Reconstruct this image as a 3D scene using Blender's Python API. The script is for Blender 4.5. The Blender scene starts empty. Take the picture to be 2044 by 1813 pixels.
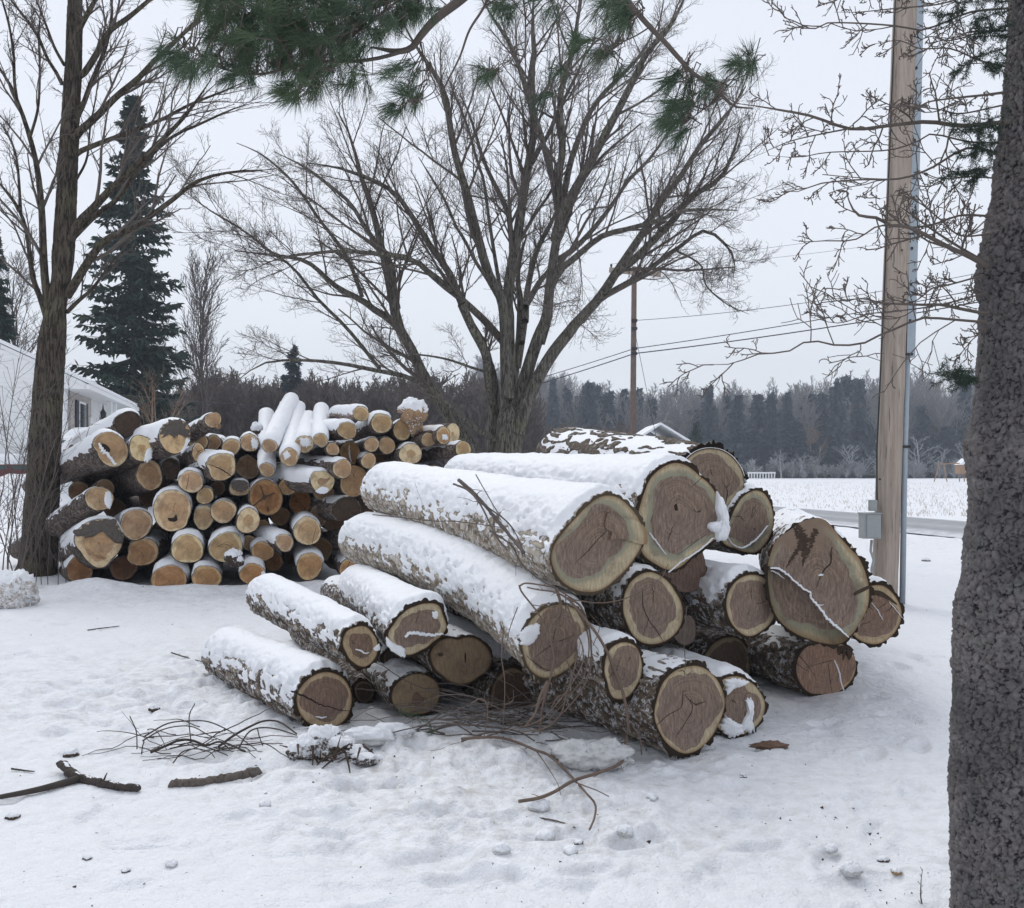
import bpy, math, random
import numpy as np
R = math.radians
C = bpy.context.scene.collection
scene = bpy.context.scene

# ------------------------------------------------------------------ camera
F = 1800.0; U0 = 1022.0; VH = 936.0; CH = 1.6      # focal length, horizon row (2044 px wide picture), eye height
cam = bpy.data.cameras.new('camera'); cam_o = bpy.data.objects.new('camera', cam); C.objects.link(cam_o)
cam_o.location = (0, 0, CH); cam_o.rotation_euler = (R(90), 0, 0)
cam.sensor_width = 36.0; cam.lens = 36.0 * F / 2044.0; cam.shift_y = (VH - 906.5) / 2044.0
cam.clip_start = 0.05; cam.clip_end = 5000
scene.camera = cam_o

# ------------------------------------------------------------------ sky, sun, exposure
SUN_EL, SUN_AZ = R(48), R(-25)       # soft light from high up, behind and to the left of the piles
w = bpy.data.worlds.new('World'); scene.world = w; w.use_nodes = True
nt = w.node_tree; nt.nodes.clear()
out = nt.nodes.new('ShaderNodeOutputWorld'); bg = nt.nodes.new('ShaderNodeBackground')
sky = nt.nodes.new('ShaderNodeTexSky'); sky.sky_type = 'NISHITA'; sky.sun_disc = False
sky.sun_elevation = SUN_EL; sky.sun_rotation = SUN_AZ
tc = nt.nodes.new('ShaderNodeTexCoord'); sep = nt.nodes.new('ShaderNodeSeparateXYZ')
ramp = nt.nodes.new('ShaderNodeValToRGB'); ramp.color_ramp.elements[0].position = 0.0
ramp.color_ramp.elements[0].color = (0.785, 0.81, 0.85, 1); ramp.color_ramp.elements[1].position = 0.6
ramp.color_ramp.elements[1].color = (0.665, 0.70, 0.775, 1)
cn = nt.nodes.new('ShaderNodeTexNoise'); cn.inputs['Scale'].default_value = 1.6; cn.inputs['Detail'].default_value = 3
cm = nt.nodes.new('ShaderNodeMath'); cm.operation = 'MULTIPLY_ADD'; cm.inputs[1].default_value = 1.2; cm.inputs[2].default_value = 9.2
vm = nt.nodes.new('ShaderNodeVectorMath'); vm.operation = 'SCALE'
mx = nt.nodes.new('ShaderNodeMixRGB'); mx.inputs['Fac'].default_value = 0.93
L = nt.links.new
L(tc.outputs['Generated'], sep.inputs[0]); L(sep.outputs['Z'], ramp.inputs[0]); L(tc.outputs['Generated'], cn.inputs['Vector'])
L(cn.outputs['Fac'], cm.inputs[0]); L(ramp.outputs[0], vm.inputs[0]); L(cm.outputs[0], vm.inputs['Scale'])
L(sky.outputs[0], mx.inputs[1]); L(vm.outputs[0], mx.inputs[2]); L(mx.outputs[0], bg.inputs['Color'])
bg.inputs['Strength'].default_value = 0.09; L(bg.outputs[0], out.inputs['Surface'])
sun = bpy.data.lights.new('sun', 'SUN'); sun.energy = 1.15; sun.angle = R(38); sun.color = (1, 0.97, 0.92)
sun_o = bpy.data.objects.new('sun', sun); C.objects.link(sun_o); sun_o.location = (0, 0, 30)
sun_o.rotation_euler = (R(90) - SUN_EL, 0, R(180) - SUN_AZ)
scene.view_settings.view_transform = 'Standard'; scene.view_settings.look = 'None'
scene.view_settings.gamma = 1; scene.view_settings.exposure = 0.54
scene.render.engine = 'CYCLES'
scene.cycles.max_bounces = 5; scene.cycles.diffuse_bounces = 3; scene.cycles.volume_bounces = 0
scene.cycles.use_denoising = True

# ------------------------------------------------------------------ helpers
K = 2044.0 / 2500.0
ZN = {'o': (0, 0, K), 'A': (0, 950, 3.1446), 'B': (550, 950, 3.1446), 'C': (1300, 1000, 3.1446), 'D': (1150, 1350, 2.555),
      'E': (500, 1350, 2.92), 'F': (1750, 1150, 3.0218), 'G': (850, 1000, 3.1446), 'T1': (0, 0, 2.2667), 'T2': (400, 0, 2.2667),
      'T3': (1000, 0, 2.2667), 'T4': (1700, 0, 2.015), 'T5': (400, 500, 1.858), 'T6': (0, 450, 2.555), 'T7': (1250, 600, 2.4047),
      'H': (0, 850, 5.11), 'J': (0, 1700, 2.555), 'N': (1200, 1700, 1.5723)}
def uv(z, x, y):
    a, b, s = ZN[z]; return ((a + x / s) * K, (b + y / s) * K)
def P(u, v, d): return np.array([(u - U0) / F * d, d, CH - (v - VH) / F * d])
def gp(u, v, h=0.0):
    d = (CH - h) * F / (v - VH); return P(u, v, d)
rng = np.random.default_rng(7)

def vn(Q, seed=0):
    Q = np.asarray(Q, dtype=np.float64); i = np.floor(Q).astype(np.int64); f = Q - i; f = f * f * (3 - 2 * f)
    def h(ix, iy, iz):
        n = (ix * 374761393 + iy * 668265263 + iz * 1274126177 + seed * 974634777) & 0xffffffff
        n = ((n ^ (n >> 13)) * 1103515245) & 0xffffffff
        n = ((n ^ (n >> 16)) * 2246822519) & 0xffffffff
        return ((n ^ (n >> 15)) & 0xffffff) / float(0xffffff)
    x, y, z = i[..., 0], i[..., 1], i[..., 2]; fx, fy, fz = f[..., 0], f[..., 1], f[..., 2]
    r = 0
    for dz in (0, 1):
        for dy in (0, 1):
            a = h(x, y + dy, z + dz) * (1 - fx) + h(x + 1, y + dy, z + dz) * fx
            r = r + a * (fy if dy else 1 - fy) * (fz if dz else 1 - fz)
    return r * 2 - 1
def fbm(Q, seed=0, oct=4, gain=0.5):
    r = 0; a = 1; s = 1; n = 0
    for k in range(oct):
        r = r + a * vn(np.asarray(Q) * s, seed + k * 17); n += a; a *= gain; s *= 2.03
    return r / n
def ss(x, a, b):
    t = np.clip((x - a) / (b - a), 0, 1); return t * t * (3 - 2 * t)
def cell(Q, seed=0):
    Q = np.asarray(Q); i = np.floor(Q).astype(np.int64); f1 = np.full(Q.shape[:-1], 9.0); f2 = f1.copy(); idv = np.zeros_like(f1)
    for dx in (-1, 0, 1):
        for dy in (-1, 0, 1):
            for dz in (-1, 0, 1):
                j = i + np.array([dx, dy, dz])
                def h(k):
                    n = (j[..., 0] * 374761393 + j[..., 1] * 668265263 + j[..., 2] * 1274126177 + (seed + k) * 974634777) & 0xffffffff
                    n = ((n ^ (n >> 13)) * 1103515245) & 0xffffffff
                    return ((n ^ (n >> 16)) & 0xffffff) / float(0xffffff)
                p = j + np.stack([h(1), h(2), h(3)], -1); dd = np.linalg.norm(Q - p, axis=-1)
                c = dd < f1; f2 = np.where(c, f1, np.minimum(f2, dd)); idv = np.where(c, h(4), idv); f1 = np.where(c, dd, f1)
    return f1, f2, idv

ORG = {}
def tag(o, label=None, cat=None, group=None, kind=None):
    if label: o['label'] = label
    if cat: o['category'] = cat
    if group: o['group'] = group
    if kind: o['kind'] = kind
    return o
def root(name, loc, label, cat, group=None):
    o = bpy.data.objects.new(name, None); C.objects.link(o); o.location = tuple(float(c) for c in loc); o.empty_display_size = 0.2
    ORG[o] = np.array(loc, dtype=float); tag(o, label, cat, group); return o
def mk(name, V, Fs, mat, parent=None, smooth=True, attrs=None, uvs=None, org=None):
    V = np.asarray(V, dtype=np.float64).reshape(-1, 3)
    o0 = ORG[parent] if parent is not None else (np.zeros(3) if org is None else np.array(org, dtype=float))
    me = bpy.data.meshes.new(name)
    if not isinstance(Fs, list): Fs = [Fs]
    Fs = [np.asarray(f, dtype=np.int64) for f in Fs if len(f)]
    me.vertices.add(len(V)); me.vertices.foreach_set('co', (V - o0).astype(np.float32).ravel())
    loops = np.concatenate([f.ravel() for f in Fs]); tot = np.concatenate([np.full(len(f), f.shape[1]) for f in Fs])
    st = np.concatenate([[0], np.cumsum(tot)[:-1]])
    me.loops.add(len(loops)); me.loops.foreach_set('vertex_index', loops.astype(np.int32))
    me.polygons.add(len(tot)); me.polygons.foreach_set('loop_start', st.astype(np.int32)); me.polygons.foreach_set('loop_total', tot.astype(np.int32))
    me.polygons.foreach_set('use_smooth', np.full(len(tot), smooth))
    if attrs:
        for k, a in attrs.items():
            at = me.attributes.new(k, 'FLOAT', 'POINT'); at.data.foreach_set('value', np.asarray(a, dtype=np.float32).ravel())
    if uvs is not None:
        ul = me.uv_layers.new(name='uv'); ul.data.foreach_set('uv', np.asarray(uvs, dtype=np.float32)[loops].ravel())
    me.update(calc_edges=True); me.validate()
    me.materials.append(mat)
    o = bpy.data.objects.new(name, me); C.objects.link(o)
    if parent is not None: o.parent = parent
    else: o.location = tuple(o0)
    ORG[o] = o0
    return o
def gridF(n, m, closed=False, off=0):
    """n rows of m verts; closed joins the columns"""
    i = np.arange(n - 1)[:, None]; j = np.arange(m if closed else m - 1)[None, :]; j2 = (j + 1) % m
    return (np.stack([i * m + j + 0 * j2, i * m + j2, (i + 1) * m + j2, (i + 1) * m + j], -1).reshape(-1, 4)) + off
class MB:
    """collects boxes, tubes and loose faces for ONE mesh"""
    def __init__(s): s.V = []; s.F = []; s.n = 0
    def add(s, V, Fs):
        V = np.asarray(V, float).reshape(-1, 3)
        for f in (Fs if isinstance(Fs, list) else [Fs]): s.F.append(np.asarray(f) + s.n)
        s.V.append(V); s.n += len(V); return s
    def box(s, c, size, ax=None, rz=0.0):
        h = np.array(size) / 2; B = np.array([[x, y, z] for x in (-1, 1) for y in (-1, 1) for z in (-1, 1)]) * h
        if ax is None:
            cc, sn = math.cos(rz), math.sin(rz); ax = np.array([[cc, sn, 0], [-sn, cc, 0], [0, 0, 1]])
        return s.add(B @ np.array(ax) + np.array(c), np.array([[0, 1, 3, 2], [4, 6, 7, 5], [0, 4, 5, 1], [2, 3, 7, 6], [0, 2, 6, 4], [1, 5, 7, 3]]))
    def tube(s, pts, r, S=8, cap=True):
        pts = np.asarray(pts, float); r = np.broadcast_to(np.asarray(r, float), (len(pts),))
        V, Fq = tubes(pts[None], r[None], S); Fs = [Fq]
        if cap:
            n = len(pts); Fs += [np.arange(S)[::-1][None], (np.arange(S) + (n - 1) * S)[None]]
        return s.add(V, Fs)
    def build(s, name, mat, parent=None, smooth=False, org=None):
        by = {}
        for f in s.F: by.setdefault(f.shape[1], []).append(f)
        return mk(name, np.concatenate(s.V), [np.concatenate(v) for v in by.values()], mat, parent, smooth, org=org)
def tubes(pts, r, S=4):
    """pts (M,K,3), r (M,K) -> verts, quads"""
    M, Kk, _ = pts.shape
    t = np.gradient(pts, axis=1); t /= np.linalg.norm(t, axis=-1, keepdims=True) + 1e-9
    ref = np.where(np.abs(t.mean(1)[:, None, 2:3]) > 0.8, np.array([1., 0, 0]), np.array([0, 0, 1.]))
    a = np.cross(t, ref); a /= np.linalg.norm(a, axis=-1, keepdims=True) + 1e-9; b = np.cross(t, a)
    th = np.arange(S) / S * 2 * np.pi
    V = pts[:, :, None, :] + r[:, :, None, None] * (a[:, :, None, :] * np.cos(th)[None, None, :, None] + b[:, :, None, :] * np.sin(th)[None, None, :, None])
    Fq = gridF(Kk, S, True); Fa = (Fq[None] + (np.arange(M) * Kk * S)[:, None, None]).reshape(-1, 4)
    return V.reshape(-1, 3), Fa
def resamp(pts, n):
    pts = np.asarray(pts, float); k = len(pts)
    if k > 2:   # Catmull-Rom, then even steps
        q = np.vstack([2 * pts[0] - pts[1], pts, 2 * pts[-1] - pts[-2]]); o = []
        for i in range(k - 1):
            p0, p1, p2, p3 = q[i:i + 4]; t = np.linspace(0, 1, 8, endpoint=False)[:, None]
            o.append(0.5 * (2 * p1 + (p2 - p0) * t + (2 * p0 - 5 * p1 + 4 * p2 - p3) * t ** 2 + (3 * p1 - p0 - 3 * p2 + p3) * t ** 3))
        pts = np.vstack(o + [pts[-1:]])
    s = np.concatenate([[0], np.cumsum(np.linalg.norm(np.diff(pts[:, :3], axis=0), axis=1))]); x = np.linspace(0, s[-1], n)
    return np.stack([np.interp(x, s, pts[:, c]) for c in range(pts.shape[1])], 1)

# ------------------------------------------------------------------ materials
class NT:
    def __init__(s, name, rough=0.8, spec=0.3):
        s.m = bpy.data.materials.new(name); s.m.use_nodes = True; s.t = s.m.node_tree; s.b = s.t.nodes['Principled BSDF']
        s.b.inputs['Roughness'].default_value = rough; s.b.inputs['Specular IOR Level'].default_value = spec
        s.co = s.t.nodes.new('ShaderNodeTexCoord')
    def n(s, typ, **k):
        n = s.t.nodes.new(typ)
        for a, v in k.items():
            if hasattr(n, a) and not isinstance(v, bpy.types.NodeSocket): setattr(n, a, v)
        return n
    def l(s, a, b): s.t.links.new(a, b)
    def mapv(s, scale=(1, 1, 1), src='Object'):
        m = s.t.nodes.new('ShaderNodeMapping'); m.inputs['Scale'].default_value = scale; s.l(s.co.outputs[src], m.inputs[0]); return m.outputs[0]
    def noise(s, vec, scale, detail=4, rough=0.55, dist=0.0):
        n = s.t.nodes.new('ShaderNodeTexNoise'); n.inputs['Scale'].default_value = scale; n.inputs['Detail'].default_value = detail
        n.inputs['Roughness'].default_value = rough; n.inputs['Distortion'].default_value = dist
        if vec is not None: s.l(vec, n.inputs['Vector'])
        return n.outputs['Fac']
    def voro(s, vec, scale, feature='F1', out='Distance', rand=1.0):
        n = s.t.nodes.new('ShaderNodeTexVoronoi'); n.feature = feature; n.inputs['Scale'].default_value = scale; n.inputs['Randomness'].default_value = rand
        if vec is not None: s.l(vec, n.inputs['Vector'])
        return n.outputs[out]
    def ramp(s, fac, stops, interp='LINEAR'):
        n = s.t.nodes.new('ShaderNodeValToRGB'); r = n.color_ramp; r.interpolation = interp
        while len(r.elements) < len(stops): r.elements.new(0.5)
        for e, (p, c) in zip(r.elements, stops):
            e.position = p; e.color = (c, c, c, 1) if not hasattr(c, '__len__') else tuple(c) + (1,)
        s.l(fac, n.inputs[0]); return n.outputs[0]
    def mix(s, fac, a, b, mode='MIX'):
        n = s.t.nodes.new('ShaderNodeMixRGB'); n.blend_type = mode
        for k, v in ((0, fac), (1, a), (2, b)):
            if isinstance(v, bpy.types.NodeSocket): s.l(v, n.inputs[k])
            else: n.inputs[k].default_value = v if k == 0 else (tuple(v) + (1,))
        return n.outputs[0]
    def math(s, op, a, b=0.0, c=0.0, clamp=False):
        n = s.t.nodes.new('ShaderNodeMath'); n.operation = op; n.use_clamp = clamp
        for k, v in enumerate((a, b, c)):
            if isinstance(v, bpy.types.NodeSocket): s.l(v, n.inputs[k])
            else: n.inputs[k].default_value = v
        return n.outputs[0]
    def attr(s, name):
        n = s.t.nodes.new('ShaderNodeAttribute'); n.attribute_name = name; return n.outputs['Fac']
    def col(s, c):
        if isinstance(c, bpy.types.NodeSocket): s.l(c, s.b.inputs['Base Color'])
        else: s.b.inputs['Base Color'].default_value = tuple(c) + (1,)
        return s
    def bump(s, h, dist=0.01, strength=1.0):
        n = s.t.nodes.new('ShaderNodeBump'); n.inputs['Distance'].default_value = dist; n.inputs['Strength'].default_value = strength
        s.l(h, n.inputs['Height']); s.l(n.outputs[0], s.b.inputs['Normal']); return s
    def objcol(s):
        n = s.t.nodes.new('ShaderNodeObjectInfo'); return n.outputs['Color']

def simple(name, c, rough=0.6, metal=0.0, spec=0.3, var=0.15, nscale=8.0, bump=0.0):
    m = NT(name, rough, spec); m.b.inputs['Metallic'].default_value = metal
    n = m.noise(m.co.outputs['Object'], nscale, 5)
    m.col(m.mix(n, [x * (1 - var) for x in c], [min(1, x * (1 + var)) for x in c]))
    if bump: m.bump(n, bump)
    return m.m
def snow_mat(name, dirt=0.0, specks=0.0, c=(0.80, 0.815, 0.845)):
    m = NT(name, 0.55, 0.25); o = m.co.outputs['Object']
    n1 = m.noise(o, 1.3, 6, 0.6); n2 = m.noise(o, 14, 5, 0.65); n3 = m.noise(o, 90, 3, 0.6)
    col = m.mix(n1, [x * 0.95 for x in c], [min(0.9, x * 1.04) for x in c])
    if dirt:
        d = m.attr('dirt'); dm = m.math('MULTIPLY', m.ramp(n2, [(0.42, 0.0), (0.72, 1.0)]), d)
        col = m.mix(m.math('MULTIPLY', dm, 0.55), col, (0.36, 0.33, 0.30))
        blot = m.ramp(m.noise(m.mapv((1, 1.6, 1)), 3.2, 7, 0.72), [(0.56, 0.0), (0.68, 1.0)])
        col = m.mix(m.math('MULTIPLY', m.math('MULTIPLY', blot, d), 0.45), col, (0.40, 0.37, 0.33))
        v = m.voro(o, 26.0); w2 = m.noise(o, 1.1, 2)
        sp = m.math('MULTIPLY', m.ramp(v, [(0.05, 1.0), (0.10, 0.0)]), m.ramp(w2, [(0.50, 0.0), (0.66, 0.75)]))
        col = m.mix(m.math('MULTIPLY', sp, 0.8), col, (0.10, 0.08, 0.07))
        v = m.voro(m.mapv((1, 1.8, 1)), 7.0)
        sp = m.math('MULTIPLY', m.ramp(v, [(0.03, 1.0), (0.075, 0.0)]), m.ramp(n2, [(0.45, 0.0), (0.6, 1.0)]))
        col = m.mix(sp, col, (0.09, 0.075, 0.065))
    m.col(col)
    b = m.math('ADD', m.math('MULTIPLY', n2, 0.7), m.math('MULTIPLY', n3, 0.16))
    m.bump(b, 0.018 if not dirt else 0.05, 0.85)
    m.b.inputs['Subsurface Weight'].default_value = 0.0
    return m.m
M = {}
M['snow'] = snow_mat('snow'); M['ground_snow'] = snow_mat('ground_snow', dirt=1.0)
def bark_mat(name, c1, c2, c3, sc=1.0, bump=0.012, stretch=0.28, moss=None, frost=0.0):
    m = NT(name, 0.92, 0.12); n = m.noise(m.co.outputs['Object'], 6 * sc, 4)
    v = m.noise(m.co.outputs['Object'], 45 * sc, 6, 0.7)
    rid = m.attr('ridge'); col = m.mix(m.ramp(v, [(0.3, 0.0), (0.7, 1.0)]), c1, c2)
    col = m.mix(m.ramp(rid, [(0.55, 0.0), (0.95, 1.0)]), col, c3)
    col = m.mix(m.ramp(rid, [(0.0, 1.0), (0.4, 0.0)]), col, [x * 0.45 for x in c1])
    if moss: col = m.mix(m.ramp(n, [(0.55, 0.0), (0.72, 0.6)]), col, moss)
    if frost:
        fz = m.math('MULTIPLY', m.ramp(m.noise(m.co.outputs['Object'], 24, 6, 0.78), [(0.52, 0.0), (0.58, 1.0)]), m.math('MULTIPLY', m.ramp(rid, [(0.02, 0.0), (0.14, 1.0)]), frost))
        col = m.mix(fz, col, (0.72, 0.73, 0.76))
    m.col(col); m.bump(v, bump); return m.m
M['bark_walnut'] = bark_mat('bark_walnut', (0.085, 0.062, 0.045), (0.16, 0.125, 0.095), (0.27, 0.225, 0.18), frost=0.7)
M['bark_pale'] = bark_mat('bark_pale', (0.20, 0.155, 0.11), (0.38, 0.32, 0.25), (0.50, 0.45, 0.38), frost=0.7)
M['bark_pine'] = bark_mat('bark_pine', (0.045, 0.033, 0.028), (0.11, 0.078, 0.062), (0.17, 0.125, 0.10), frost=0.22)
M['bark_birch'] = bark_mat('bark_birch', (0.16, 0.12, 0.10), (0.30, 0.23, 0.20), (0.42, 0.34, 0.3), frost=0.4)

M['bark_dark'] = bark_mat('bark_dark_ridged', (0.035, 0.026, 0.02), (0.07, 0.052, 0.04), (0.105, 0.085, 0.066), frost=0.25)
def face_walnut():
    m = NT('walnut_end_grain', 0.75, 0.2); rho = m.attr('rho'); hb = m.attr('heart'); st = m.attr('stain'); u = m.mapv((1, 1, 1), 'UV')
    nz = m.noise(u, 9, 5, 0.6); fine = m.noise(m.mapv((75, 14, 1), 'UV'), 1.0, 6, 0.72); big = m.noise(u, 3.0, 3)
    rad = m.voro(u, 130, 'F1')
    k = m.math('SUBTRACT', m.math('ADD', rho, m.math('MULTIPLY', m.math('SUBTRACT', nz, 0.5), 0.10)), hb)
    hm = m.ramp(m.math('ADD', k, 0.5), [(0.495, 1.0), (0.515, 0.0)])
    cb = m.t.nodes.new('ShaderNodeCombineXYZ'); m.l(m.math('ADD', m.math('MULTIPLY', rho, 26.0), m.math('MULTIPLY', nz, 5.0)), cb.inputs[0])
    m.l(m.math('MULTIPLY', big, 2.0), cb.inputs[1]); rg = m.noise(cb.outputs[0], 1.0, 3, 0.6); rfac = m.ramp(rg, [(0.36, 0.0), (0.64, 1.0)])
    heart = m.mix(rfac, (0.128, 0.088, 0.066), (0.265, 0.192, 0.146))
    heart = m.mix(m.ramp(big, [(0.4, 0.0), (0.7, 0.7)]), heart, (0.215, 0.165, 0.142))
    heart = m.mix(m.ramp(fine, [(0.52, 0.0), (0.66, 0.75)]), heart, (0.36, 0.27, 0.21))
    heart = m.mix(m.ramp(fine, [(0.34, 0.75), (0.47, 0.0)]), heart, (0.085, 0.056, 0.044))
    sap = m.mix(m.ramp(fine, [(0.3, 0.0), (0.7, 1.0)]), (0.30, 0.235, 0.145), (0.54, 0.46, 0.32))
    grn = m.ramp(m.math('ADD', k, 0.5), [(0.5, 1.0), (0.5 + 0.10, 0.75), (0.5 + 0.17, 0.0)])
    sap = m.mix(m.math('MULTIPLY', grn, m.attr('green')), sap, (0.235, 0.235, 0.175))
    edge = m.ramp(rho, [(0.93, 0.0), (1.0, 0.75)]); sap = m.mix(edge, sap, (0.20, 0.11, 0.045))
    col = m.mix(hm, sap, heart); col = m.mix(m.ramp(m.noise(u, 6.5, 7, 0.72), [(0.50, 0.0), (0.64, 0.5)]), col, (0.105, 0.075, 0.058))
    col = m.mix(m.ramp(m.noise(u, 55, 4, 0.7), [(0.66, 0.0), (0.74, 0.5)]), col, (0.5, 0.44, 0.36))
    col = m.mix(st, col, m.mix(nz, (0.17, 0.12, 0.085), (0.27, 0.20, 0.15)))
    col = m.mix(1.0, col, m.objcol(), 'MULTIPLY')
    m.col(col); m.bump(m.math('ADD', m.math('MULTIPLY', fine, 0.6), m.math('MULTIPLY', rfac, 0.15)), 0.006, 0.8); return m.m
def face_pine():
    m = NT('pine_end_grain', 0.75, 0.2); rho = m.attr('rho'); hb = m.attr('heart'); u = m.mapv((1, 1, 1), 'UV')
    nz = m.noise(u, 8, 5, 0.6); fine = m.noise(m.mapv((50, 8, 1), 'UV'), 1.0, 4, 0.65); big = m.noise(m.co.outputs['Object'], 5.0, 3)
    k = m.math('SUBTRACT', m.math('ADD', rho, m.math('MULTIPLY', m.math('SUBTRACT', nz, 0.5), 0.14)), hb)
    hm = m.ramp(m.math('ADD', k, 0.5), [(0.47, 1.0), (0.53, 0.0)])
    cb = m.t.nodes.new('ShaderNodeCombineXYZ'); m.l(m.math('ADD', m.math('MULTIPLY', rho, 16.0), m.math('MULTIPLY', nz, 3.0)), cb.inputs[0])
    m.l(m.math('MULTIPLY', big, 3.0), cb.inputs[1]); rg = m.noise(cb.outputs[0], 1.0, 2, 0.6)
    heart = m.mix(m.ramp(rg, [(0.35, 0.0), (0.65, 1.0)]), (0.33, 0.205, 0.11), (0.44, 0.29, 0.165))
    heart = m.mix(m.ramp(big, [(0.42, 0.0), (0.68, 0.8)]), heart, (0.50, 0.36, 0.21))
    sap = m.mix(fine, (0.48, 0.37, 0.225), (0.66, 0.545, 0.36))
    col = m.mix(hm, sap, heart); col = m.mix(m.ramp(fine, [(0.2, 0.7), (0.4, 0.0)]), col, (0.30, 0.17, 0.08))
    col = m.mix(m.ramp(m.noise(u, 26, 4, 0.7), [(0.62, 0.0), (0.72, 0.55)]), col, (0.26, 0.15, 0.075))
    col = m.mix(m.ramp(m.noise(u, 5.5, 6, 0.7), [(0.47, 0.0), (0.62, 0.7)]), col, (0.22, 0.15, 0.095))
    pith = m.ramp(rho, [(0.04, 0.7), (0.07, 0.0)]); col = m.mix(pith, col, (0.2, 0.1, 0.05))
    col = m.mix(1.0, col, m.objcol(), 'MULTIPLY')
    m.col(col); m.bump(fine, 0.004, 0.7); return m.m
M['face_walnut'] = face_walnut(); M['face_pine'] = face_pine()
M['dark_crack'] = simple('dark_crack', (0.025, 0.017, 0.013), 0.95)
M['rot'] = simple('rotten_wood', (0.06, 0.04, 0.028), 0.95, var=0.6, nscale=40, bump=0.01)
M['rough_wood'] = simple('rough_wood', (0.34, 0.22, 0.13), 0.9, var=0.5, nscale=22, bump=0.012)
M['grey_rot'] = simple('grey_fungus_wood', (0.10, 0.085, 0.075), 0.95, var=0.55, nscale=30, bump=0.01)
M['splinter'] = simple('splintered_wood', (0.16, 0.10, 0.07), 0.9, var=0.5, nscale=35, bump=0.008)
def twigm(name, c, var=0.3): return simple(name, c, 0.9, var=var, nscale=12, bump=0.003)
M['twig'] = twigm('twig_bark', (0.115, 0.095, 0.085)); M['twig_red'] = twigm('vine_bark', (0.15, 0.11, 0.088)); M['twig_dark'] = twigm('dead_stick_bark', (0.055, 0.045, 0.04), 0.5)
def treebark(name, a, b, c, sc=1.0, bump=0.02, st=0.25):
    m = NT(name, 0.95, 0.1); o = m.mapv((1, 1, st)); n = m.noise(o, 22 * sc, 6, 0.7); n2 = m.noise(m.co.outputs['Object'], 2.2, 5, 0.6)
    v = m.noise(m.mapv((1, 1, 0.16)), 34 * sc, 5, 0.7, 0.6); vv = m.ramp(v, [(0.40, 0.0), (0.52, 1.0)])
    col = m.mix(m.ramp(n, [(0.35, 0.0), (0.65, 1.0)]), a, b); col = m.mix(m.ramp(n2, [(0.48, 0.0), (0.66, 0.8)]), col, c)
    col = m.mix(vv, [x * 0.5 for x in a], col); m.col(col); m.bump(m.math('ADD', m.math('MULTIPLY', vv, 0.6), n), bump); return m.m
M['bark_left'] = treebark('bark_ash', (0.065, 0.052, 0.042), (0.125, 0.105, 0.085), (0.12, 0.115, 0.072))
M['bark_maple'] = treebark('bark_maple', (0.115, 0.103, 0.09), (0.215, 0.20, 0.175), (0.18, 0.178, 0.135))
M['bark_far'] = twigm('bark_far_tree', (0.12, 0.10, 0.092)); M['bark_con'] = twigm('bark_conifer', (0.075, 0.062, 0.058))
def spruce_bark():
    m = NT('bark_spruce', 0.95, 0.1); o = m.co.outputs['Object']; rid = m.attr('ridge'); n = m.noise(o, 60, 6, 0.7); big = m.noise(o, 2.6, 4, 0.6); pid = m.attr('plate')
    col = m.mix(m.ramp(n, [(0.3, 0.0), (0.7, 1.0)]), (0.115, 0.108, 0.112), (0.29, 0.275, 0.272))
    col = m.mix(m.math('MULTIPLY', pid, 0.4), col, (0.25, 0.21, 0.20)); col = m.mix(m.ramp(m.noise(o, 30, 7, 0.8, 1.5), [(0.54, 0.0), (0.62, 0.6)]), col, (0.065, 0.058, 0.06))
    col = m.mix(m.ramp(m.noise(o, 5.5, 6, 0.75), [(0.56, 0.0), (0.66, 0.55)]), col, (0.20, 0.225, 0.195)); col = m.mix(m.ramp(big, [(0.46, 0.0), (0.60, 0.6)]), col, (0.085, 0.082, 0.088))
    col = m.mix(m.ramp(rid, [(0.10, 0.95), (0.42, 0.0)]), col, (0.038, 0.034, 0.037)); m.col(col); m.bump(m.math('ADD', n, m.noise(o, 34, 7, 0.8, 1.5)), 0.010); return m.m
M['bark_spruce'] = spruce_bark()
def leafm(name, c, c2, frost=0.0):
    m = NT(name, 0.7, 0.2); o = m.co.outputs['Object']; n = m.noise(o, 3, 3); n2 = m.noise(o, 40, 2)
    col = m.mix(m.ramp(n, [(0.35, 0.0), (0.65, 1.0)]), c, c2)
    if frost: col = m.mix(m.math('MULTIPLY', m.ramp(n2, [(0.52, 0.0), (0.6, 1.0)]), frost), col, (0.6, 0.63, 0.68))
    m.col(col); return m.m
M['needle_pine'] = leafm('pine_needles', (0.036, 0.068, 0.044), (0.085, 0.125, 0.068)); M['needle_spruce'] = leafm('spruce_needles', (0.020, 0.036, 0.028), (0.034, 0.054, 0.038))
M['needle_far'] = leafm('far_conifer_needles', (0.018, 0.034, 0.046), (0.032, 0.052, 0.066), 0.30)
M['needle_blue'] = leafm('blue_spruce_needles', (0.045, 0.072, 0.065), (0.07, 0.10, 0.085))
M['wood_far'] = leafm('far_wood_twigs', (0.16, 0.138, 0.13), (0.25, 0.225, 0.215), 0.45)
M['thicket'] = leafm('thicket_twigs', (0.10, 0.08, 0.072), (0.17, 0.14, 0.125), 0.08)
M['frost_twig'] = leafm('frosted_branches', (0.25, 0.24, 0.24), (0.42, 0.42, 0.44), 0.5)
M['gold_twig'] = leafm('tan_branches', (0.20, 0.13, 0.09), (0.27, 0.19, 0.13), 0.1)

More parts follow.
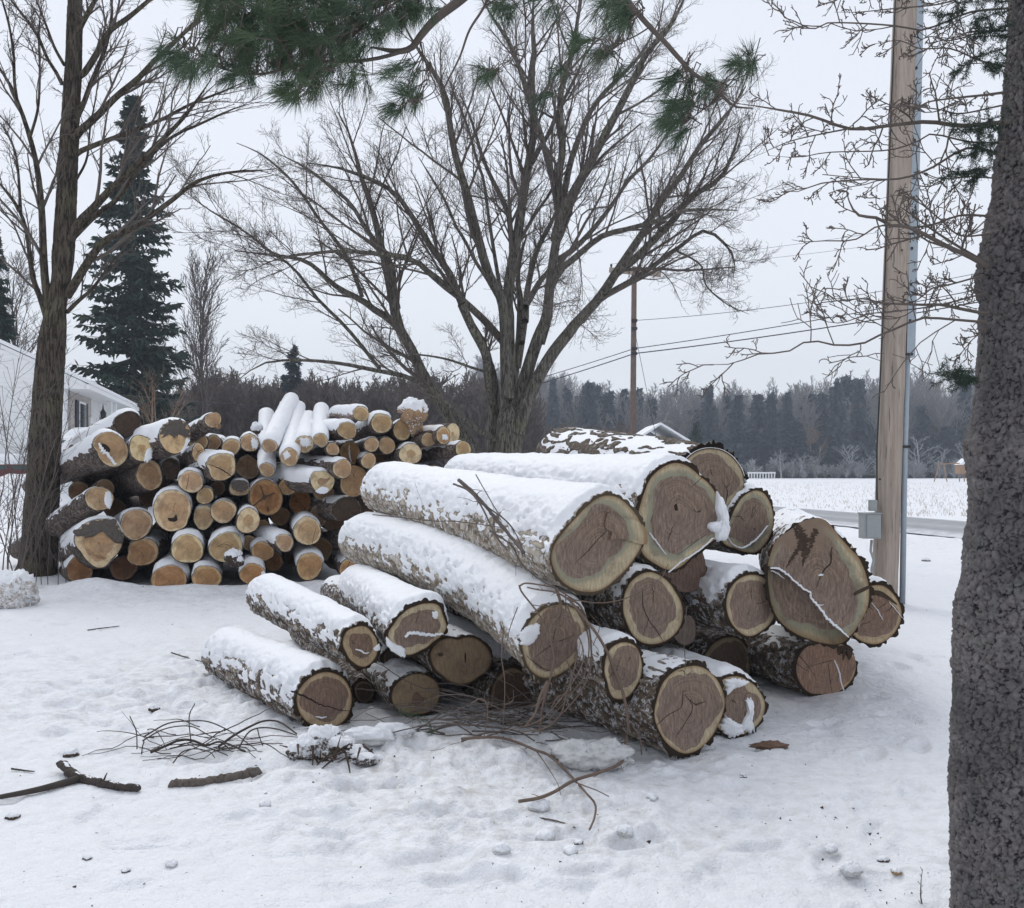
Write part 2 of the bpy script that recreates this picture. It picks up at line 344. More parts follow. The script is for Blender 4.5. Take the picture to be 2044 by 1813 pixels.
# ------------------------------------------------------------------ ground
def gh(x, y):
    x = np.asarray(x, float); y = np.asarray(y, float); z0 = np.zeros_like(x + y)
    Q = np.stack([x + z0, y + z0, z0], -1)
    h = 0.045 * fbm(Q * 0.55, 3, 3) * ss(y, 1.5, 4)
    tr = tramp(x, y)
    n = fbm(Q * 3.2, 11, 4, 0.55); h += (0.017 + 0.036 * tr) * n * ss(60 - y, 0, 40)
    lump = ss(fbm(Q * 7.5, 23, 3), 0.12, 0.5); h += tr * 0.032 * lump * ss(30 - y, 0, 10)
    pit = ss(fbm(Q * np.array([3.6, 4.6, 1]), 31, 2), 0.25, 0.6); h -= (0.020 + 0.036 * tr) * pit * ss(22 - y, 0, 8)
    # bank of pushed snow along the foot of the far pile
    h += 0.17 * np.exp(-((y - 11.75 - 0.25 * np.sin(x * 1.7)) / 0.42) ** 2) * ss(x, -8.5, -6.2) * ss(-0.6 - x, 0, 1.0) * (0.7 + 0.5 * vn(Q * 1.3, 5))
    h += 0.06 * np.exp(-(((x + 0.55) / 0.9) ** 2 + ((y - 4.95) / 0.35) ** 2)) * (1 + n)
    h += 1.25 * ss(y, 17, 27) * ss(-x, 5.5, 12)              # the yard of the house stands higher
    h += 0.62 * np.exp(-(((x + 12.6) / 1.6) ** 2 + ((y - 23.3) / 0.8) ** 2)) * (1 + 0.2 * n)
    h += 11 * ss(y, 158, 250) + 6 * ss(y, 75, 120) * ss(-x + 0.1 * y, 0, 25)
    return h
def prints(x, y):
    h = 0; g = np.random.default_rng(4)
    for (x0, y0, x1, y1, n) in ((-5.2, 6.9, -1.9, 6.5, 11), (-4.6, 7.8, -2.0, 7.4, 9), (-3.4, 5.6, -1.9, 6.1, 6), (1.2, 3.3, 2.3, 5.2, 7), (2.2, 3.6, 1.5, 3.0, 3), (-1.6, 4.0, 0.4, 4.15, 6), (3.2, 9.0, 3.4, 6.9, 6), (-6.0, 9.6, -2.2, 9.0, 12), (-0.6, 3.3, 1.0, 3.9, 5)):
        for k in range(n):
            t = k / (n - 1.0); dx, dy = x1 - x0, y1 - y0; L_ = math.hypot(dx, dy); dx /= L_; dy /= L_; s = 0.09 * (1 if k % 2 else -1); cx = x0 + (x1 - x0) * t - dy * s + 0.05 * g.normal(); cy = y0 + (y1 - y0) * t + dx * s + 0.05 * g.normal()
            a = (x - cx) * dx + (y - cy) * dy; b = -(x - cx) * dy + (y - cy) * dx; r = np.sqrt((a / 0.14) ** 2 + (b / 0.055) ** 2); h = h - 0.030 * (0.6 + 0.5 * g.random()) * (1 - ss(r, 0.6, 1.15)) + 0.010 * np.exp(-((r - 1.35) / 0.3) ** 2)
    return h
def tramp(x, y):
    a = np.exp(-(((x + 2.0) / 1.9) ** 2 + ((y - 6.6) / 1.5) ** 2)) + 1.1 * np.exp(-(((x + 0.2) / 1.1) ** 2 + ((y - 4.7) / 0.6) ** 2))
    a = a + 0.9 * np.exp(-(((x - 0.1) / 0.9) ** 2 + ((y - 3.9) / 0.4) ** 2)) + 0.5 * np.exp(-(((x + 4.0) / 3) ** 2 + ((y - 11.2) / 1.0) ** 2))
    a = a + 0.4 * np.exp(-(((x - 1.9) / 1.2) ** 2 + ((y - 4.2) / 1.5) ** 2)) + 0.6 * np.exp(-(((x - 9) / 4) ** 2 + ((y - 19) / 2.5) ** 2))
    return np.clip(a, 0, 1)
ys = np.concatenate([np.linspace(-8, 1.8, 20), np.exp(np.arange(math.log(2), math.log(16), 0.0042)), np.exp(np.arange(math.log(16.2), math.log(900), 0.028))])
tt = np.linspace(-1, 1, 640); tt = np.sign(tt) * (0.42 * np.abs(tt) + 0.58 * np.abs(tt) ** 5) * 1.8
X = (ys[:, None].clip(0) + 2.5) * tt[None, :]; Y = np.repeat(ys[:, None], len(tt), 1)
H = gh(X, Y) + prints(X, Y)
GO = mk('ground', np.stack([X, Y, H], -1), gridF(len(ys), len(tt)), M['ground_snow'], attrs={'dirt': 0.10 + 0.9 * tramp(X, Y)})
tag(GO, kind='structure')
# wooded hill floor: leaf litter and thin snow
hm_ = NT('hill_floor', 0.95, 0.1); n = hm_.noise(hm_.co.outputs['Object'], 0.35, 6, 0.7)
hm_.col(hm_.mix(hm_.ramp(n, [(0.45, 0.0), (0.7, 1.0)]), (0.085, 0.072, 0.068), (0.33, 0.33, 0.34)))
yy = np.linspace(152, 420, 50); xx = np.linspace(-260, 420, 120); HX, HY = np.meshgrid(xx, yy)
tag(mk('wooded_hill', np.stack([HX, HY, gh(HX, HY) + 0.8 + 0.5 * fbm(np.stack([HX, HY, 0 * HX], -1) * 0.1, 5)], -1), gridF(50, 120), hm_.m), kind='structure')
# road: ploughed asphalt with a film of salt and slush
rm = NT('road_asphalt', 0.6, 0.4); rc = rm.mapv((1, 0.06, 1)); rc2 = rm.mapv((1, 1, 1)); n = rm.noise(rc, 1.6, 6, 0.6); n2 = rm.noise(rc2, 3, 5, 0.7)
ac = rm.attr('across'); tracks = rm.ramp(ac, [(0.0, 1.0), (0.10, 0.6), (0.2, 0.12), (0.36, 0.15), (0.46, 0.4), (0.56, 0.15), (0.8, 0.12), (0.9, 0.5), (1.0, 1.0)])
rm.col(rm.mix(rm.math('MULTIPLY', rm.math('ADD', tracks, rm.math('MULTIPLY', n, 0.4)), rm.ramp(n2, [(0.35, 0.45), (0.65, 1.0)])), (0.15, 0.155, 0.165), (0.60, 0.61, 0.64)))
def strip(name, c0, c1, wd, mat, n=160, lift=0.03, m=12):
    t = np.linspace(0, 1, n); c = np.array(c0)[None] * (1 - t[:, None]) + np.array(c1)[None] * t[:, None]
    d = (np.array(c1) - np.array(c0)); d = d / np.linalg.norm(d); pn = np.array([d[1], -d[0]]); a = np.linspace(-0.5, 0.5, m)
    XY = c[:, None, :] + pn[None, None, :] * (a[None, :, None] * wd)
    Z = gh(XY[..., 0], XY[..., 1]) * 0 + lift
    Zs = 0.06 * (t[:, None] * 0 + (np.abs(a)[None, :] * 2 > 0.99) * -1.0)
    return mk(name, np.stack([XY[..., 0], XY[..., 1], Z + Zs], -1), gridF(n, m), mat, attrs={'across': np.repeat((a + 0.5)[None], n, 0)})
tag(strip('road', (17.6, 0.0), (2.6, 62.0), 4.6, rm.m, lift=0.075), kind='structure')

# ------------------------------------------------------------------ logs
UP = np.array([0, 0, 1.0])
def ray_plane(u, v, P0, n):
    o = np.array([0, 0, CH]); d = np.array([(u - U0) / F, 1.0, -(v - VH) / F]); return o + d * (np.dot(P0 - o, n) / np.dot(d, n))
def ell(z, cx, cy, rx, ry, rot=0, wob=0.05, n=16, seed=0):
    g = np.random.default_rng(int(cx * 7 + cy * 13 + seed)); t = np.arange(n) / n * 2 * np.pi; k = 1 + wob * (g.random(n) - 0.5) * 1.6
    k2 = 1 + wob * 1.2 * np.sin(2 * t + g.random() * 6) + wob * 0.7 * np.sin(3 * t + g.random() * 6); x = rx * np.cos(t) * k * k2; y = ry * np.sin(t) * k * k2; c, s = math.cos(R(rot)), math.sin(R(rot))
    return [uv(z, cx + a * c - b * s, cy + a * s + b * c) for a, b in zip(x, y)]
LOGS = {}
class Log: pass
def make_log(name, label, group, poly, d, dirv=(-0.40, 0.915, 0.0), length=4.0, far=None, dfar=None, ratio=0.9, mid=None, kind='walnut', snow=0.035,
             cover=0.30, seed=1, heart=0.75, hoff=(0, 0), tint=(1, 1, 1), green=0.5, stain=0.0, N=150, Mr=150, amp=0.014, bt=0.019, speck=0.0, facemat=None, barkmat=None, recess=0.0, bold=False, rough_end=0.0, bulge=0.0, sc_along=0.22):
    uvp = np.array(poly); cu, cv = uvp.mean(0); P0 = P(cu, cv, d)
    if far is not None: P1 = P(far[0], far[1], dfar)
    else:
        dv = np.array(dirv, float); P1 = P0 + dv / np.linalg.norm(dv) * length
    a = P1 - P0; Ln = np.linalg.norm(a); a = a / Ln
    if mid is not None: a0 = (P(*mid) - P0); a0 = a0 / np.linalg.norm(a0); fn = a0 * 0.6 + a * 0.4; fn /= np.linalg.norm(fn)
    else: fn = a
    e1 = np.cross(fn, UP); e1 /= np.linalg.norm(e1); e2 = np.cross(e1, fn)
    Q = np.array([ray_plane(u, v, P0, fn) for u, v in poly]) - P0; x = Q @ e1; y = Q @ e2
    cx, cy = x.mean(), y.mean(); P0 = P0 + e1 * cx + e2 * cy; x = x - cx; y = y - cy
    th0 = np.arctan2(y, x); r0 = np.hypot(x, y); o = np.argsort(th0); th0 = th0[o]; r0 = r0[o]
    th = np.arange(N) / N * 2 * np.pi - np.pi
    r = np.interp(th, np.concatenate([th0 - 2 * np.pi, th0, th0 + 2 * np.pi]), np.tile(r0, 3))
    ff = np.fft.rfft(r); ff *= np.exp(-(np.arange(len(ff)) / 14.0) ** 2); r = np.fft.irfft(ff, N); rm_ = r.mean()
    rt = root(name, P0, label, 'log', group); lg = Log(); lg.P0, lg.fn, lg.e1, lg.e2, lg.root, lg.rm = P0, fn, e1, e2, rt, rm_
    # spine
    s = np.linspace(0, 1, Mr); s = s ** 1.15
    if mid is not None:
        Pm = P(*mid); c = (1 - s)[:, None] ** 2 * P0 + 2 * ((1 - s) * s)[:, None] * (2 * Pm - (P0 + P1) / 2) + s[:, None] ** 2 * P1
    else: c = P0 + s[:, None] * (P1 - P0)
    w_ = ss(s, 0, 0.35)[:, None]
    rr = (r[None] * (1 - w_) + (0.75 * rm_ + 0.25 * r[None]) * w_) * (1 + (ratio - 1) * s[:, None]) * (1 + bulge * np.sin(np.pi * s)[:, None] ** 2)
    dirs = e1[None] * np.cos(th)[:, None] + e2[None] * np.sin(th)[:, None]
    S = s[:, None] * Ln + 0 * th[None]
    q = np.stack([np.cos(th)[None] * rr, np.sin(th)[None] * rr, S], -1)
    rr = rr * (1 + 0.035 * fbm(q * np.array([2.5, 2.5, 1.0]), seed, 3))
    if kind == 'walnut':
        qa = q * np.array([1, 1, sc_along]) / 0.030; wq = np.stack([vn(q * 9, seed + 1), vn(q * 9, seed + 2), 0 * S], -1) * 0.55
        rg = 1 - np.abs(vn(qa + wq, seed + 3)) * 2.2; rg = np.clip(rg * 0.5 + 0.5, 0, 1); rg = 1 - rg * 0.9
        if bold: qb = q * np.array([1, 1, 0.17]) / 0.040 + wq * 1.6; rg = ss(vn(qb, seed + 3) + 0.35 * vn(qb * 2.1, seed + 6), -0.12, 0.24)
        rg = np.clip(rg + 0.22 * fbm(q * 60, seed + 5, 2), 0, 1)
    else:
        f1, f2, _ = (None, None, None); rg = np.clip(0.5 + 0.8 * fbm(q * np.array([26, 26, 11]), seed + 3, 3), 0, 1)
    disp = amp * (rg - 0.35)
    jag = amp * (0.9 * vn(np.stack([np.cos(th) * rm_ / 0.017, np.sin(th) * rm_ / 0.017, 0 * th + seed], -1), seed + 31) * (0.5 + 0.8 * np.abs(vn(np.stack([np.cos(th) * 3, np.sin(th) * 3, 0 * th], -1), seed + 33))) + 0.7 * vn(np.stack([np.cos(th) * rm_ / 0.06, np.sin(th) * rm_ / 0.06, 0 * th], -1), seed + 34)) if kind == 'walnut' else 0 * th
    disp = disp + jag[None] * (1 - ss(S, 0, 0.05))
    Rb = rr + disp; Vb = c[:, None, :] + dirs[None] * Rb[..., None]
    rg = rg * ss(S, 0.0, 0.012) if kind == 'walnut' else rg
    # bark body, with a ring of cut bark round the end grain and a cap on the far end
    rw = (rr[0] - bt); rec = fn * recess
    ring = P0[None] + dirs * rw[:, None] + fn * 0.001
    n0 = Mr * N; V = np.concatenate([Vb.reshape(-1, 3), ring, c[-1][None] + dirs * rr[-1][:, None] * 0.6 + a * 0.01, (c[-1] + a * 0.012)[None]])
    j = np.arange(N); j2 = (j + 1) % N
    Fs = [gridF(Mr, N, True)[:, ::-1], np.stack([n0 + j, j, j2, n0 + j2], -1), np.stack([(Mr - 1) * N + j, n0 + N + j, n0 + N + j2, (Mr - 1) * N + j2], -1), np.stack([n0 + N + j, np.full(N, n0 + 2 * N), n0 + N + j2], -1)]
    ridge = np.concatenate([rg.ravel(), np.full(N, 0.0), np.full(N + 1, 0.5)])
    mk('bark', V, [np.vstack(Fs[:3]), Fs[3]], barkmat or (M['bark_walnut'] if kind == 'walnut' else M['bark_pine']), rt, attrs={'ridge': ridge})
    # end grain
    Kr = 16; fr = np.linspace(0, 1, Kr); rwo = rw + 0.002
    px = e1 @ (P0 * 0) + hoff[0] * rm_; py = hoff[1] * rm_
    XX = np.cos(th)[None] * rwo[None] * fr[:, None]; YY = np.sin(th)[None] * rwo[None] * fr[:, None]
    rough = rough_end * (fbm(np.stack([XX * 12, YY * 12, 0 * XX + seed], -1), seed, 4)) * ss(1 - fr, 0, 0.15)[:, None] - rough_end * 0.2
    Vf = P0[None, None] + e1 * XX[..., None] + e2 * YY[..., None] + (-fn) * (rough + 0.0015)[..., None] + rec * ss(1 - fr, 0, 0.08)[:, None, None]
    hb = heart * (1 + 0.17 * vn(np.stack([np.cos(th) * 1.3 + seed, np.sin(th) * 1.3, 0 * th], -1), seed + 9) + 0.045 * vn(np.stack([np.cos(th) * 5 + seed, np.sin(th) * 5, 0 * th], -1), seed + 8))
    # pith offset shifts the heartwood
    hb = hb + (hoff[0] * np.cos(th) + hoff[1] * np.sin(th)) * 0.5
    stn = stain * ss(fbm(np.stack([XX * 7, YY * 7, 0 * XX], -1), seed + 4, 4), -0.1, 0.25) * np.ones_like(XX)
    o_ = mk('cut_face', Vf, gridF(Kr, N, True)[N:] if False else gridF(Kr, N, True), facemat or (M['face_walnut'] if kind == 'walnut' else M['face_pine']), rt,
            attrs={'rho': np.repeat(fr[:, None], N, 1), 'heart': np.repeat(hb[None], Kr, 0), 'stain': stn, 'green': np.full(Kr * N, green)},
            uvs=np.stack([XX - px, YY - py], -1).reshape(-1, 2))
    o_.color = tuple(tint) + (1,); lg.face = o_
    # snow lying on the upper side, bark ridges break through where it is thin
    lg.outline = (np.concatenate([th - 2 * np.pi, th, th + 2 * np.pi]), np.tile(rw, 3)); lg.hb = (lg.outline[0], np.tile(hb, 3)); lg.green = green
    if snow > 0:
        ek = 1.0 if kind == 'walnut' else 0.3
        nz = dirs[:, 2][None] + 0 * S
        cov = cover + (0.22 if kind == 'walnut' else 0.0) + 0.32 * fbm(q * np.array([3.0, 3.0, 1.8]), seed + 21, 3) + 0.26 * fbm(q * 13, seed + 22, 3) + 0.34 * fbm(q * np.array([38, 38, 20]), seed + 23, 2) * (kind == 'walnut')
        t = snow * 0.85 * (ss(nz - cov, -0.16, 0.62)) - 0.55 * amp * (1 - ss(nz - cov, -0.30, 0.12)) - 0.02 * (1 - ss(nz - cov, -0.75, -0.35))
        t = t + snow * 0.42 * fbm(q * np.array([9, 9, 7]), seed + 24, 5, 0.6) * ss(nz - cov, -0.2, 0.1)
        if speck: t = t - speck * (snow * 1.5 + 0.01) * ss(fbm(q * np.array([30, 30, 13]), seed + 25, 2), 0.10, 0.34) * ss(0.92 - nz, 0.0, 0.55)
        ed = 0.012 + 0.022 * np.clip(0.5 + vn(q * 22, seed + 27), 0, 1.3) * ek; e = ss(S, ed, ed + 0.05); t = np.where(t > 0, t * e, t) - 0.014 * (1 - ss(S, ed * 0.6, ed + 0.006))
        e = ss(Ln - S, 0, 0.12); t = np.where(t > 0, t * (0.3 + 0.7 * e), t)
        Vs = c[:, None, :] + dirs[None] * (rr + amp * (0.05 if bold else 0.30) + 0.55 * t)[..., None] + UP * (0.45 * t * (t > 0))[..., None]
        Vs[0] += -fn * 0.004
        w0 = c[0][None] + dirs * (rr[0] - 0.010)[:, None] - fn * 0.002; w1 = c[-1][None] + dirs * (rr[-1] * 0.55)[:, None] + a * 0.012
        Vs = np.concatenate([w0[None], Vs, w1[None]]); tv = np.concatenate([t[:1], t, t[-1:]])
        Fq = gridF(Mr + 2, N, True)[:, ::-1]; keep = tv.ravel()[Fq].max(1) > -0.5 * amp
        if keep.any(): mk('snow_cover', Vs, Fq[keep], M['snow'], rt)
    LOGS[label] = lg; return lg
def fpt(lg, z, x, y, lift):
    u, v = uv(z, x, y); return ray_plane(u, v, lg.P0, lg.fn) - lg.fn * lift
def patch(lg, z, pts, h, mat, name, label=None, base=0.002, jag=0.05, n=48, dome=True):
    q = np.array([fpt(lg, z, x, y, base) for x, y in pts]); q = resamp(np.vstack([q, q[:1]]), n + 1)[:-1] if jag < 0.2 else resamp(np.vstack([q, q[:1]]), n + 1)[:-1]
    c = q.mean(0); s = np.linalg.norm(q - c, axis=1).mean(); g = np.random.default_rng(int(abs(pts[0][0]) * 3 + n))
    q = c + (q - c) * (1 + jag * (g.random(n) - 0.5))[:, None]
    prof = [(1, -0.3), (0.97, 0.35), (0.85, 0.75), (0.55, 1.0), (0.2, 1.05)] if dome else [(1, -0.9), (1.0, 1.0), (0.6, 1.0), (0.2, 1.0)]
    V = np.concatenate([c + (q - c) * k - lg.fn * (h * t * (1 + 0.25 * (g.random(n) - 0.5) * (dome and t > 0.5)))[:, None] for k, t in prof] + [(c - lg.fn * h * 1.0)[None]])
    m = len(prof); j = np.arange(n); o = mk(name, V, [gridF(m, n, True), np.stack([(m - 1) * n + j, (m - 1) * n + (j + 1) % n, np.full(n, m * n)], -1)], mat, lg.face, smooth=dome)
    o.parent = lg.face
    if label: o['label'] = label
    return o
def fline(lg, z, pts, wpx, mat, name, h=0.0015, base=0.002, wob=0.25, label=None):
    n = max(12, len(pts) * 8); q = np.array([fpt(lg, z, x, y, base) for x, y in pts]); q = resamp(q, n)
    wpx = np.interp(np.linspace(0, 1, n), np.linspace(0, 1, len(wpx)), wpx) * K / ZN[z][2] * lg.P0[1] / F
    t = np.gradient(q, axis=0); t /= np.linalg.norm(t, axis=1, keepdims=True); sd = np.cross(t, lg.fn); g = np.random.default_rng(int(pts[0][0] + 5 * pts[0][1]))
    q = q + sd * (wpx * 0.6 * (g.random(n) - 0.5))[:, None]
    w1 = wpx * (0.5 + wob * (g.random(n) - 0.5)); w2 = wpx * (0.5 + wob * (g.random(n) - 0.5))
    V = np.stack([q - sd * w1[:, None] + lg.fn * 0.002, q - sd * (w1 * 0.5)[:, None] - lg.fn * h, q + sd * (w2 * 0.5)[:, None] - lg.fn * h, q + sd * w2[:, None] + lg.fn * 0.002], 1)
    o = mk(name, V, gridF(n, 4), mat, lg.face); 
    if label: o['label'] = label
    return o
def zp(z, pts): return [uv(z, x, y) for x, y in pts]
# ------------------------------------------------------------------ the near pile: walnut logs
GW = 'walnut logs in the near pile'
W = {}
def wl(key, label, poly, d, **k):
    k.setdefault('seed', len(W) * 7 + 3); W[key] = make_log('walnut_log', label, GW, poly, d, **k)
wl(1, 'thick snowy top log with a stepped end and brown sticks leaning on it',
   zp('C', [(125, 1165), (140, 1070), (185, 990), (250, 900), (335, 800), (430, 710), (550, 640), (650, 650), (760, 740), (840, 840), (880, 940), (870, 1040), (815, 1120), (740, 1230), (640, 1320), (530, 1400), (420, 1415), (300, 1390), (200, 1310), (150, 1230)]),
   5.2, far=(766, 976), dfar=8.9, ratio=0.80, heart=0.72, hoff=(-0.34, 0.10), snow=0.045, cover=-0.15, green=0.9, speck=0.45, barkmat=M['bark_pale'], N=200, Mr=260)
wl(2, 'peaked walnut log end with greenish rim and a snow clump on its right edge',
   zp('C', [(805, 750), (850, 620), (890, 520), (980, 440), (1090, 395), (1180, 415), (1290, 500), (1410, 610), (1470, 740), (1490, 880), (1470, 985), (1390, 1010), (1240, 1120), (1060, 1258), (940, 1200), (830, 1125), (790, 950)]),
   5.7, far=(925, 962), dfar=9.5, ratio=0.78, heart=0.78, hoff=(0.02, 0.0), snow=0.045, cover=0.0, green=1.0, speck=0.25, N=180, Mr=220)
wl(3, 'deeply furrowed log, snow between its bark ridges, rearmost on top of the near pile',
   zp('C', [(1150, 400), (1250, 310), (1380, 285), (1490, 315), (1580, 400), (1630, 500), (1640, 590), (1580, 680), (1510, 750), (1400, 790), (1260, 780), (1170, 700), (1130, 550)]),
   6.35, far=(1135, 921), dfar=9.0, ratio=1.36, heart=0.80, hoff=(-0.1, -0.12), snow=0.010, cover=-0.3, green=0.2, amp=0.030, bold=True, barkmat=M['bark_dark'], N=260, Mr=240, tint=(0.95, 0.95, 0.95), sc_along=0.42)
wl(4, 'egg shaped log end with a curved snow line, right of the peaked log',
   zp('C', [(1500, 860), (1515, 820), (1560, 720), (1640, 630), (1720, 600), (1790, 630), (1840, 720), (1862, 830), (1845, 950), (1790, 1050), (1720, 1115), (1640, 1110), (1540, 1075), (1440, 1030), (1430, 940)]),
   6.4, heart=0.74, hoff=(0.0, -0.02), green=0.8, snow=0.035, cover=0.25)
wl(5, 'oval log end with one long curved crack, under the stepped top log',
   zp('D', [(1110, 105), (1200, 140), (1280, 230), (1332, 350), (1325, 450), (1270, 530), (1180, 580), (1090, 585), (1010, 540), (960, 440), (938, 300), (970, 190), (1040, 125)]),
   5.55, heart=0.80, hoff=(0.0, 0.08), green=0.0, snow=0.028, cover=0.4)
wl(6, 'oval log end with a snowy back between the peaked log and the split giant',
   zp('D', [(1780, 122), (1850, 150), (1900, 230), (1922, 310), (1895, 420), (1820, 500), (1730, 540), (1650, 495), (1600, 420), (1578, 320), (1600, 220), (1670, 145)]),
   5.85, heart=0.80, green=0.0, snow=0.04, cover=0.05)
wl('6b', 'flat brown log end without pale rim, tucked under the peaked log',
   zp('C', [(980, 1250), (1060, 1120), (1280, 1060), (1325, 1180), (1345, 1290), (1290, 1360), (1200, 1405), (1090, 1370)]), 6.0, heart=1.15, green=0, snow=0.02, cover=0.5, tint=(0.8, 0.75, 0.75), amp=0.004, bt=0.006)
wl('6c', 'small greyish log end peeping out right of the oval cracked log',
   ell('D', 1330, 480, 84, 90), 5.95, heart=1.1, green=0, snow=0.02, cover=0.5, tint=(0.8, 0.85, 0.9), bt=0.008)
wl(7, 'giant log end with dark stain and a snow filled diagonal split',
   zp('F', [(372, 690), (400, 600), (450, 500), (560, 420), (640, 365), (740, 345), (820, 370), (900, 470), (990, 570), (1060, 645), (1110, 760), (1135, 880), (1120, 1020), (1060, 1130), (980, 1235), (920, 1298), (800, 1275), (650, 1240), (500, 1170), (410, 1060), (375, 880)]),
   5.75, dirv=(0.24, 0.97, 0.0), length=3.0, heart=0.80, hoff=(-0.05, -0.05), green=0.9, snow=0.015, cover=0.7, recess=0.10, amp=0.02, bt=0.018, N=200)
wl(8, 'round log end against the grey riser pipe, outermost on the right',
   zp('F', [(1060, 860), (1130, 830), (1220, 822), (1300, 880), (1355, 960), (1378, 1060), (1345, 1170), (1270, 1260), (1180, 1302), (1080, 1285), (1000, 1235), (960, 1100), (980, 960)]),
   6.25, dirv=(0.1, 0.99, 0), length=3.0, heart=0.83, hoff=(0.02, 0.03), green=0.2, snow=0.03, cover=0.35, amp=0.018, tint=(1.05, 0.95, 0.9))
wl(9, 'round log end lying on the snow at the right, checked with thin crossing cracks',
   zp('F', [(640, 1300), (740, 1268), (860, 1262), (960, 1280), (1020, 1340), (1042, 1430), (1020, 1520), (960, 1600), (870, 1650), (760, 1658), (660, 1640), (600, 1570), (574, 1470), (590, 1370)]),
   6.4, heart=0.95, green=0.1, snow=0.01, cover=0.7, amp=0.018, tint=(1.15, 1.0, 0.92))
wl(10, 'dark log end in shadow behind the snowy low log at the right',
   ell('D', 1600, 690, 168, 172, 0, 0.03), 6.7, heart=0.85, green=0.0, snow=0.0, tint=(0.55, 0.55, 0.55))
wl(11, 'small upright oval log end in the bottom middle with vines hanging before it',
   zp('D', [(945, 533), (1030, 560), (1072, 650), (1080, 740), (1040, 840), (965, 925), (880, 925), (838, 820), (818, 690), (850, 590)]),
   4.99, length=2.6, heart=0.78, hoff=(0.08, 0.1), green=0.0, snow=0.03, cover=0.3, amp=0.016)
wl(12, 'large foremost log end on the ground with a star of cracks',
   zp('D', [(1150, 900), (1180, 810), (1250, 730), (1330, 695), (1430, 690), (1520, 750), (1580, 850), (1600, 930), (1560, 1060), (1500, 1170), (1420, 1250), (1330, 1277), (1250, 1240), (1170, 1140), (1128, 1010)]),
   5.02, dirv=(-0.52, 0.85, -0.03), length=2.6, heart=0.86, hoff=(-0.05, 0.0), green=0.0, snow=0.012, cover=0.6, speck=0.5, amp=0.024, N=190, Mr=190)
wl(13, 'low log end plastered with snow on the ground, right behind the foremost log',
   zp('D', [(1500, 840), (1570, 770), (1650, 755), (1740, 790), (1810, 860), (1846, 940), (1830, 1030), (1780, 1100), (1700, 1150), (1600, 1150), (1510, 1080), (1480, 950)]),
   5.42, heart=0.80, hoff=(0.0, 0.0), green=0.1, snow=0.04, cover=0.05, amp=0.016)
wl(14, 'long crooked snowy log whose end is wrapped in hanging vines, centre of the near pile',
   zp('D', [(470, 320), (600, 312), (690, 360), (725, 470), (715, 590), (650, 700), (560, 770), (450, 800), (360, 750), (310, 640), (298, 530), (335, 440), (395, 370)]),
   5.15, far=(722, 1078), dfar=8.8, mid=(905, 1138, 6.75), ratio=1.05, heart=0.86, hoff=(0.0, 0.05), green=0.0, snow=0.05, cover=-0.2, speck=0.5, barkmat=M['bark_pale'], N=200, Mr=260, bulge=0.06)
wl(16, 'tilted D shaped log end with a snow shelf across its heartwood',
   zp('E', [(1330, 510), (1400, 420), (1500, 365), (1600, 345), (1685, 360), (1710, 440), (1745, 530), (1640, 640), (1540, 712), (1440, 748), (1350, 715), (1300, 650), (1285, 580)]),
   5.65, far=(712, 1172), dfar=8.4, ratio=1.0, heart=0.74, hoff=(0.05, 0.0), green=0.0, snow=0.05, cover=-0.1, speck=0.2)
wl(17, 'short snowy log resting on the leftmost log, small round end facing right',
   zp('E', [(1000, 540), (1060, 512), (1140, 500), (1210, 560), (1252, 650), (1245, 730), (1200, 800), (1140, 836), (1050, 800), (990, 720), (962, 620)]),
   5.55, far=(531, 1190), dfar=7.7, ratio=1.22, heart=0.66, green=0.0, snow=0.04, cover=0.05, speck=0.7, amp=0.018, tint=(0.85, 0.78, 0.72))
wl(18, 'leftmost snowy log on the ground with a long black crack across its end',
   zp('E', [(640, 990), (690, 920), (760, 860), (850, 830), (950, 850), (1020, 910), (1057, 1000), (1055, 1100), (1020, 1190), (960, 1245), (850, 1252), (750, 1240), (680, 1180), (640, 1090)]),
   5.55, far=(452, 1308), dfar=7.15, ratio=1.0, heart=0.78, hoff=(0.05, 0.05), green=0.0, snow=0.05, cover=0.0, speck=0.6, amp=0.02, tint=(0.95, 0.88, 0.85))
wl(19, 'plain grey-tan round log end on the snow with twigs before it',
   ell('E', 1505, 1010, 182, 165, -10, 0.03), 5.85, heart=0.12, green=0, snow=0.025, cover=0.35, tint=(0.62, 0.55, 0.52), length=3.5)
wl(20, 'wide flattened grey-tan log end with a small black split, under the vine wrapped log',
   zp('E', [(1590, 710), (1640, 630), (1700, 600), (1800, 606), (1910, 588), (2000, 645), (2060, 740), (2040, 830), (1960, 890), (1870, 947), (1770, 940), (1680, 880), (1610, 810)]),
   5.8, heart=0.0, green=0, snow=0.01, cover=0.6, tint=(0.50, 0.44, 0.42), length=3.5, amp=0.006)
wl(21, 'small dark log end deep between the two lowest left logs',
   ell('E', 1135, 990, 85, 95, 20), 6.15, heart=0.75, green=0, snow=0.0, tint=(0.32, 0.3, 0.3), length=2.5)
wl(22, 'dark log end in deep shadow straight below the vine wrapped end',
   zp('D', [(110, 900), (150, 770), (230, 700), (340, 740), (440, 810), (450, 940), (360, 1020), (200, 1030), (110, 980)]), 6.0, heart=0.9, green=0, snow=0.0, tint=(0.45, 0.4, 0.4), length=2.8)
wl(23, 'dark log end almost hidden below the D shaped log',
   ell('E', 1370, 740, 110, 85), 6.2, heart=0.9, green=0, snow=0.01, cover=0.5, tint=(0.35, 0.33, 0.33), length=2.6)
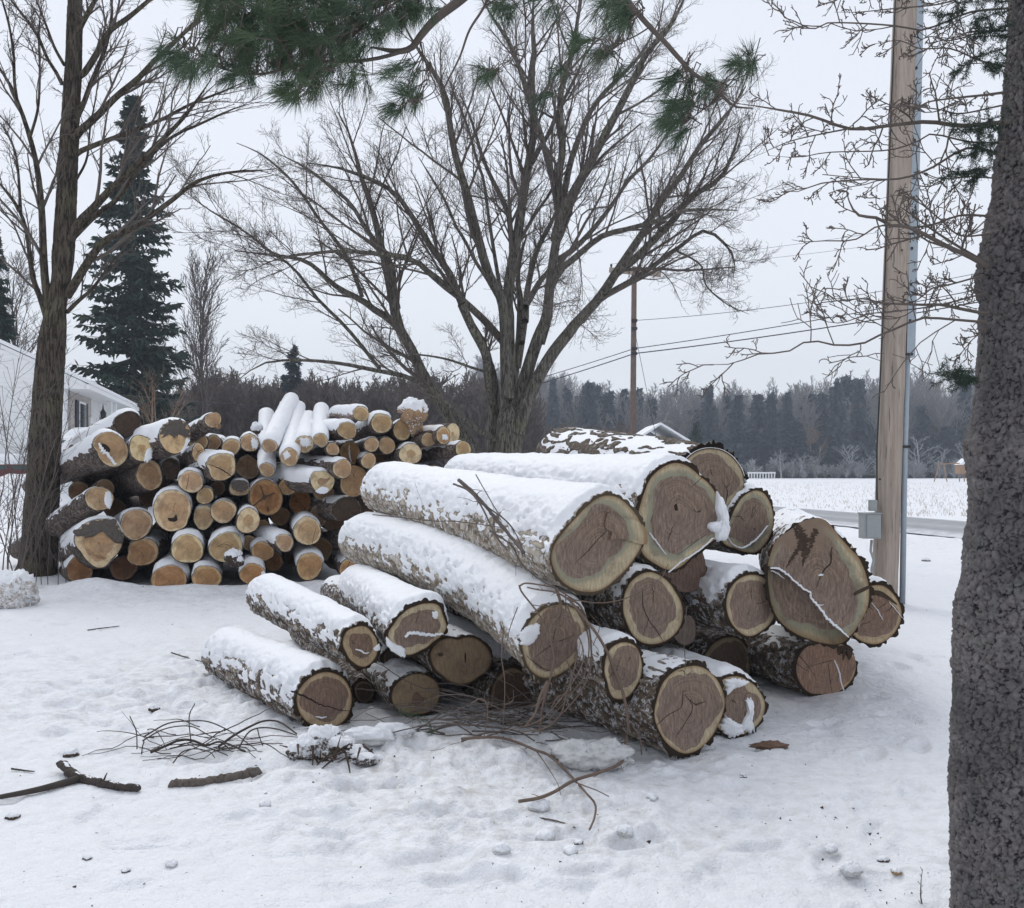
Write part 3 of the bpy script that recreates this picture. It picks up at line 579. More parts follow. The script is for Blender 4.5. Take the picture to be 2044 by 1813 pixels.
wl(24, 'dark rough barked log with snowy flank lying low beneath the small upright oval end',
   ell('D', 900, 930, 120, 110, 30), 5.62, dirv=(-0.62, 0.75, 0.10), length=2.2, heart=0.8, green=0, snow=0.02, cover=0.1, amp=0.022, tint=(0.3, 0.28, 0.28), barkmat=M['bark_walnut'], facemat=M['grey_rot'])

# cracks, ledges and snow on the walnut ends
DC, SN, SP = M['dark_crack'], M['snow'], M['splinter']
fline(W[1], 'C', [(330, 1175), (420, 1090), (500, 1000), (570, 930)], [2, 8, 9, 6], DC, 'crack')
patch(W[2], 'C', [(1410, 630), (1460, 700), (1490, 800), (1500, 920), (1480, 1000), (1400, 1005), (1400, 950), (1345, 920), (1350, 870), (1420, 850), (1400, 760)], 0.045, SN, 'snow_clump', jag=0.12)
fline(W[2], 'C', [(890, 940), (930, 990), (975, 1050), (1020, 1110)], [5, 12, 9, 4], SN, 'snow_streak', h=0.01)
fline(W[2], 'C', [(1110, 1120), (1230, 1030), (1330, 960)], [2, 5, 2], DC, 'crack')
fline(W[2], 'C', [(1215, 600), (1280, 540), (1310, 510)], [2, 5, 3], DC, 'crack')
fline(W[2], 'C', [(1040, 1250), (1150, 1160), (1270, 1085), (1385, 985)], [6, 10, 9, 8], SN, 'snow_streak', h=0.012)
patch(W[2], 'C', [(1085, 735), (1105, 725), (1115, 770), (1095, 775)], 0.002, DC, 'crack')
fline(W[3], 'C', [(1480, 740), (1495, 640), (1490, 600), (1530, 560)], [8, 12, 6, 3], DC, 'crack')
fline(W[4], 'C', [(1495, 980), (1540, 1040), (1600, 1065), (1660, 1040), (1740, 970), (1800, 890)], [5, 12, 16, 13, 8, 3], SN, 'snow_streak', h=0.012)
fline(W[5], 'D', [(1070, 225), (1072, 330), (1110, 420), (1160, 490), (1200, 555)], [3, 8, 8, 6, 3], DC, 'crack')
# the split giant: an upper slab stands proud of the lower, recessed wedge
up7 = [(375, 700), (400, 600), (450, 500), (560, 422), (640, 368), (740, 350), (815, 374), (895, 473), (985, 573), (1052, 648), (1100, 762), (1124, 882), (1110, 1015), (1050, 1128), (975, 1222), (905, 1170), (820, 1100), (760, 1010), (700, 950), (690, 895), (600, 840), (500, 740)]
def slab(lg, z, pts, thick, name, base=0.001, stain=True):
    q = np.array([fpt(lg, z, x, y, 0.0) for x, y in pts]); q = resamp(np.vstack([q, q[:1]]), 121)[:-1]
    n = len(q); fr = np.linspace(1, 0.0, 14); V = []; rho = []; hb = []; pc = q.mean(0)
    for k in fr:
        qq = pc + (q - pc) * k; V.append(qq - lg.fn * base); d_ = qq - lg.P0; rr = np.hypot(d_ @ lg.e1, d_ @ lg.e2); t_ = np.arctan2(d_ @ lg.e2, d_ @ lg.e1)
        rho.append(np.clip(rr / np.interp(t_, *lg.outline), 0, 1)); hb.append(np.interp(t_, *lg.hb))
    V = np.array(V); rho = np.array(rho); hb = np.array(hb); x = (V - lg.P0) @ lg.e1; y = (V - lg.P0) @ lg.e2
    st = ss(y / lg.rm, 0.45, 0.75) * ss(-x / lg.rm, -0.5, 0.1) if stain else 0 * rho
    o = mk(name, V, gridF(14, n, True), M['face_walnut'], lg.face, attrs={'rho': rho, 'heart': hb, 'green': np.full(rho.size, lg.green), 'stain': st}, uvs=np.stack([x, y], -1).reshape(-1, 2))
    side = np.stack([q - lg.fn * base, q - lg.fn * (base - thick)], 0)
    o2 = mk('splintered_edge', side, gridF(2, n, True), M['splinter'], lg.face, smooth=False); return o
slab(W[1], 'C', [(562, 800), (600, 790), (690, 830), (780, 850), (850, 900), (868, 960), (865, 1030), (800, 1025), (720, 1000), (640, 990), (585, 998), (600, 940), (548, 900)], 0.02, 'raised_splinter', base=0.018, stain=False)
slab(W[7], 'F', up7, 0.10, 'upper_slab')
fline(W[7], 'F', [(395, 718), (470, 725), (560, 800), (640, 868), (690, 897), (700, 945), (760, 1010), (820, 1092), (900, 1160), (970, 1225)], [12, 18, 14, 16, 14, 18, 18, 22, 18, 8], SN, 'snow_streak', h=0.022, base=0.004)
fline(W[7], 'F', [(400, 738), (450, 760), (500, 800)], [12, 14, 4], SN, 'snow_streak', h=0.02, base=-0.04)
fline(W[7], 'F', [(740, 985), (770, 990), (790, 984)], [6, 6, 2], SN, 'snow_streak', h=0.006, base=0.003)
fline(W[7], 'F', [(735, 860), (760, 790), (800, 720), (840, 680), (850, 600)], [2, 5, 9, 8, 3], DC, 'crack', base=0.003)
for q, w_ in (([(590, 400), (620, 450), (640, 520), (650, 610), (632, 705)], [26, 60, 70, 34, 3]), ([(640, 500), (600, 580), (560, 640), (512, 715)], [40, 34, 22, 4]), ([(735, 430), (710, 500), (690, 560), (665, 640)], [30, 34, 20, 3]), ([(565, 412), (585, 450), (600, 500)], [10, 26, 30]), ([(850, 560), (840, 620), (846, 680)], [4, 12, 3])):
    fline(W[7], 'F', q, w_, M['rot'], 'dark_stain', base=0.003, wob=0.6)
patch(W[7], 'F', [(1010, 900), (1060, 870), (1120, 845), (1125, 865), (1060, 900), (1010, 918)], 0.0015, M['rot'], 'dark_stain', jag=0.04, dome=False, base=0.003)
patch(W[7], 'F', [(745, 768), (770, 758), (788, 768), (760, 776)], 0.006, SN, 'snow_fleck')
fline(W[8], 'F', [(1140, 970), (1180, 1020), (1225, 1100)], [5, 8, 4], SN, 'snow_streak', h=0.006)
fline(W[8], 'F', [(1270, 970), (1310, 1010), (1370, 1085)], [4, 7, 4], SN, 'snow_streak', h=0.006)
patch(W[8], 'F', [(1150, 880), (1220, 890), (1310, 960), (1330, 990), (1240, 940), (1160, 910)], 0.0015, M['rot'], 'dark_stain', jag=0.05, dome=False)
fline(W[9], 'F', [(580, 1335), (640, 1400), (720, 1510)], [6, 5, 2], DC, 'crack')
fline(W[9], 'F', [(590, 1420), (640, 1460), (680, 1480)], [5, 5, 2], DC, 'crack')
fline(W[9], 'F', [(660, 1450), (760, 1420), (860, 1395)], [2, 4, 5], DC, 'crack')
fline(W[9], 'F', [(865, 1395), (900, 1480), (915, 1560), (935, 1620)], [6, 11, 10, 7], SN, 'snow_streak', h=0.006)
fline(W[9], 'F', [(820, 1420), (830, 1500), (845, 1620)], [4, 5, 3], DC, 'crack')
patch(W[9], 'F', [(880, 1290), (980, 1290), (1000, 1340), (970, 1400), (960, 1330), (930, 1400), (920, 1320), (895, 1360)], 0.0015, M['rot'], 'dark_stain', jag=0.05, dome=False)
fline(W[11], 'D', [(855, 780), (900, 740), (925, 670)], [2, 4, 2], DC, 'crack')
fline(W[12], 'D', [(1150, 1080), (1230, 1010), (1310, 960), (1320, 870), (1330, 860)], [3, 6, 5, 5, 3], DC, 'crack')
fline(W[12], 'D', [(1275, 1150), (1340, 1050), (1380, 960), (1330, 880)], [2, 6, 7, 4], DC, 'crack')
fline(W[12], 'D', [(1365, 915), (1400, 945), (1460, 925)], [8, 14, 3], M['rot'], 'crack')
fline(W[12], 'D', [(1290, 740), (1320, 735), (1345, 760), (1380, 735)], [4, 6, 5, 3], DC, 'crack')
for q in ([(1585, 790), (1640, 780), (1720, 800), (1690, 830), (1620, 850), (1590, 880)], [(1705, 910), (1740, 910), (1760, 980), (1745, 1060), (1765, 1110), (1690, 1100), (1700, 1040), (1720, 990)], [(1580, 1010), (1620, 1040), (1700, 1080), (1680, 1140), (1590, 1140), (1560, 1080)]):
    patch(W[13], 'D', q, 0.02, SN, 'snow_clump', jag=0.35)
fline(W[14], 'D', [(345, 640), (430, 710), (500, 740)], [3, 7, 3], DC, 'crack')
patch(W[14], 'D', [(300, 500), (330, 470), (400, 440), (430, 470), (400, 540), (340, 580), (310, 560)], 0.02, SN, 'snow_clump', jag=0.3)
for q in ([(510, 560), (525, 480), (560, 450)], [(515, 560), (580, 540), (640, 510)], [(505, 575), (450, 610), (400, 650)]): fline(W[14], 'D', q, [7, 5, 2], DC, 'crack')
fline(W[16], 'E', [(1425, 600), (1460, 572), (1540, 575), (1620, 585), (1695, 575)], [12, 26, 24, 20, 10], SN, 'snow_shelf', h=0.03)
patch(W[16], 'E', [(1290, 590), (1340, 640), (1420, 680), (1430, 745), (1360, 720), (1300, 660)], 0.012, SN, 'snow_clump', jag=0.25)
patch(W[16], 'E', [(1620, 420), (1660, 420), (1655, 470), (1625, 460)], 0.004, SN, 'snow_fleck', jag=0.3)
fline(W[17], 'E', [(1070, 688), (1110, 695), (1140, 715), (1168, 710)], [6, 12, 10, 5], SN, 'snow_streak', h=0.008)
patch(W[17], 'E', [(1200, 680), (1240, 650), (1250, 690), (1215, 700)], 0.006, SN, 'snow_fleck', jag=0.3)
fline(W[18], 'E', [(612, 985), (680, 1010), (760, 1050), (830, 1085), (900, 1100), (960, 1120), (1040, 1128)], [10, 16, 15, 12, 8, 9, 4], DC, 'crack')
fline(W[18], 'E', [(785, 1165), (830, 1175), (865, 1168)], [6, 12, 5], SN, 'snow_streak', h=0.008)
patch(W[20], 'E', [(1855, 710), (1862, 720), (1860, 790), (1850, 740)], 0.002, DC, 'crack')
patch(W[20], 'E', [(1655, 715), (1690, 712), (1700, 732), (1670, 738)], 0.002, M['rot'], 'knot')
patch(W[19], 'E', [(1480, 1020), (1530, 1005), (1560, 1050), (1540, 1090), (1480, 1080)], 0.0015, M['splinter'], 'knot')

# ------------------------------------------------------------------ the far pile: pale logs
GP = 'pale logs in the far pile'; PL = {}
TL, TM = (-0.50, 0.85, -0.10), (-0.28, 0.96, 0.0)
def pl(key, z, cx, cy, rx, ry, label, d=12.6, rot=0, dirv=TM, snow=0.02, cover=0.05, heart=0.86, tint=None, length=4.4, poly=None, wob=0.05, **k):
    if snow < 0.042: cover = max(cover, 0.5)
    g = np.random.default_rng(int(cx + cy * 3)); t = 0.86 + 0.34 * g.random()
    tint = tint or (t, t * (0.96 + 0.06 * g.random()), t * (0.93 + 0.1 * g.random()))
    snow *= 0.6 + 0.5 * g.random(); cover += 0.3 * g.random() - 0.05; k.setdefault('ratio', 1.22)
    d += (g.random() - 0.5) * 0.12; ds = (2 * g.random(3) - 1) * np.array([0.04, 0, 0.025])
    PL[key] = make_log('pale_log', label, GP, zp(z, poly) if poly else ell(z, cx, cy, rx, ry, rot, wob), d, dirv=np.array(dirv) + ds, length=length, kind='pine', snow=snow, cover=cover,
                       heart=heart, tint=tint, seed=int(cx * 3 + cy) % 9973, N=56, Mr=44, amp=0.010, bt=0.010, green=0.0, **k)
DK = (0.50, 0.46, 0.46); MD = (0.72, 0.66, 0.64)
A_ = 'A'; B_ = 'B'
pl(1, A_, 845, 460, 138, 142, 'big hollow log end with a diagonal snow streak, in the far pile', 12.0, length=6.0, poly=[(720, 380), (780, 335), (850, 325), (930, 370), (975, 430), (985, 500), (955, 560), (890, 600), (830, 590), (770, 545), (745, 480), (710, 430)], far=(62, 968), dfar=16.6, ratio=0.75, snow=0.06)
pl(2, A_, 1085, 455, 90, 108, 'chipped yellow log end with clinging snow, just right of the hollow log', 12.1, dirv=TL, length=5.0, heart=0.3, tint=(1.15, 1.12, 1.0), stain=0)
pl(3, A_, 975, 262, 104, 96, 'dark broken log end with a snowy top, highest at the left of the far pile', 12.5, dirv=(-0.62, 0.75, -0.16), length=4.5, rough_end=0.05, facemat=M['rot'], snow=0.06)
pl(4, A_, 1345, 362, 115, 138, 'big log end black with rot above and splintered yellow below, on the top left', 12.2, dirv=(-0.75, 0.72, -0.12), length=3.2, heart=0.2, rough_end=0.02, tint=(1.1, 0.98, 0.85), snow=0.06)
pl(5, A_, 1635, 238, 64, 64, 'small log sticking up above the top row with a knob on its end', 12.3, dirv=(-0.55, 0.6, -0.22), length=2.0, ratio=1.1)
pl(6, A_, 1525, 410, 72, 72, 'pale log end just behind the starry split one, upper left middle', 12.8, snow=0.04)
pl(7, A_, 1522, 485, 52, 68, 'small log end with a star of splits, beside the black rotted one', 12.3, dirv=TL, length=2.6)
pl(8, A_, 1640, 412, 60, 60, 'greyish log end right under the small log that sticks up', 12.9, tint=MD)
pl(9, A_, 1775, 447, 72, 66, 'orange log end under a thick cap of snow, left of the snow dusted one', 12.5, snow=0.06)
pl(10, A_, 1915, 412, 72, 74, 'round log end dusted with snow on its right half, left of the long snowy poles', 12.5, snow=0.05)
pl(11, A_, 1148, 660, 105, 116, 'plain brown log end below the chipped yellow one', 12.4, dirv=TL, length=5.0, tint=MD, snow=0.0)
pl(12, A_, 1695, 592, 115, 105, 'heart shaped log end with one black crack and a snow cap', 12.0, poly=[(1590, 545), (1650, 500), (1720, 490), (1790, 505), (1808, 580), (1800, 650), (1750, 690), (1680, 706), (1620, 680), (1605, 620), (1578, 580)], snow=0.07, dirv=(-0.5, 0.85, 0))
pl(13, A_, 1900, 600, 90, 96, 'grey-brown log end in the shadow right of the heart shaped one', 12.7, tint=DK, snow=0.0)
pl(14, A_, 1465, 712, 95, 90, 'round log end with one upright crack, snow capped, above the big one with a slot', 12.1, snow=0.06)
pl(15, A_, 1575, 820, 67, 67, 'small round log end touching the upper right of the big slotted one', 12.2, snow=0.03)
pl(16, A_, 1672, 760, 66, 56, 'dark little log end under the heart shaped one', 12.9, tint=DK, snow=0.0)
pl(17, A_, 1840, 762, 80, 66, 'flat log end sooty on top with a cream lower rim', 12.3, tint=(0.75, 0.74, 0.72), heart=0.8, snow=0.03)
pl(18, A_, 757, 840, 108, 98, 'log end with snow on its right side, resting behind the left tree', 12.1, rot=10, far=(40, 1096), dfar=15.2, ratio=1.0, snow=0.03, cover=0.35)
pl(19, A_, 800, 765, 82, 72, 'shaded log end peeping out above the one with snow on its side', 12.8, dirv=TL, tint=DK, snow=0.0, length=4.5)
pl(20, A_, 1047, 1037, 130, 116, 'large tan log end left of the big slotted one', 12.2, dirv=TL, snow=0.05)
pl(21, A_, 1325, 930, 143, 165, 'biggest upright oval end with a black slot near its bottom, in the far pile', 12.0, poly=[(1190, 860), (1240, 790), (1320, 770), (1400, 790), (1450, 850), (1465, 920), (1440, 1000), (1430, 1050), (1360, 1085), (1290, 1092), (1220, 1050), (1185, 980)], snow=0.05)
pl(22, A_, 1565, 987, 84, 92, 'round log end with a bark collar right of the slotted one', 12.2, snow=0.03)
pl(23, A_, 1715, 940, 95, 95, 'larger tan log end above the snow capped pair in the lower middle', 12.3, snow=0.03)
pl(24, A_, 1905, 1010, 90, 104, 'blotchy yellow log end with snow on top, below the sooty flat one', 12.0, heart=0.5, snow=0.04)
pl(25, A_, 755, 1180, 180, 190, 'ragged big log end with grey rotten upper half and a splintered step', 11.9, poly=[(580, 1090), (640, 1040), (760, 1000), (860, 1000), (910, 1050), (942, 1150), (920, 1240), (850, 1310), (810, 1370), (740, 1375), (680, 1330), (620, 1250), (565, 1180)], dirv=TL, length=3.0, heart=0.7, rough_end=0.02, snow=0.05)
pl(26, A_, 1096, 1250, 125, 103, 'brown kidney shaped log end with a pale rim, low on the left', 12.3, poly=[(990, 1190), (1060, 1155), (1150, 1148), (1205, 1190), (1218, 1260), (1180, 1330), (1110, 1355), (1020, 1345), (968, 1310), (985, 1260)], tint=(0.78, 0.66, 0.58), snow=0.03)
pl(27, A_, 1440, 1225, 120, 120, 'large golden log end with a snow cap, left of its snow blanketed twin', 12.0, snow=0.07)
pl(28, A_, 1735, 1215, 125, 122, 'large golden log end under a deep snow blanket, lower middle of the far pile', 12.0, snow=0.09, length=3.4)
pl(29, A_, 610, 1392, 105, 100, 'orange-brown log end half buried in snow, at the foot left below the ragged one', 12.4, tint=(0.72, 0.55, 0.46), snow=0.04, dirv=TL)
pl(30, A_, 950, 1370, 110, 96, 'dark red-brown log end half buried under the kidney shaped one', 12.5, tint=(0.42, 0.30, 0.27), snow=0.0)
pl(31, A_, 1300, 1468, 136, 128, 'orange hearted log end half sunk in snow, leftmost of three along the foot', 12.05, tint=(0.98, 0.8, 0.68), snow=0.08, length=3.0)
pl(32, A_, 1585, 1450, 110, 105, 'log end with curled rings half sunk in snow, middle of three at the foot', 12.0, tint=(1.0, 0.86, 0.72), snow=0.08, length=3.2)
pl(33, B_, 180, 1182, 66, 66, 'small tan log end tucked beside the deep snow blanket log', 12.3, snow=0.0)
pl(34, B_, 212, 1425, 100, 92, 'log end with a white tag, half sunk in snow at the foot', 12.0, tint=(0.98, 0.78, 0.62), snow=0.08, length=3.0)
pl(35, A_, 1310, 610, 75, 80, 'black rough log end patched with snow, above the cracked round one', 12.6, rough_end=0.05, facemat=M['rot'], snow=0.05, dirv=TL, length=2.5)
pl(36, B_, 340, 437, 60, 58, 'longest snow covered pole reaching highest above the pile', 12.0, far=uv(B_, 512, 92), dfar=15.0, ratio=1.05, snow=0.06, cover=-0.3, barkmat=M['bark_birch'])
pl(37, B_, 320, 620, 60, 57, 'snowy pole rising behind the longest pole, its end in the second row', 12.2, far=uv(B_, 318, 205), dfar=15.2, ratio=1.15, snow=0.06, cover=-0.2)
pl(38, B_, 492, 522, 75, 68, 'snow covered pole just right of the longest one with a flecked end', 11.95, far=uv(B_, 560, 145), dfar=15.0, ratio=0.85, snow=0.06, cover=-0.3, barkmat=M['bark_birch'])
pl(39, B_, 610, 422, 68, 70, 'snow covered pole with a snow plastered end, third from the left of the poles', 12.2, far=uv(B_, 640, 235), dfar=14.6, ratio=1.1, snow=0.06, cover=-0.3, barkmat=M['bark_birch'])
pl(40, B_, 732, 392, 57, 55, 'rightmost snow covered pole, straight and upright with a yellow end', 12.0, far=uv(B_, 738, 160), dfar=14.8, ratio=1.15, snow=0.06, cover=-0.3, barkmat=M['bark_birch'])
pl(41, B_, 825, 462, 53, 53, 'small round log end below right of the rightmost snowy pole', 12.2, snow=0.03)
pl(42, B_, 935, 320, 72, 72, 'round yellow log end with a snowy back, right of the poles', 12.2, dirv=(-0.45, 0.85, 0.02), snow=0.06)
pl(43, B_, 1043, 190, 60, 60, 'top log lying crosswise with streaky snowy bark, right of the poles', 12.3, far=uv(B_, 840, 185), dfar=13.6, ratio=0.8, snow=0.045, cover=-0.1, barkmat=M['bark_birch'])
pl(44, B_, 1200, 262, 78, 84, 'big yellow log end with a snow cap on the top right of the far pile', 12.1, snow=0.06)
pl(45, B_, 1360, 312, 78, 82, 'tan log end with a thin snow cap right of the big capped one', 12.3, snow=0.04)
pl(47, B_, 1125, 427, 57, 61, 'small ringed log end, left of a pair in the upper right', 12.2, snow=0.03)
pl(48, B_, 1240, 434, 62, 68, 'small log end with a dark heart star, right of a pair in the upper right', 12.3, snow=0.03)
pl(49, B_, 1100, 551, 60, 62, 'small clearly ringed log end below the ringed one of the pair', 12.15, snow=0.03)
pl(50, B_, 960, 492, 80, 90, 'brown log end with a vertical snow streak, under the round yellow one', 12.6, tint=(0.85, 0.72, 0.6), snow=0.0)
pl(51, B_, 898, 612, 71, 80, 'yellow log end overlapping the widest plain one', 11.9, dirv=(-0.62, 0.78, 0.03), snow=0.04)
pl(52, B_, 990, 706, 120, 118, 'widest plain tan log end with a short radial crack, right of centre', 12.3, tint=(0.82, 0.74, 0.68), heart=0.95, snow=0.0)
pl(53, B_, 1423, 497, 85, 85, 'clean cream coloured log end, largest at the right', 12.1, tint=(1.12, 1.12, 1.1), heart=0.4, snow=0.03)
pl(54, B_, 1560, 389, 57, 58, 'small cream log end on a long dark log, right of the clean large one', 12.2, dirv=(-0.5, 0.8, -0.03), snow=0.0)
pl(55, B_, 1672, 358, 57, 68, 'log end with a snowy centre in front of the pale one at the far right', 12.2, tint=(1, 0.92, 0.82), dirv=(-0.5, 0.8, 0), snow=0.04)
pl(56, B_, 1745, 342, 60, 78, 'pale cut log end highest at the far right', 12.7, tint=(1.15, 1.15, 1.12), heart=0.2, snow=0.0, dirv=(-0.5, 0.8, 0))
pl(57, B_, 1826, 461, 59, 66, 'outermost log end on the right with a long dark flank', 12.0, dirv=(-0.45, 0.85, -0.02), snow=0.012, cover=0.4)
pl(58, B_, 745, 710, 95, 90, 'three cornered log end with a rotten brown centre', 11.9, poly=[(655, 650), (720, 632), (800, 650), (842, 690), (835, 730), (790, 795), (720, 802), (680, 770), (655, 710)], tint=(1.15, 1.14, 1.1), heart=0.1, snow=0.05, dirv=(-0.62, 0.78, 0.06))
pl(59, B_, 757, 800, 80, 60, 'brown log end directly under the three cornered one', 12.5, tint=MD, snow=0.0)
pl(60, B_, 485, 741, 79, 78, 'plain round tan log end left of the three cornered one', 12.3, tint=(0.9, 0.8, 0.7), snow=0.0)
pl(61, B_, 310, 830, 120, 142, 'large rough brown log end split like a star, in the middle of the far pile', 12.2, poly=[(180, 820), (220, 730), (300, 690), (380, 720), (435, 790), (440, 880), (400, 950), (320, 972), (240, 930), (190, 880)], tint=(0.62, 0.46, 0.34), rough_end=0.05, snow=0.02)
pl(62, B_, 577, 872, 90, 90, 'rough orange and black log end right of the starry brown one', 12.6, tint=(0.5, 0.33, 0.2), rough_end=0.06, snow=0.03)
pl(63, B_, 420, 625, 48, 56, 'little tan log end between two snowy pole ends', 12.6, tint=MD, snow=0.0)
pl(64, B_, 423, 977, 72, 76, 'dim brown log end under the starry brown one', 12.7, tint=(0.55, 0.45, 0.38), snow=0.0)
pl(65, B_, 285, 1060, 60, 64, 'small tan log end right of the blotchy yellow one', 12.4, tint=MD, snow=0.0)
pl(66, B_, 630, 1092, 103, 116, 'large clean log end with a slanting crack, in the lower middle right', 12.0, snow=0.05)
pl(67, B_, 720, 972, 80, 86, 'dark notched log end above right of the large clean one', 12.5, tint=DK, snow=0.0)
pl(68, B_, 455, 1180, 69, 73, 'round yellow log end with a snowy flank, left of the large clean one', 12.0, dirv=(-0.6, 0.8, 0.1), snow=0.05)
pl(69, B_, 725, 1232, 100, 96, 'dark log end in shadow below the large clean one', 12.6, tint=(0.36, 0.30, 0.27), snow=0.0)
pl(70, B_, 285, 1246, 85, 80, 'tan log end left below the round yellow one with snowy flank', 12.2, tint=(0.88, 0.76, 0.64), snow=0.05)
pl(71, B_, 370, 1320, 76, 78, 'dark brown chipped log end low between the foot logs', 12.5, tint=(0.5, 0.36, 0.28), rough_end=0.02, snow=0.02)
pl(72, B_, 645, 1360, 103, 104, 'log end with faint spokes at the foot, right of centre', 12.1, tint=(0.95, 0.82, 0.7), snow=0.05)
pl(73, B_, 950, 1385, 72, 88, 'log end with a black slanting crack at the foot beside the near pile', 12.1, tint=(0.9, 0.75, 0.6), snow=0.04)
pl(74, B_, 940, 1140, 55, 82, 'half hidden yellow log end behind the back of the near pile', 12.3, snow=0.0, dirv=TL)
pl(75, B_, 930, 922, 106, 96, 'black rotten log end flecked with snow below the widest plain one', 12.2, rough_end=0.06, facemat=M['rot'], snow=0.04, dirv=(-0.5, 0.8, 0))
pl(76, B_, 1220, 650, 62, 66, 'half hidden log end with bark collar above the snowy back of the near pile', 12.2, snow=0.05, dirv=(-0.45, 0.85, 0))
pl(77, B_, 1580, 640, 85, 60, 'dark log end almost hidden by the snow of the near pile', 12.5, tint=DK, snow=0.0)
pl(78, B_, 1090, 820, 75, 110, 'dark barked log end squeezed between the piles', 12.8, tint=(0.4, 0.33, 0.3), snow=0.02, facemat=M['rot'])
# cracks, holes and snow on the pale ends
patch(PL[1], 'A', [(780, 420), (810, 425), (842, 455), (840, 485), (805, 475), (782, 450)], 0.002, DC, 'hollow', jag=0.1, dome=False)
fline(PL[1], 'A', [(755, 415), (790, 470), (840, 520), (890, 580)], [12, 30, 22, 20], SN, 'snow_streak', h=0.03)
patch(PL[2], 'A', [(1130, 450), (1165, 460), (1160, 540), (1110, 555), (1115, 500)], 0.02, SN, 'snow_clump', jag=0.4)
patch(PL[2], 'A', [(1150, 370), (1180, 400), (1182, 450), (1160, 430)], 0.03, SN, 'snow_clump', jag=0.3)
patch(PL[4], 'A', [(1232, 330), (1260, 270), (1330, 232), (1420, 250), (1450, 320), (1440, 380), (1390, 350), (1350, 370), (1300, 360), (1280, 330), (1250, 380)], 0.01, M['grey_rot'], 'rotten_patch', jag=0.45)
patch(PL[4], 'A', [(1430, 370), (1455, 390), (1435, 440), (1400, 490), (1380, 485), (1410, 440)], 0.02, SN, 'snow_clump', jag=0.4)
patch(PL[5], 'A', [(1650, 270), (1680, 270), (1690, 300), (1660, 300)], 0.05, M['rough_wood'], 'knob', jag=0.2)
for q in ([(1522, 480), (1490, 440)], [(1522, 480), (1565, 460)], [(1522, 480), (1500, 530)], [(1522, 480), (1560, 500)]): fline(PL[7], 'A', q, [5, 2], DC, 'crack')
fline(PL[12], 'A', [(1590, 575), (1650, 595), (1720, 630), (1780, 672)], [4, 8, 12, 8], DC, 'crack')
fline(PL[14], 'A', [(1450, 650), (1445, 700), (1430, 770)], [3, 5, 4], DC, 'crack')
patch(PL[10], 'A', [(1930, 370), (1975, 390), (1975, 450), (1935, 450)], 0.01, SN, 'snow_fleck', jag=0.5)
patch(PL[18], 'A', [(810, 790), (845, 790), (862, 860), (840, 920), (815, 900), (800, 850)], 0.012, SN, 'snow_clump', jag=0.2)
patch(PL[17], 'A', [(1770, 740), (1790, 705), (1860, 700), (1905, 730), (1900, 770), (1850, 790), (1800, 775)], 0.004, M['grey_rot'], 'rotten_patch', jag=0.2)
patch(PL[21], 'A', [(1285, 990), (1340, 985), (1352, 960), (1362, 1000), (1345, 1018), (1300, 1015)], 0.002, DC, 'hollow', jag=0.1, dome=False)
patch(PL[25], 'A', [(580, 1080), (650, 1045), (760, 1000), (860, 1000), (915, 1060), (935, 1150), (890, 1180), (850, 1150), (830, 1100), (770, 1100), (720, 1130), (660, 1140), (600, 1130)], 0.02, M['grey_rot'], 'rotten_patch', jag=0.35)
fline(PL[25], 'A', [(650, 1220), (700, 1260), (760, 1285), (815, 1300)], [6, 22, 22, 8], M['rough_wood'], 'splintered_step', h=0.02)
patch(PL[34], 'B', [(275, 1405), (300, 1400), (305, 1430), (280, 1432)], 0.002, M['snow'], 'tag', jag=0.0, dome=False)
fline(PL[50], 'B', [(950, 430), (955, 500), (965, 570)], [8, 14, 8], SN, 'snow_streak', h=0.012)
fline(PL[52], 'B', [(975, 640), (1000, 690)], [4, 3], DC, 'crack')
patch(PL[58], 'B', [(705, 700), (730, 680), (770, 690), (810, 680), (780, 715), (740, 740), (710, 725)], 0.003, M['rough_wood'], 'rotten_heart', jag=0.15)
patch(PL[58], 'B', [(690, 785), (740, 750), (790, 765), (775, 800), (720, 803)], 0.012, SN, 'snow_clump', jag=0.2)
patch(PL[55], 'B', [(1665, 350), (1700, 350), (1705, 390), (1670, 385)], 0.012, SN, 'snow_clump', jag=0.4)
patch(PL[39], 'B', [(570, 380), (640, 375), (660, 420), (630, 450), (580, 430)], 0.01, SN, 'snow_clump', jag=0.5)
patch(PL[38], 'B', [(440, 490), (480, 480), (500, 510), (460, 540)], 0.01, SN, 'snow_fleck', jag=0.5)
for q in ([(300, 830), (270, 740)], [(300, 830), (380, 800)], [(300, 830), (330, 940)], [(300, 830), (210, 900)]): fline(PL[61], 'B', q, [16, 8], M['rot'], 'crack')
fline(PL[66], 'B', [(695, 1060), (680, 1130), (665, 1190)], [3, 5, 4], DC, 'crack')
fline(PL[73], 'B', [(965, 1310), (945, 1350), (925, 1400)], [5, 6, 5], DC, 'crack')
fline(PL[13], 'A', [(1905, 530), (1895, 640)], [3, 3], DC, 'crack')
fline(PL[28], 'A', [(1660, 1215), (1720, 1190), (1800, 1225)], [3, 4, 3], DC, 'crack')

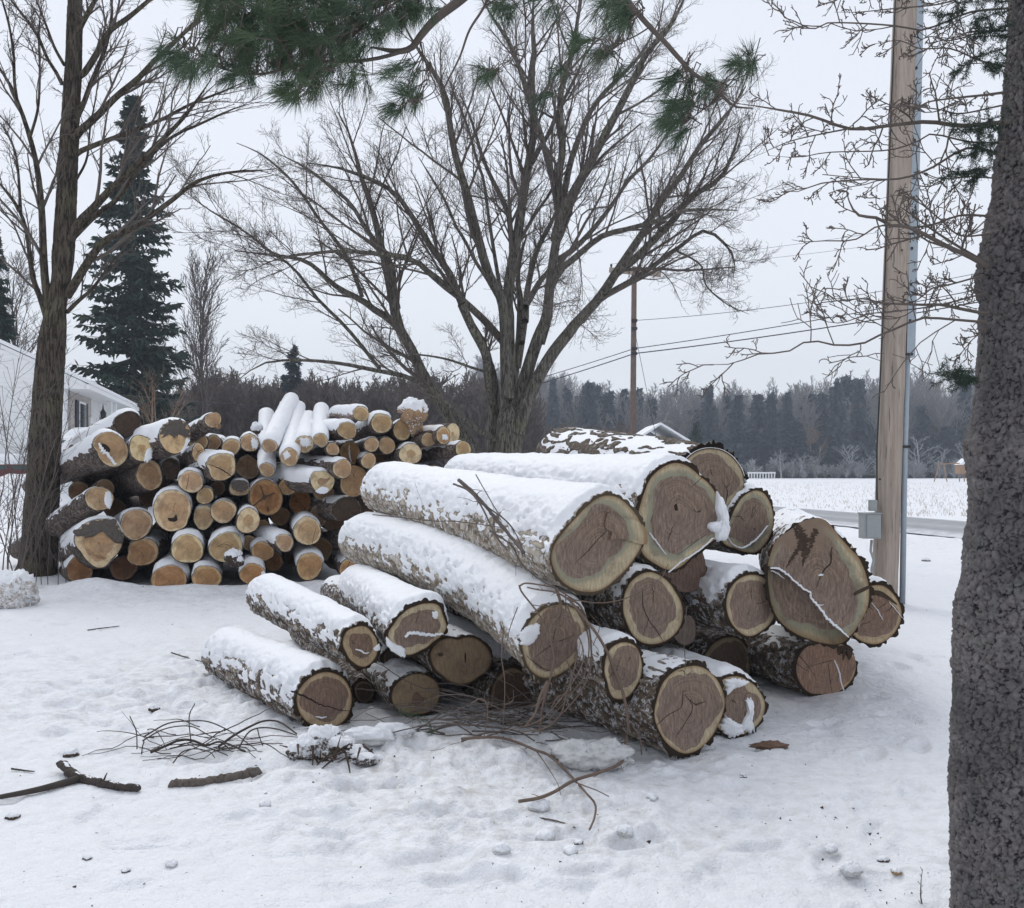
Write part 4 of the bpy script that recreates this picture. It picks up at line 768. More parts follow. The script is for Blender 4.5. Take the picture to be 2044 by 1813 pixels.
for k, (z, x, y, r_, lab) in enumerate([('A', 1140, 826, 75, 'upper left of the big slotted one'), ('B', 475, 1052, 60, 'above the round yellow one with snowy flank'), ('A', 945, 1238, 60, 'between the ragged one and the kidney shaped one'), ('A', 1724, 812, 60, 'left below the sooty flat one'), ('A', 610, 790, 85, 'far left behind the log end with snow on its right side'), ('A', 1235, 770, 80, 'between the plain brown log end and the crack marked round one'), ('A', 880, 915, 85, 'behind the log end with snow on its right side'), ('A', 1215, 1130, 80, 'between the kidney shaped log end and the big slotted one'), ('A', 1010, 1240, 70, 'left of the kidney shaped log end'), ('A', 560, 1130, 80, 'beside the left tree behind the ragged log end'), ('A', 1500, 1120, 70, 'above the two large golden log ends'), ('A', 1560, 640, 70, 'left of the heart shaped log end'), ('A', 1200, 1340, 75, 'right of the kidney shaped log end near the snow'), ('B', 560, 990, 85, 'left above the large clean log end'), ('B', 830, 1010, 85, 'below the black rotten log end'), ('B', 560, 640, 85, 'left above the three cornered log end'), ('B', 660, 560, 80, 'under the rightmost snow covered pole'), ('B', 1190, 500, 75, 'left of the clean cream coloured log end'), ('B', 1290, 590, 80, 'under the clean cream coloured log end'), ('B', 1060, 930, 80, 'beside the back end of the near pile'), ('B', 520, 1290, 75, 'below the round yellow log end with snowy flank'), ('B', 850, 1290, 90, 'right of the foot log end with spokes'), ('B', 1130, 360, 60, 'under the top log with streaky bark'), ('B', 1420, 400, 60, 'right of the tan log end with a thin snow cap'), ('A', 1120, 560, 70, 'under the chipped yellow log end')]):
    pl('f%d' % k, z, x, y, r_, r_, 'added dark filler log ' + lab, 13.5, tint=(0.34, 0.28, 0.26), snow=0.0, length=3.2)  # added filler logs, tinted dark so the bright gaps in the pile read as shade

def checks(lg, n, seed, far=0.8):
    g = np.random.default_rng(seed); a0 = g.random() * 6.28
    for k in range(n):
        a = a0 + k * 6.28 / n + 0.5 * g.normal(); r0, r1 = lg.rm * (0.05 + 0.25 * g.random()), lg.rm * (0.35 + (far - 0.35) * g.random()); m_ = 14; t = np.linspace(0, 1, m_); rr = r0 + (r1 - r0) * t; aa = a + 0.10 * np.cumsum(g.normal(size=m_)) * 0.5
        q = lg.P0 + lg.e1 * (np.cos(aa) * rr)[:, None] + lg.e2 * (np.sin(aa) * rr)[:, None] - lg.fn * 0.0022; tt_ = np.gradient(q, axis=0); tt_ /= np.linalg.norm(tt_, axis=1, keepdims=True); sd = np.cross(tt_, lg.fn); w_ = lg.rm * 0.010 * np.sin(np.pi * (0.08 + 0.9 * t)) * (0.7 + 0.6 * g.random(m_))
        mk('crack', np.stack([q - sd * w_[:, None], q + sd * w_[:, None]], 1), gridF(m_, 2), DC, lg.face)
for k, key in enumerate([2, 3, 4, 5, 6, 8, 10, 11, 13, 16, 17, 19]): checks(W[key], 2 + k % 3, 400 + k)
for k, key in enumerate(sorted([q for q in PL if isinstance(q, int)])):
    if k % 5 in (0, 2): checks(PL[key], 1 + k % 2, 500 + k, 0.95)
# ------------------------------------------------------------------ trees
def limb(z, pts, w0, w1, d0, d1, n=18):
    q = np.array([uv(z, x, y) for x, y in pts]); q = resamp(q, n); t = np.linspace(0, 1, n); d = d0 + (d1 - d0) * t
    p = np.stack([(q[:, 0] - U0) / F * d, d, CH - (q[:, 1] - VH) / F * d], 1)
    return p, (w0 + (w1 - w0) * t) / 2 / ZN[z][2] * K * d / F * (1 - 0.55 * ss(t, 0.8, 1.0) * (w0 > w1))
def grow(pts, r, n, lf, ang, rr, Kc, trop=0.0, seed=0, t0=0.15, t1=1.0, jit=0.12, curve=0.0, rmin=0.004, taper=0.35, lmin=0.0, lmax=99, flat=1.0, dens=None):
    g = np.random.default_rng(seed); Mp, Kp, _ = pts.shape
    idx = np.repeat(np.arange(Mp), n); t = t0 + (t1 - t0) * (np.tile(np.arange(n), Mp) + g.random(Mp * n)) / n; f = t * (Kp - 1); i = np.minimum(f.astype(int), Kp - 2); f = (f - i)[:, None]
    p = pts[idx, i] * (1 - f) + pts[idx, i + 1] * f; tg = pts[idx, i + 1] - pts[idx, i]; tg /= np.linalg.norm(tg, axis=1, keepdims=True) + 1e-9
    Lp = np.linalg.norm(np.diff(pts, axis=1), axis=2).sum(1)[idx]; rp = r[idx, i]
    rv = g.normal(size=p.shape) * np.array([1, flat, 1]); pr = np.cross(tg, rv); pr /= np.linalg.norm(pr, axis=1, keepdims=True) + 1e-9
    a = np.radians(ang[0] + (ang[1] - ang[0]) * g.random(len(p)))[:, None]; dr = np.cos(a) * tg + np.sin(a) * pr + trop * UP; dr /= np.linalg.norm(dr, axis=1, keepdims=True)
    Ln = np.clip(Lp * lf * (1.15 - 0.75 * t) * (0.6 + 0.7 * g.random(len(p))), lmin, lmax)
    if dens: kp = g.random(len(p)) < np.clip(Lp / dens, 0.12, 1); p, dr, Ln, rp = p[kp], dr[kp], Ln[kp], rp[kp]
    P_ = [p]; st = (Ln / (Kc - 1))[:, None]
    for k in range(Kc - 1):
        p = p + dr * st; P_.append(p); dr = dr + jit * g.normal(size=p.shape) + curve * UP; dr /= np.linalg.norm(dr, axis=1, keepdims=True)
    r0 = np.maximum(rp * rr, rmin); R_ = np.maximum(r0[:, None] * (1 - (1 - taper) * np.linspace(0, 1, Kc))[None], rmin * 0.8)
    return np.stack(P_, 1), R_
def trunk_mesh(p, r, S, amp, seed, fq=14, sq=0.25, flare=0.0):
    n = len(p); t = np.gradient(p, axis=0); t /= np.linalg.norm(t, axis=1, keepdims=True); a = np.cross(t, np.array([0, 1., 0])); a /= np.linalg.norm(a, axis=1, keepdims=True); b = np.cross(t, a)
    th = np.arange(S) / S * 2 * np.pi; q = np.stack([np.cos(th)[None] * r[:, None], np.sin(th)[None] * r[:, None], p[:, 2:3] + 0 * th[None]], -1)
    rg = 1 - np.abs(vn(q * np.array([fq, fq, fq * sq]) * 2, seed)); rg = 0.6 * rg + 0.4 * fbm(q * fq * 2.5, seed + 2, 3)
    rr = r[:, None] * (1 + 0.05 * fbm(q * 3, seed + 5, 3)) + amp * (rg - 0.5); rr = rr * (1 + flare * np.exp(-(p[:, 2] - p[0, 2]) / 0.25)[:, None] * (1 + 0.3 * np.sin(5 * th)[None]))
    return p[:, None] + a[:, None] * (np.cos(th)[None, :, None] * rr[..., None]) + b[:, None] * (np.sin(th)[None, :, None] * rr[..., None])
def tree_from(name, label, cat, group, base, trunk, limbs, levels, mat, twmat=None, S0=8):
    rt = root(name, base, label, cat, group)
    V = trunk; mk('trunk', V, gridF(V.shape[0], V.shape[1], True), mat, rt)
    lv = np.stack([l[0] for l in limbs]); lr = np.stack([l[1] for l in limbs]); a, b = tubes(lv, lr, S0); mk('limbs', a, b, mat, rt)
    mb = MB(); pts, r = lv, lr
    for k, kw in enumerate(levels):
        kw = dict(kw); S = kw.pop('S', 3); src = kw.pop('src', None)
        pts, r = grow(pts, r, **kw); mb.add(*tubes(pts, r, S))
    mb.build('twigs', twmat or mat, rt, smooth=True); return rt

# ash like tree on the left, in front of the far pile
pt, rt_ = limb('o', [(70, 1150), (78, 1118), (84, 1000), (92, 850), (102, 700), (112, 620), (122, 550)], 70, 46, 13.6, 13.6, 90)
pt2, rt2 = limb('o', [(112, 620), (122, 560), (130, 450), (135, 350), (140, 250), (147, 120), (150, 0), (155, -150)], 44, 24, 13.6, 13.9, 90)
pa = np.vstack([pt[:-4], pt2[8:]]); ra = np.concatenate([rt_[:-4], rt2[8:]]); pa = resamp(np.column_stack([pa, ra]), 220); ra = np.convolve(np.pad(pa[:, 3], 8, 'edge'), np.ones(17) / 17, 'valid'); pa = pa[:, :3]
LT = []
for z, pts, w0, w1, d1 in [
    ('T1', [(390, 1330), (430, 1240), (520, 1150), (600, 1060), (720, 950), (850, 820), (1000, 670), (1100, 540), (1180, 420)], 50, 10, 12.6),
    ('T1', [(370, 1640), (420, 1560), (500, 1430), (580, 1330), (680, 1290), (800, 1220), (950, 1110), (1100, 1000), (1300, 950), (1500, 940)], 50, 8, 12.4),
    ('T1', [(370, 1730), (440, 1660), (510, 1600), (600, 1480), (690, 1370), (760, 1260)], 24, 6, 14.5),
    ('T1', [(400, 870), (440, 840), (560, 790), (750, 720), (900, 660), (1050, 580), (1250, 500), (1400, 430)], 32, 8, 14.2),
    ('T1', [(410, 770), (450, 720), (540, 640), (650, 530), (770, 430), (860, 330), (960, 240), (1060, 140), (1160, 30)], 42, 16, 13.0),
    ('T1', [(430, 430), (470, 400), (540, 290), (600, 180), (720, 90), (850, -20), (960, -120)], 38, 18, 14.0),
    ('T1', [(410, 680), (460, 580), (500, 470), (560, 330), (600, 200), (620, 60), (600, -80)], 30, 14, 14.6),
    ('T1', [(430, 180), (460, 120), (500, 50), (560, -60)], 34, 20, 13.5),
    ('T1', [(400, 1320), (520, 1200), (650, 1100), (800, 900), (950, 760), (1100, 690), (1300, 600), (1450, 560)], 34, 7, 14.2),
    ('T1', [(270, 1700), (250, 1560), (240, 1400), (230, 1150), (200, 900), (140, 680), (70, 500), (0, 380), (-90, 250)], 48, 14, 13.0),
    ('T1', [(270, 1800), (220, 1640), (180, 1530), (150, 1300), (110, 1170), (50, 1080), (0, 1020), (-80, 960)], 36, 12, 14.2),
    ('T1', [(345, 470), (310, 400), (260, 320), (210, 200), (140, 100), (60, 0), (0, -90)], 22, 10, 13.0),
    ('T1', [(230, 1170), (280, 1050), (310, 960), (330, 800)], 16, 6, 14.6),
    ('T1', [(170, 750), (210, 600), (220, 400), (215, 200), (230, 0)], 16, 8, 13.2),
    ('T1', [(95, 560), (80, 450), (75, 300), (50, 140), (10, 0), (-20, -60)], 18, 10, 13.1),
    ('T1', [(355, 360), (300, 260), (255, 140), (200, 0), (150, -100)], 18, 8, 14.3),
    ('T1', [(115, 1170), (95, 900), (60, 780), (0, 680)], 18, 9, 14.0),
    ('T1', [(420, 1000), (480, 880), (500, 700), (530, 540), (550, 380)], 14, 6, 15.0)]:
    LT.append(limb(z, pts, w0, w1, 13.6, d1))
lvl = [dict(n=9, lf=0.42, ang=(18, 42), rr=0.5, Kc=7, trop=0.15, seed=1, S=4, rmin=0.006, jit=0.07, curve=0.03), dict(n=6, lf=0.45, ang=(20, 50), rr=0.55, Kc=6, trop=0.12, seed=2, S=3, rmin=0.0042, jit=0.1), dict(n=4, lf=0.5, ang=(25, 60), rr=0.6, Kc=4, trop=0.1, seed=3, S=3, rmin=0.003, jit=0.14, lmin=0.08)]
tree_from('bare_tree', 'dark bare tree standing before the left end of the far pile', 'tree', None, pa[0], trunk_mesh(pa, ra, 64, 0.018, 5, flare=0.12), LT, lvl, M['bark_left'], M['twig'])

# big spreading maple behind the piles
DM = 18.5
pm, rm2 = limb('o', [(1008, 1110), (1011, 960), (1017, 870), (1021, 815), (1023, 775)], 66, 50, DM, DM, 60)
MT = []
for z, pts, w0, w1, d1 in [
    ('T3', [(850, 1880), (900, 1813), (1050, 1650), (1150, 1500), (1230, 1450), (1330, 1350), (1450, 1230), (1560, 1090), (1650, 1040), (1740, 960), (1800, 820), (1830, 700)], 62, 18, DM - 3),
    ('T3', [(1100, 1580), (1150, 1500), (1230, 1380), (1310, 1260), (1390, 1120), (1490, 990), (1560, 880), (1620, 790), (1700, 700), (1780, 600), (1860, 480)], 50, 16, DM + 2),
    ('T3', [(950, 1780), (1050, 1660), (1250, 1540), (1420, 1420), (1530, 1340), (1610, 1280), (1690, 1300), (1760, 1370), (1800, 1440), (1790, 1540)], 40, 10, DM - 1),
    ('T3', [(780, 1600), (830, 1500), (900, 1440), (1060, 1310), (1200, 1270), (1380, 1220), (1500, 1170), (1640, 1160), (1810, 1165)], 42, 12, DM - 3.5),
    ('T3', [(790, 1450), (850, 1420), (930, 1360), (1040, 1240), (1130, 1120), (1210, 1000), (1310, 900), (1400, 780), (1480, 640)], 34, 10, DM + 3),
    ('T3', [(720, 1900), (750, 1813), (780, 1560), (800, 1400), (830, 1200), (820, 1000), (850, 800), (830, 600), (850, 450), (900, 300), (930, 100), (950, -60)], 62, 24, DM),
    ('T3', [(810, 1320), (840, 1200), (900, 1080), (1000, 900), (1090, 730), (1180, 560), (1260, 400), (1320, 280), (1400, 200), (1480, 80), (1540, -60)], 62, 22, DM - 2),
    ('T3', [(840, 1150), (860, 1050), (890, 900), (950, 730), (1000, 620), (1080, 510), (1180, 410), (1280, 300), (1380, 120)], 40, 14, DM + 2.5),
    ('T3', [(540, 1900), (540, 1700), (560, 1500), (590, 1350), (620, 1150), (650, 950), (690, 700), (660, 500), (690, 300), (680, 150), (690, -60)], 70, 24, DM + 0.5),
    ('T3', [(680, 900), (720, 820), (770, 740), (820, 620), (870, 520), (940, 380), (990, 240)], 28, 12, DM + 3),
    ('T3', [(800, 1000), (760, 880), (720, 720), (660, 560), (620, 420), (560, 250), (480, 130), (400, 0)], 34, 16, DM - 2),
    ('T3', [(540, 1700), (480, 1600), (430, 1500), (370, 1280), (320, 1080), (280, 950), (240, 800), (210, 600), (190, 500), (100, 350), (30, 250), (-40, 120)], 60, 20, DM - 1.5),
    ('T3', [(520, 1660), (495, 1560), (460, 1350), (430, 1150), (410, 1000), (370, 880), (320, 700), (260, 550), (200, 400)], 24, 10, DM + 2),
    ('T3', [(560, 1350), (550, 1200), (520, 1120), (450, 980), (400, 850), (380, 780), (440, 850), (430, 700), (330, 480)], 30, 10, DM + 1.5) if False else
    ('T3', [(578, 1420), (560, 1300), (550, 1200), (520, 1120), (450, 980), (400, 860), (340, 660), (280, 520)], 36, 10, DM + 1.5),
    ('T3', [(560, 1240), (620, 1120), (680, 1060), (760, 980)], 16, 6, DM - 2),
    ('T3', [(620, 1900), (610, 1650), (600, 1560), (610, 1430), (650, 1300)], 36, 20, DM + 2),
    ('T3', [(640, 1780), (650, 1620), (700, 1400), (780, 1240), (830, 1130)], 40, 22, DM + 2.5),
    ('T3', [(640, 1700), (720, 1560), (780, 1480), (820, 1300)], 36, 24, DM + 1.8),
    ('T3', [(460, 1600), (420, 1530), (360, 1440), (300, 1320), (265, 1270), (200, 1120), (130, 1000), (50, 870)], 22, 10, DM - 3),
    ('T2', [(1905, 1925), (1850, 1860), (1780, 1780), (1640, 1650), (1560, 1590), (1500, 1540), (1400, 1450), (1300, 1415), (1180, 1405), (1000, 1390), (850, 1400), (650, 1425), (480, 1500)], 46, 8, DM - 3),
    ('T5', [(1480, 760), (1450, 640), (1400, 560), (1340, 420), (1290, 300), (1210, 190), (1130, 60), (1060, -40), (990, -90), (900, -130), (780, -170), (640, -190)], 46, 10, DM - 2),
    ('T5', [(1490, 900), (1470, 780), (1460, 680), (1400, 560), (1350, 450)], 40, 40, DM - 1),
    ('T5', [(1450, 1180), (1330, 1010), (1250, 900), (1180, 780), (1120, 650), (1070, 560), (1040, 440), (1000, 250), (980, 160), (940, 0), (900, -110), (880, -180), (850, -300), (790, -420)], 64, 14, DM - 1),
    ('T5', [(1075, 570), (1010, 510), (960, 480), (900, 435), (780, 370), (650, 260), (500, 230), (320, 210)], 36, 8, DM - 3.2),
    ('T5', [(1060, 470), (1045, 400), (1040, 300), (1000, 210), (930, 130), (850, 0), (760, -80), (640, -170), (500, -240)], 30, 8, DM + 1.5),
    ('T5', [(1530, 1080), (1480, 1055), (1400, 1010), (1300, 920), (1200, 830), (1100, 780), (950, 750), (800, 720), (620, 705), (450, 720), (330, 800)], 30, 8, DM - 3),
    ('T5', [(980, 745), (830, 560), (700, 430), (590, 290), (480, 210), (350, 110), (200, 20), (100, -60)], 18, 7, DM - 2.5),
    ('T5', [(1500, 770), (1400, 740), (1280, 700), (1150, 680), (1040, 680)], 14, 6, DM - 2.5),
    ('T5', [(900, 420), (850, 280), (800, 190), (700, 60), (640, -30), (560, -130), (440, -230), (330, -280)], 20, 7, DM - 1),
    ('T3', [(330, 1080), (420, 1100), (520, 1105), (590, 1150)], 10, 6, DM - 2), ('T3', [(1120, 1140), (960, 1180), (930, 1350), (950, 1500), (940, 1650), (900, 1760)], 10, 4, DM - 4),
    ('T3', [(1480, 1390), (1560, 1430), (1620, 1480), (1640, 1580), (1750, 1680), (1880, 1740)], 12, 5, DM - 3), ('T3', [(1180, 420), (1320, 440), (1450, 420), (1560, 380)], 8, 4, DM)]:
    MT.append(limb(z, pts, w0, w1, DM, d1))
lvl = [dict(n=18, lf=0.36, ang=(18, 50), rr=0.40, Kc=9, trop=0.10, seed=11, S=4, rmin=0.0065, jit=0.07, t0=0.18, curve=0.015, dens=9.0, lmax=2.6, lmin=0.5), dict(n=8, lf=0.5, ang=(22, 52), rr=0.5, Kc=7, trop=0.06, seed=12, S=3, rmin=0.0042, jit=0.09, curve=0.03, lmin=0.3, t0=0.1),
       dict(n=6, lf=0.5, ang=(25, 60), rr=0.5, Kc=6, trop=0.1, seed=13, S=3, rmin=0.0027, jit=0.12, curve=0.07, lmin=0.18, taper=0.8), dict(n=2, lf=0.4, ang=(30, 65), rr=0.6, Kc=3, trop=0.1, seed=14, S=3, rmin=0.0022, jit=0.2, curve=0.06, lmin=0.07, taper=0.9)]
JT = []
for z, pts, w0, w1, d1 in [('T5', [(1746, 430), (1735, 520), (1700, 600), (1650, 750), (1610, 900), (1585, 1020)], 52, 64, DM), ('T5', [(1880, 535), (1830, 590), (1760, 680), (1690, 800), (1635, 930), (1605, 1040)], 52, 64, DM - 0.2),
    ('T5', [(1562, 440), (1562, 600), (1568, 750), (1575, 900), (1580, 1020)], 57, 68, DM + 0.3), ('T5', [(1500, 370), (1535, 440), (1548, 560), (1552, 720), (1562, 880)], 46, 60, DM - 0.3), ('T5', [(1606, 355), (1616, 430), (1612, 580), (1600, 700), (1590, 820)], 28, 32, DM + 0.6),
    ('T5', [(1646, 400), (1640, 480), (1625, 600), (1603, 740)], 32, 36, DM + 0.8), ('T5', [(1472, 700), (1495, 850), (1500, 1000), (1492, 1240)], 50, 72, DM + 0.6)]:
    p_, r_ = limb(z, pts, w0, w1, DM if False else d1, d1); JT.append((p_, r_ * (0.6 + 0.4 * ss(np.linspace(0, 1, len(r_)), 0.0, 0.10))))
rtm = tree_from('maple_tree', 'big bare maple fanning out behind the piles', 'tree', None, pm[0], trunk_mesh(pm, rm2, 48, 0.02, 8, flare=0.1), MT, lvl, M['bark_maple'], M['twig'], S0=10)
mk('lower_limbs', *tubes(np.stack([l[0] for l in JT]), np.stack([l[1] for l in JT]), 14), M['bark_maple'], rtm)

# conifers and other trees behind
def conifer_mesh(H, Rb, nb, seed, t0=0.06, droop=0.5, blade=0.30, bw=0.085, per=30, pw=0.85, gap=0.15, full=1.0):
    g = np.random.default_rng(seed); t = t0 + (1 - t0) * (np.arange(nb) + g.random(nb)) / nb; az = g.random(nb) * 2 * np.pi
    Lb = Rb * (1 - t) ** pw * (0.42 + 0.62 * g.random(nb)) * (1 + 0.25 * vn(np.stack([np.cos(az) * 1.5, np.sin(az) * 1.5, t * 7], -1), seed)) + 0.12
    s = g.random((nb, per)) ** 0.75; hz = np.stack([np.cos(az), np.sin(az)], -1)
    px = hz[:, None] * (Lb[:, None] * s)[..., None]; side = np.stack([-hz[:, 1], hz[:, 0]], -1); wd = (g.random((nb, per)) - 0.5) * 0.55 * Lb[:, None] * (1 - s * 0.6) * full
    px = px + side[:, None] * wd[..., None]
    dz = -droop * Lb[:, None] * (s * 1.0 - 0.75 * s ** 2) - np.abs(wd) * 0.35
    p = np.concatenate([px, (t * H)[:, None, None] + dz[..., None]], -1).reshape(-1, 3)
    n = len(p); out = np.repeat(hz, per, 0); dr = np.column_stack([out * (0.5 + 0.5 * g.random((n, 1))), -0.25 - 0.6 * g.random(n) * droop]) + 0.45 * g.normal(size=(n, 3)); dr /= np.linalg.norm(dr, axis=1, keepdims=True)
    sd = np.cross(dr, g.normal(size=(n, 3))); sd /= np.linalg.norm(sd, axis=1, keepdims=True); sz = (0.6 + 0.8 * g.random(n))[:, None] * (0.55 + 0.45 * (1 - np.repeat(t, per)))[:, None]
    a = p - sd * bw * sz * 0.5; b = p + sd * bw * sz * 0.5; c = p + dr * blade * sz + sd * 0.3 * bw; e = p + dr * blade * sz * 0.55 - sd * bw * sz * 0.7
    V = np.stack([a, b, c, e], 1).reshape(-1, 3); br = np.stack([np.zeros((nb, 3)) + np.array([0, 0, 1]) * (t * H)[:, None], np.column_stack([hz * (Lb * 0.5)[:, None], t * H - droop * Lb * 0.31]), np.column_stack([hz * (Lb * 0.95)[:, None], t * H - droop * Lb * 0.27])], 1)
    bv, bf = tubes(br, np.stack([0.012 + 0.012 * Lb, 0.01 + 0.006 * Lb, 0.006 + 0 * Lb], 1), 3)
    return V, np.arange(n * 4).reshape(-1, 4), bv, bf
def conifer(name, label, group, base, H, Rb, mat, **k):
    rt = root(name, base, label, 'tree', group); base = np.array(base)
    V, Fq, bv, bf = conifer_mesh(H, Rb, **k); mk('crown', V + base, Fq, mat, rt, smooth=False)
    mb = MB(); mb.tube([base + [0, 0, -0.3], base + [0, 0, H * 0.5], base + [0, 0, H * 0.99]], [0.019 * H / 2, 0.012 * H / 2, 0.01], 8); mb.add(bv + base, bf); mb.build('trunk', M['bark_con'], rt, smooth=True); return rt
def at(u, d): x = (u - U0) / F * d; return np.array([x, d, float(gh(x, d))])
def topz(v, d): return CH - (v - VH) / F * d
def con_at(name, label, group, u, vtop, d, Rpx, mat, **k):
    b = at(u, d); return conifer(name, label, group, b, topz(vtop, d) - b[2], Rpx / F * d, mat, **k)
con_at('spruce_tree', 'tall dark spruce with drooping branches behind the white house', None, 266, 190, 45, 150, M['needle_spruce'], nb=350, seed=41, per=56, droop=0.55, blade=0.42, bw=0.13, pw=0.72)
con_at('spruce_tree', 'dark conifer cut off by the left edge of the picture', None, -22, 420, 40, 75, M['needle_spruce'], nb=300, seed=42, per=40, droop=0.5, blade=0.40, bw=0.12, t0=0.35)
con_at('spruce_tree', 'small dark conifer rising from the brown thicket above the snowy poles', None, 585, 692, 62, 62, M['needle_far'], nb=200, seed=43, per=30, blade=0.45, bw=0.13)
con_at('pine_tree', 'little pine top showing between the maple limbs above the thicket', None, 868, 752, 70, 42, M['needle_far'], nb=120, seed=44, per=26, blade=0.5, bw=0.15)
con_at('blue_spruce', 'single blue green spruce standing alone before the far wood', None, 1700 * K, 844, 95, 30, M['needle_blue'], nb=170, seed=45, per=40, droop=0.1, blade=0.4, bw=0.16, pw=0.9)
GC = 'dark conifers of the far wood'
LC = 'conifer topping the wood, '; LC2 = 'conifer low in the wood, '
zt = lambda x, y: uv('T7', x, y)
ZN['R'] = (1900, 850, 2.79)
proto = []
cl = [(zt(240, 812), 190, 19), (zt(325, 848), 195, 18), (zt(400, 870), 200, 24), (zt(450, 832), 205, 24), (zt(490, 828), 195, 24), (zt(568, 850), 190, 22), (zt(660, 868), 200, 20), (zt(745, 842), 195, 20), (zt(820, 880), 205, 18), (zt(1155, 845), 200, 24), (zt(1322, 878), 185, 24), (zt(1262, 915), 175, 18), (zt(1445, 880), 205, 20),
      (zt(1520, 860), 205, 22), (zt(1612, 888), 200, 20), (zt(1745, 880), 185, 30), (zt(1830, 860), 210, 20), (zt(1905, 812), 215, 22), (zt(1955, 785), 215, 22), (zt(2030, 765), 205, 26), (uv('R', 60, 340), 190, 20), (uv('R', 405, 245), 210, 20), (uv('R', 460, 225), 215, 20), (uv('R', 552, 232), 210, 24), (uv('R', 300, 300), 205, 18), (uv('R', 1270, 270), 190, 24), (uv('R', 980, 400), 200, 20)]
cl2 = [(zt(1655, 1050), 168, 20), (zt(1850, 1085), 166, 20), (zt(1400, 1080), 168, 16), (zt(1590, 1060), 170, 16), (uv('R', 120, 515), 164, 26), (uv('R', 335, 560), 163, 22), (uv('R', 250, 420), 172, 24), (uv('R', 30, 560), 163, 22), (uv('R', 620, 470), 168, 22), (uv('R', 1150, 560), 166, 24), (uv('R', 1000, 620), 165, 20), (uv('R', 1230, 470), 172, 22), (zt(1180, 960), 172, 22), (zt(1060, 960), 175, 18), (zt(1500, 960), 178, 22), (zt(1960, 960), 176, 26), (zt(1380, 1160), 162, 18), (zt(1780, 1180), 162, 18), (zt(1900, 1200), 161, 18)]
ORD = 'first second third fourth fifth sixth seventh eighth ninth tenth eleventh twelfth thirteenth fourteenth fifteenth sixteenth seventeenth eighteenth nineteenth twentieth'.split()
zone_ = lambda u: 'left of the far utility pole' if u < 1262 else ('between the two utility poles' if u < 1760 else 'right of the near utility pole')
def nth(u, us): s_ = sorted(q for q in us if zone_(q) == zone_(u)); return 'the %s from the left ' % ORD[s_.index(u)] + zone_(u)
for k, ((u, v), d, rp) in enumerate(cl + cl2):
    v += ((k * 37) % 11 - 5) * 1.6; rp *= 1.25 + 0.09 * ((k * 53) % 7); d = 160 + ((k * 29) % 17) if k < len(cl) else d - 4; b = at(u, d); Ht = topz(v, d) - b[2]; wh = nth(u, [c[0][0] for c in (cl if k < len(cl) else cl2)]); lab = (LC if k < len(cl) else LC2) + wh
    if k < 4:
        r_ = conifer('conifer', lab, GC, b, 10.0, 2.4, M['needle_far'], nb=90 + 15 * k, seed=60 + k, per=24, droop=0.25, blade=1.1, bw=0.45, pw=0.85 + 0.12 * k); proto.append(r_); r_.scale = (rp / F * d / 2.4, rp / F * d / 2.4, Ht / 10.0); continue
    s = proto[k % 4]; r_ = s.copy(); C.objects.link(r_); r_.location = tuple(b); r_['label'] = lab; r_.scale = (rp / F * d / 2.4, rp / F * d / 2.4, Ht / 10.0); r_.rotation_euler = (0, 0, k * 1.7)
    for ch in list(s.children): c_ = ch.copy(); C.objects.link(c_); c_.parent = r_
# bare tree templates
def bare_template(H, seed, spread=(12, 35), n1=16, n2=6, n3=4, r0=0.012, thick=1.0, rmin=0.02, crown=0.25, multi=1):
    g = np.random.default_rng(seed); st = []; rr = []
    for m_ in range(multi):
        b = np.array([0.0, 0, 0]); pts = [b]; dr = np.array([g.normal() * 0.05 + (m_ - (multi - 1) / 2) * 0.16, g.normal() * 0.1, 1.0])
        for k in range(7): dr = dr + g.normal(size=3) * 0.05; dr /= np.linalg.norm(dr); pts.append(pts[-1] + dr * H / 7)
        st.append(pts); rr.append(np.linspace(H * r0, H * r0 * 0.15, 8))
    st = np.array(st); rr = np.array(rr) * thick; a, ra_ = grow(st, rr, n1, 0.5, spread, 0.5, 6, trop=0.35, seed=seed + 1, t0=crown, jit=0.08, curve=0.04, rmin=rmin)
    b_, rb = grow(a, ra_, n2, 0.5, (20, 45), 0.55, 5, trop=0.2, seed=seed + 2, jit=0.1, curve=0.03, rmin=rmin * 0.75); mb = MB(); mb.add(*tubes(st, rr, 5)); mb.add(*tubes(a, ra_, 3)); mb.add(*tubes(b_, rb, 3))
    if n3: c_, rc_ = grow(b_, rb, n3, 0.5, (20, 50), 0.6, 3, trop=0.15, seed=seed + 3, jit=0.1, rmin=rmin * 0.6); mb.add(*tubes(c_, rc_, 3))
    return np.concatenate(mb.V), np.concatenate([f for f in mb.F])
def scatter(name, temps, spots, mat, scl, seed, **kw):
    g = np.random.default_rng(seed); mb = MB()
    for (x, y, z, H) in spots:
        V, Fq = temps[g.integers(len(temps))]; a = g.random() * 6.28; s = H / 10.0; c, s_ = math.cos(a), math.sin(a); w_ = s * scl * (0.8 + 0.4 * g.random())
        Q = V * np.array([w_, w_, s]); Q = np.column_stack([Q[:, 0] * c - Q[:, 1] * s_, Q[:, 0] * s_ + Q[:, 1] * c, Q[:, 2]]) + np.array([x, y, z]); mb.add(Q, Fq)
    o = mb.build(name, mat, smooth=True); tag(o, kw['label'], kw['cat'], None, 'stuff'); return o
T10 = [bare_template(10, 70 + k, n1=18, n2=6, n3=4, rmin=0.045, r0=0.016) for k in range(4)]
g = np.random.default_rng(5); sp = []
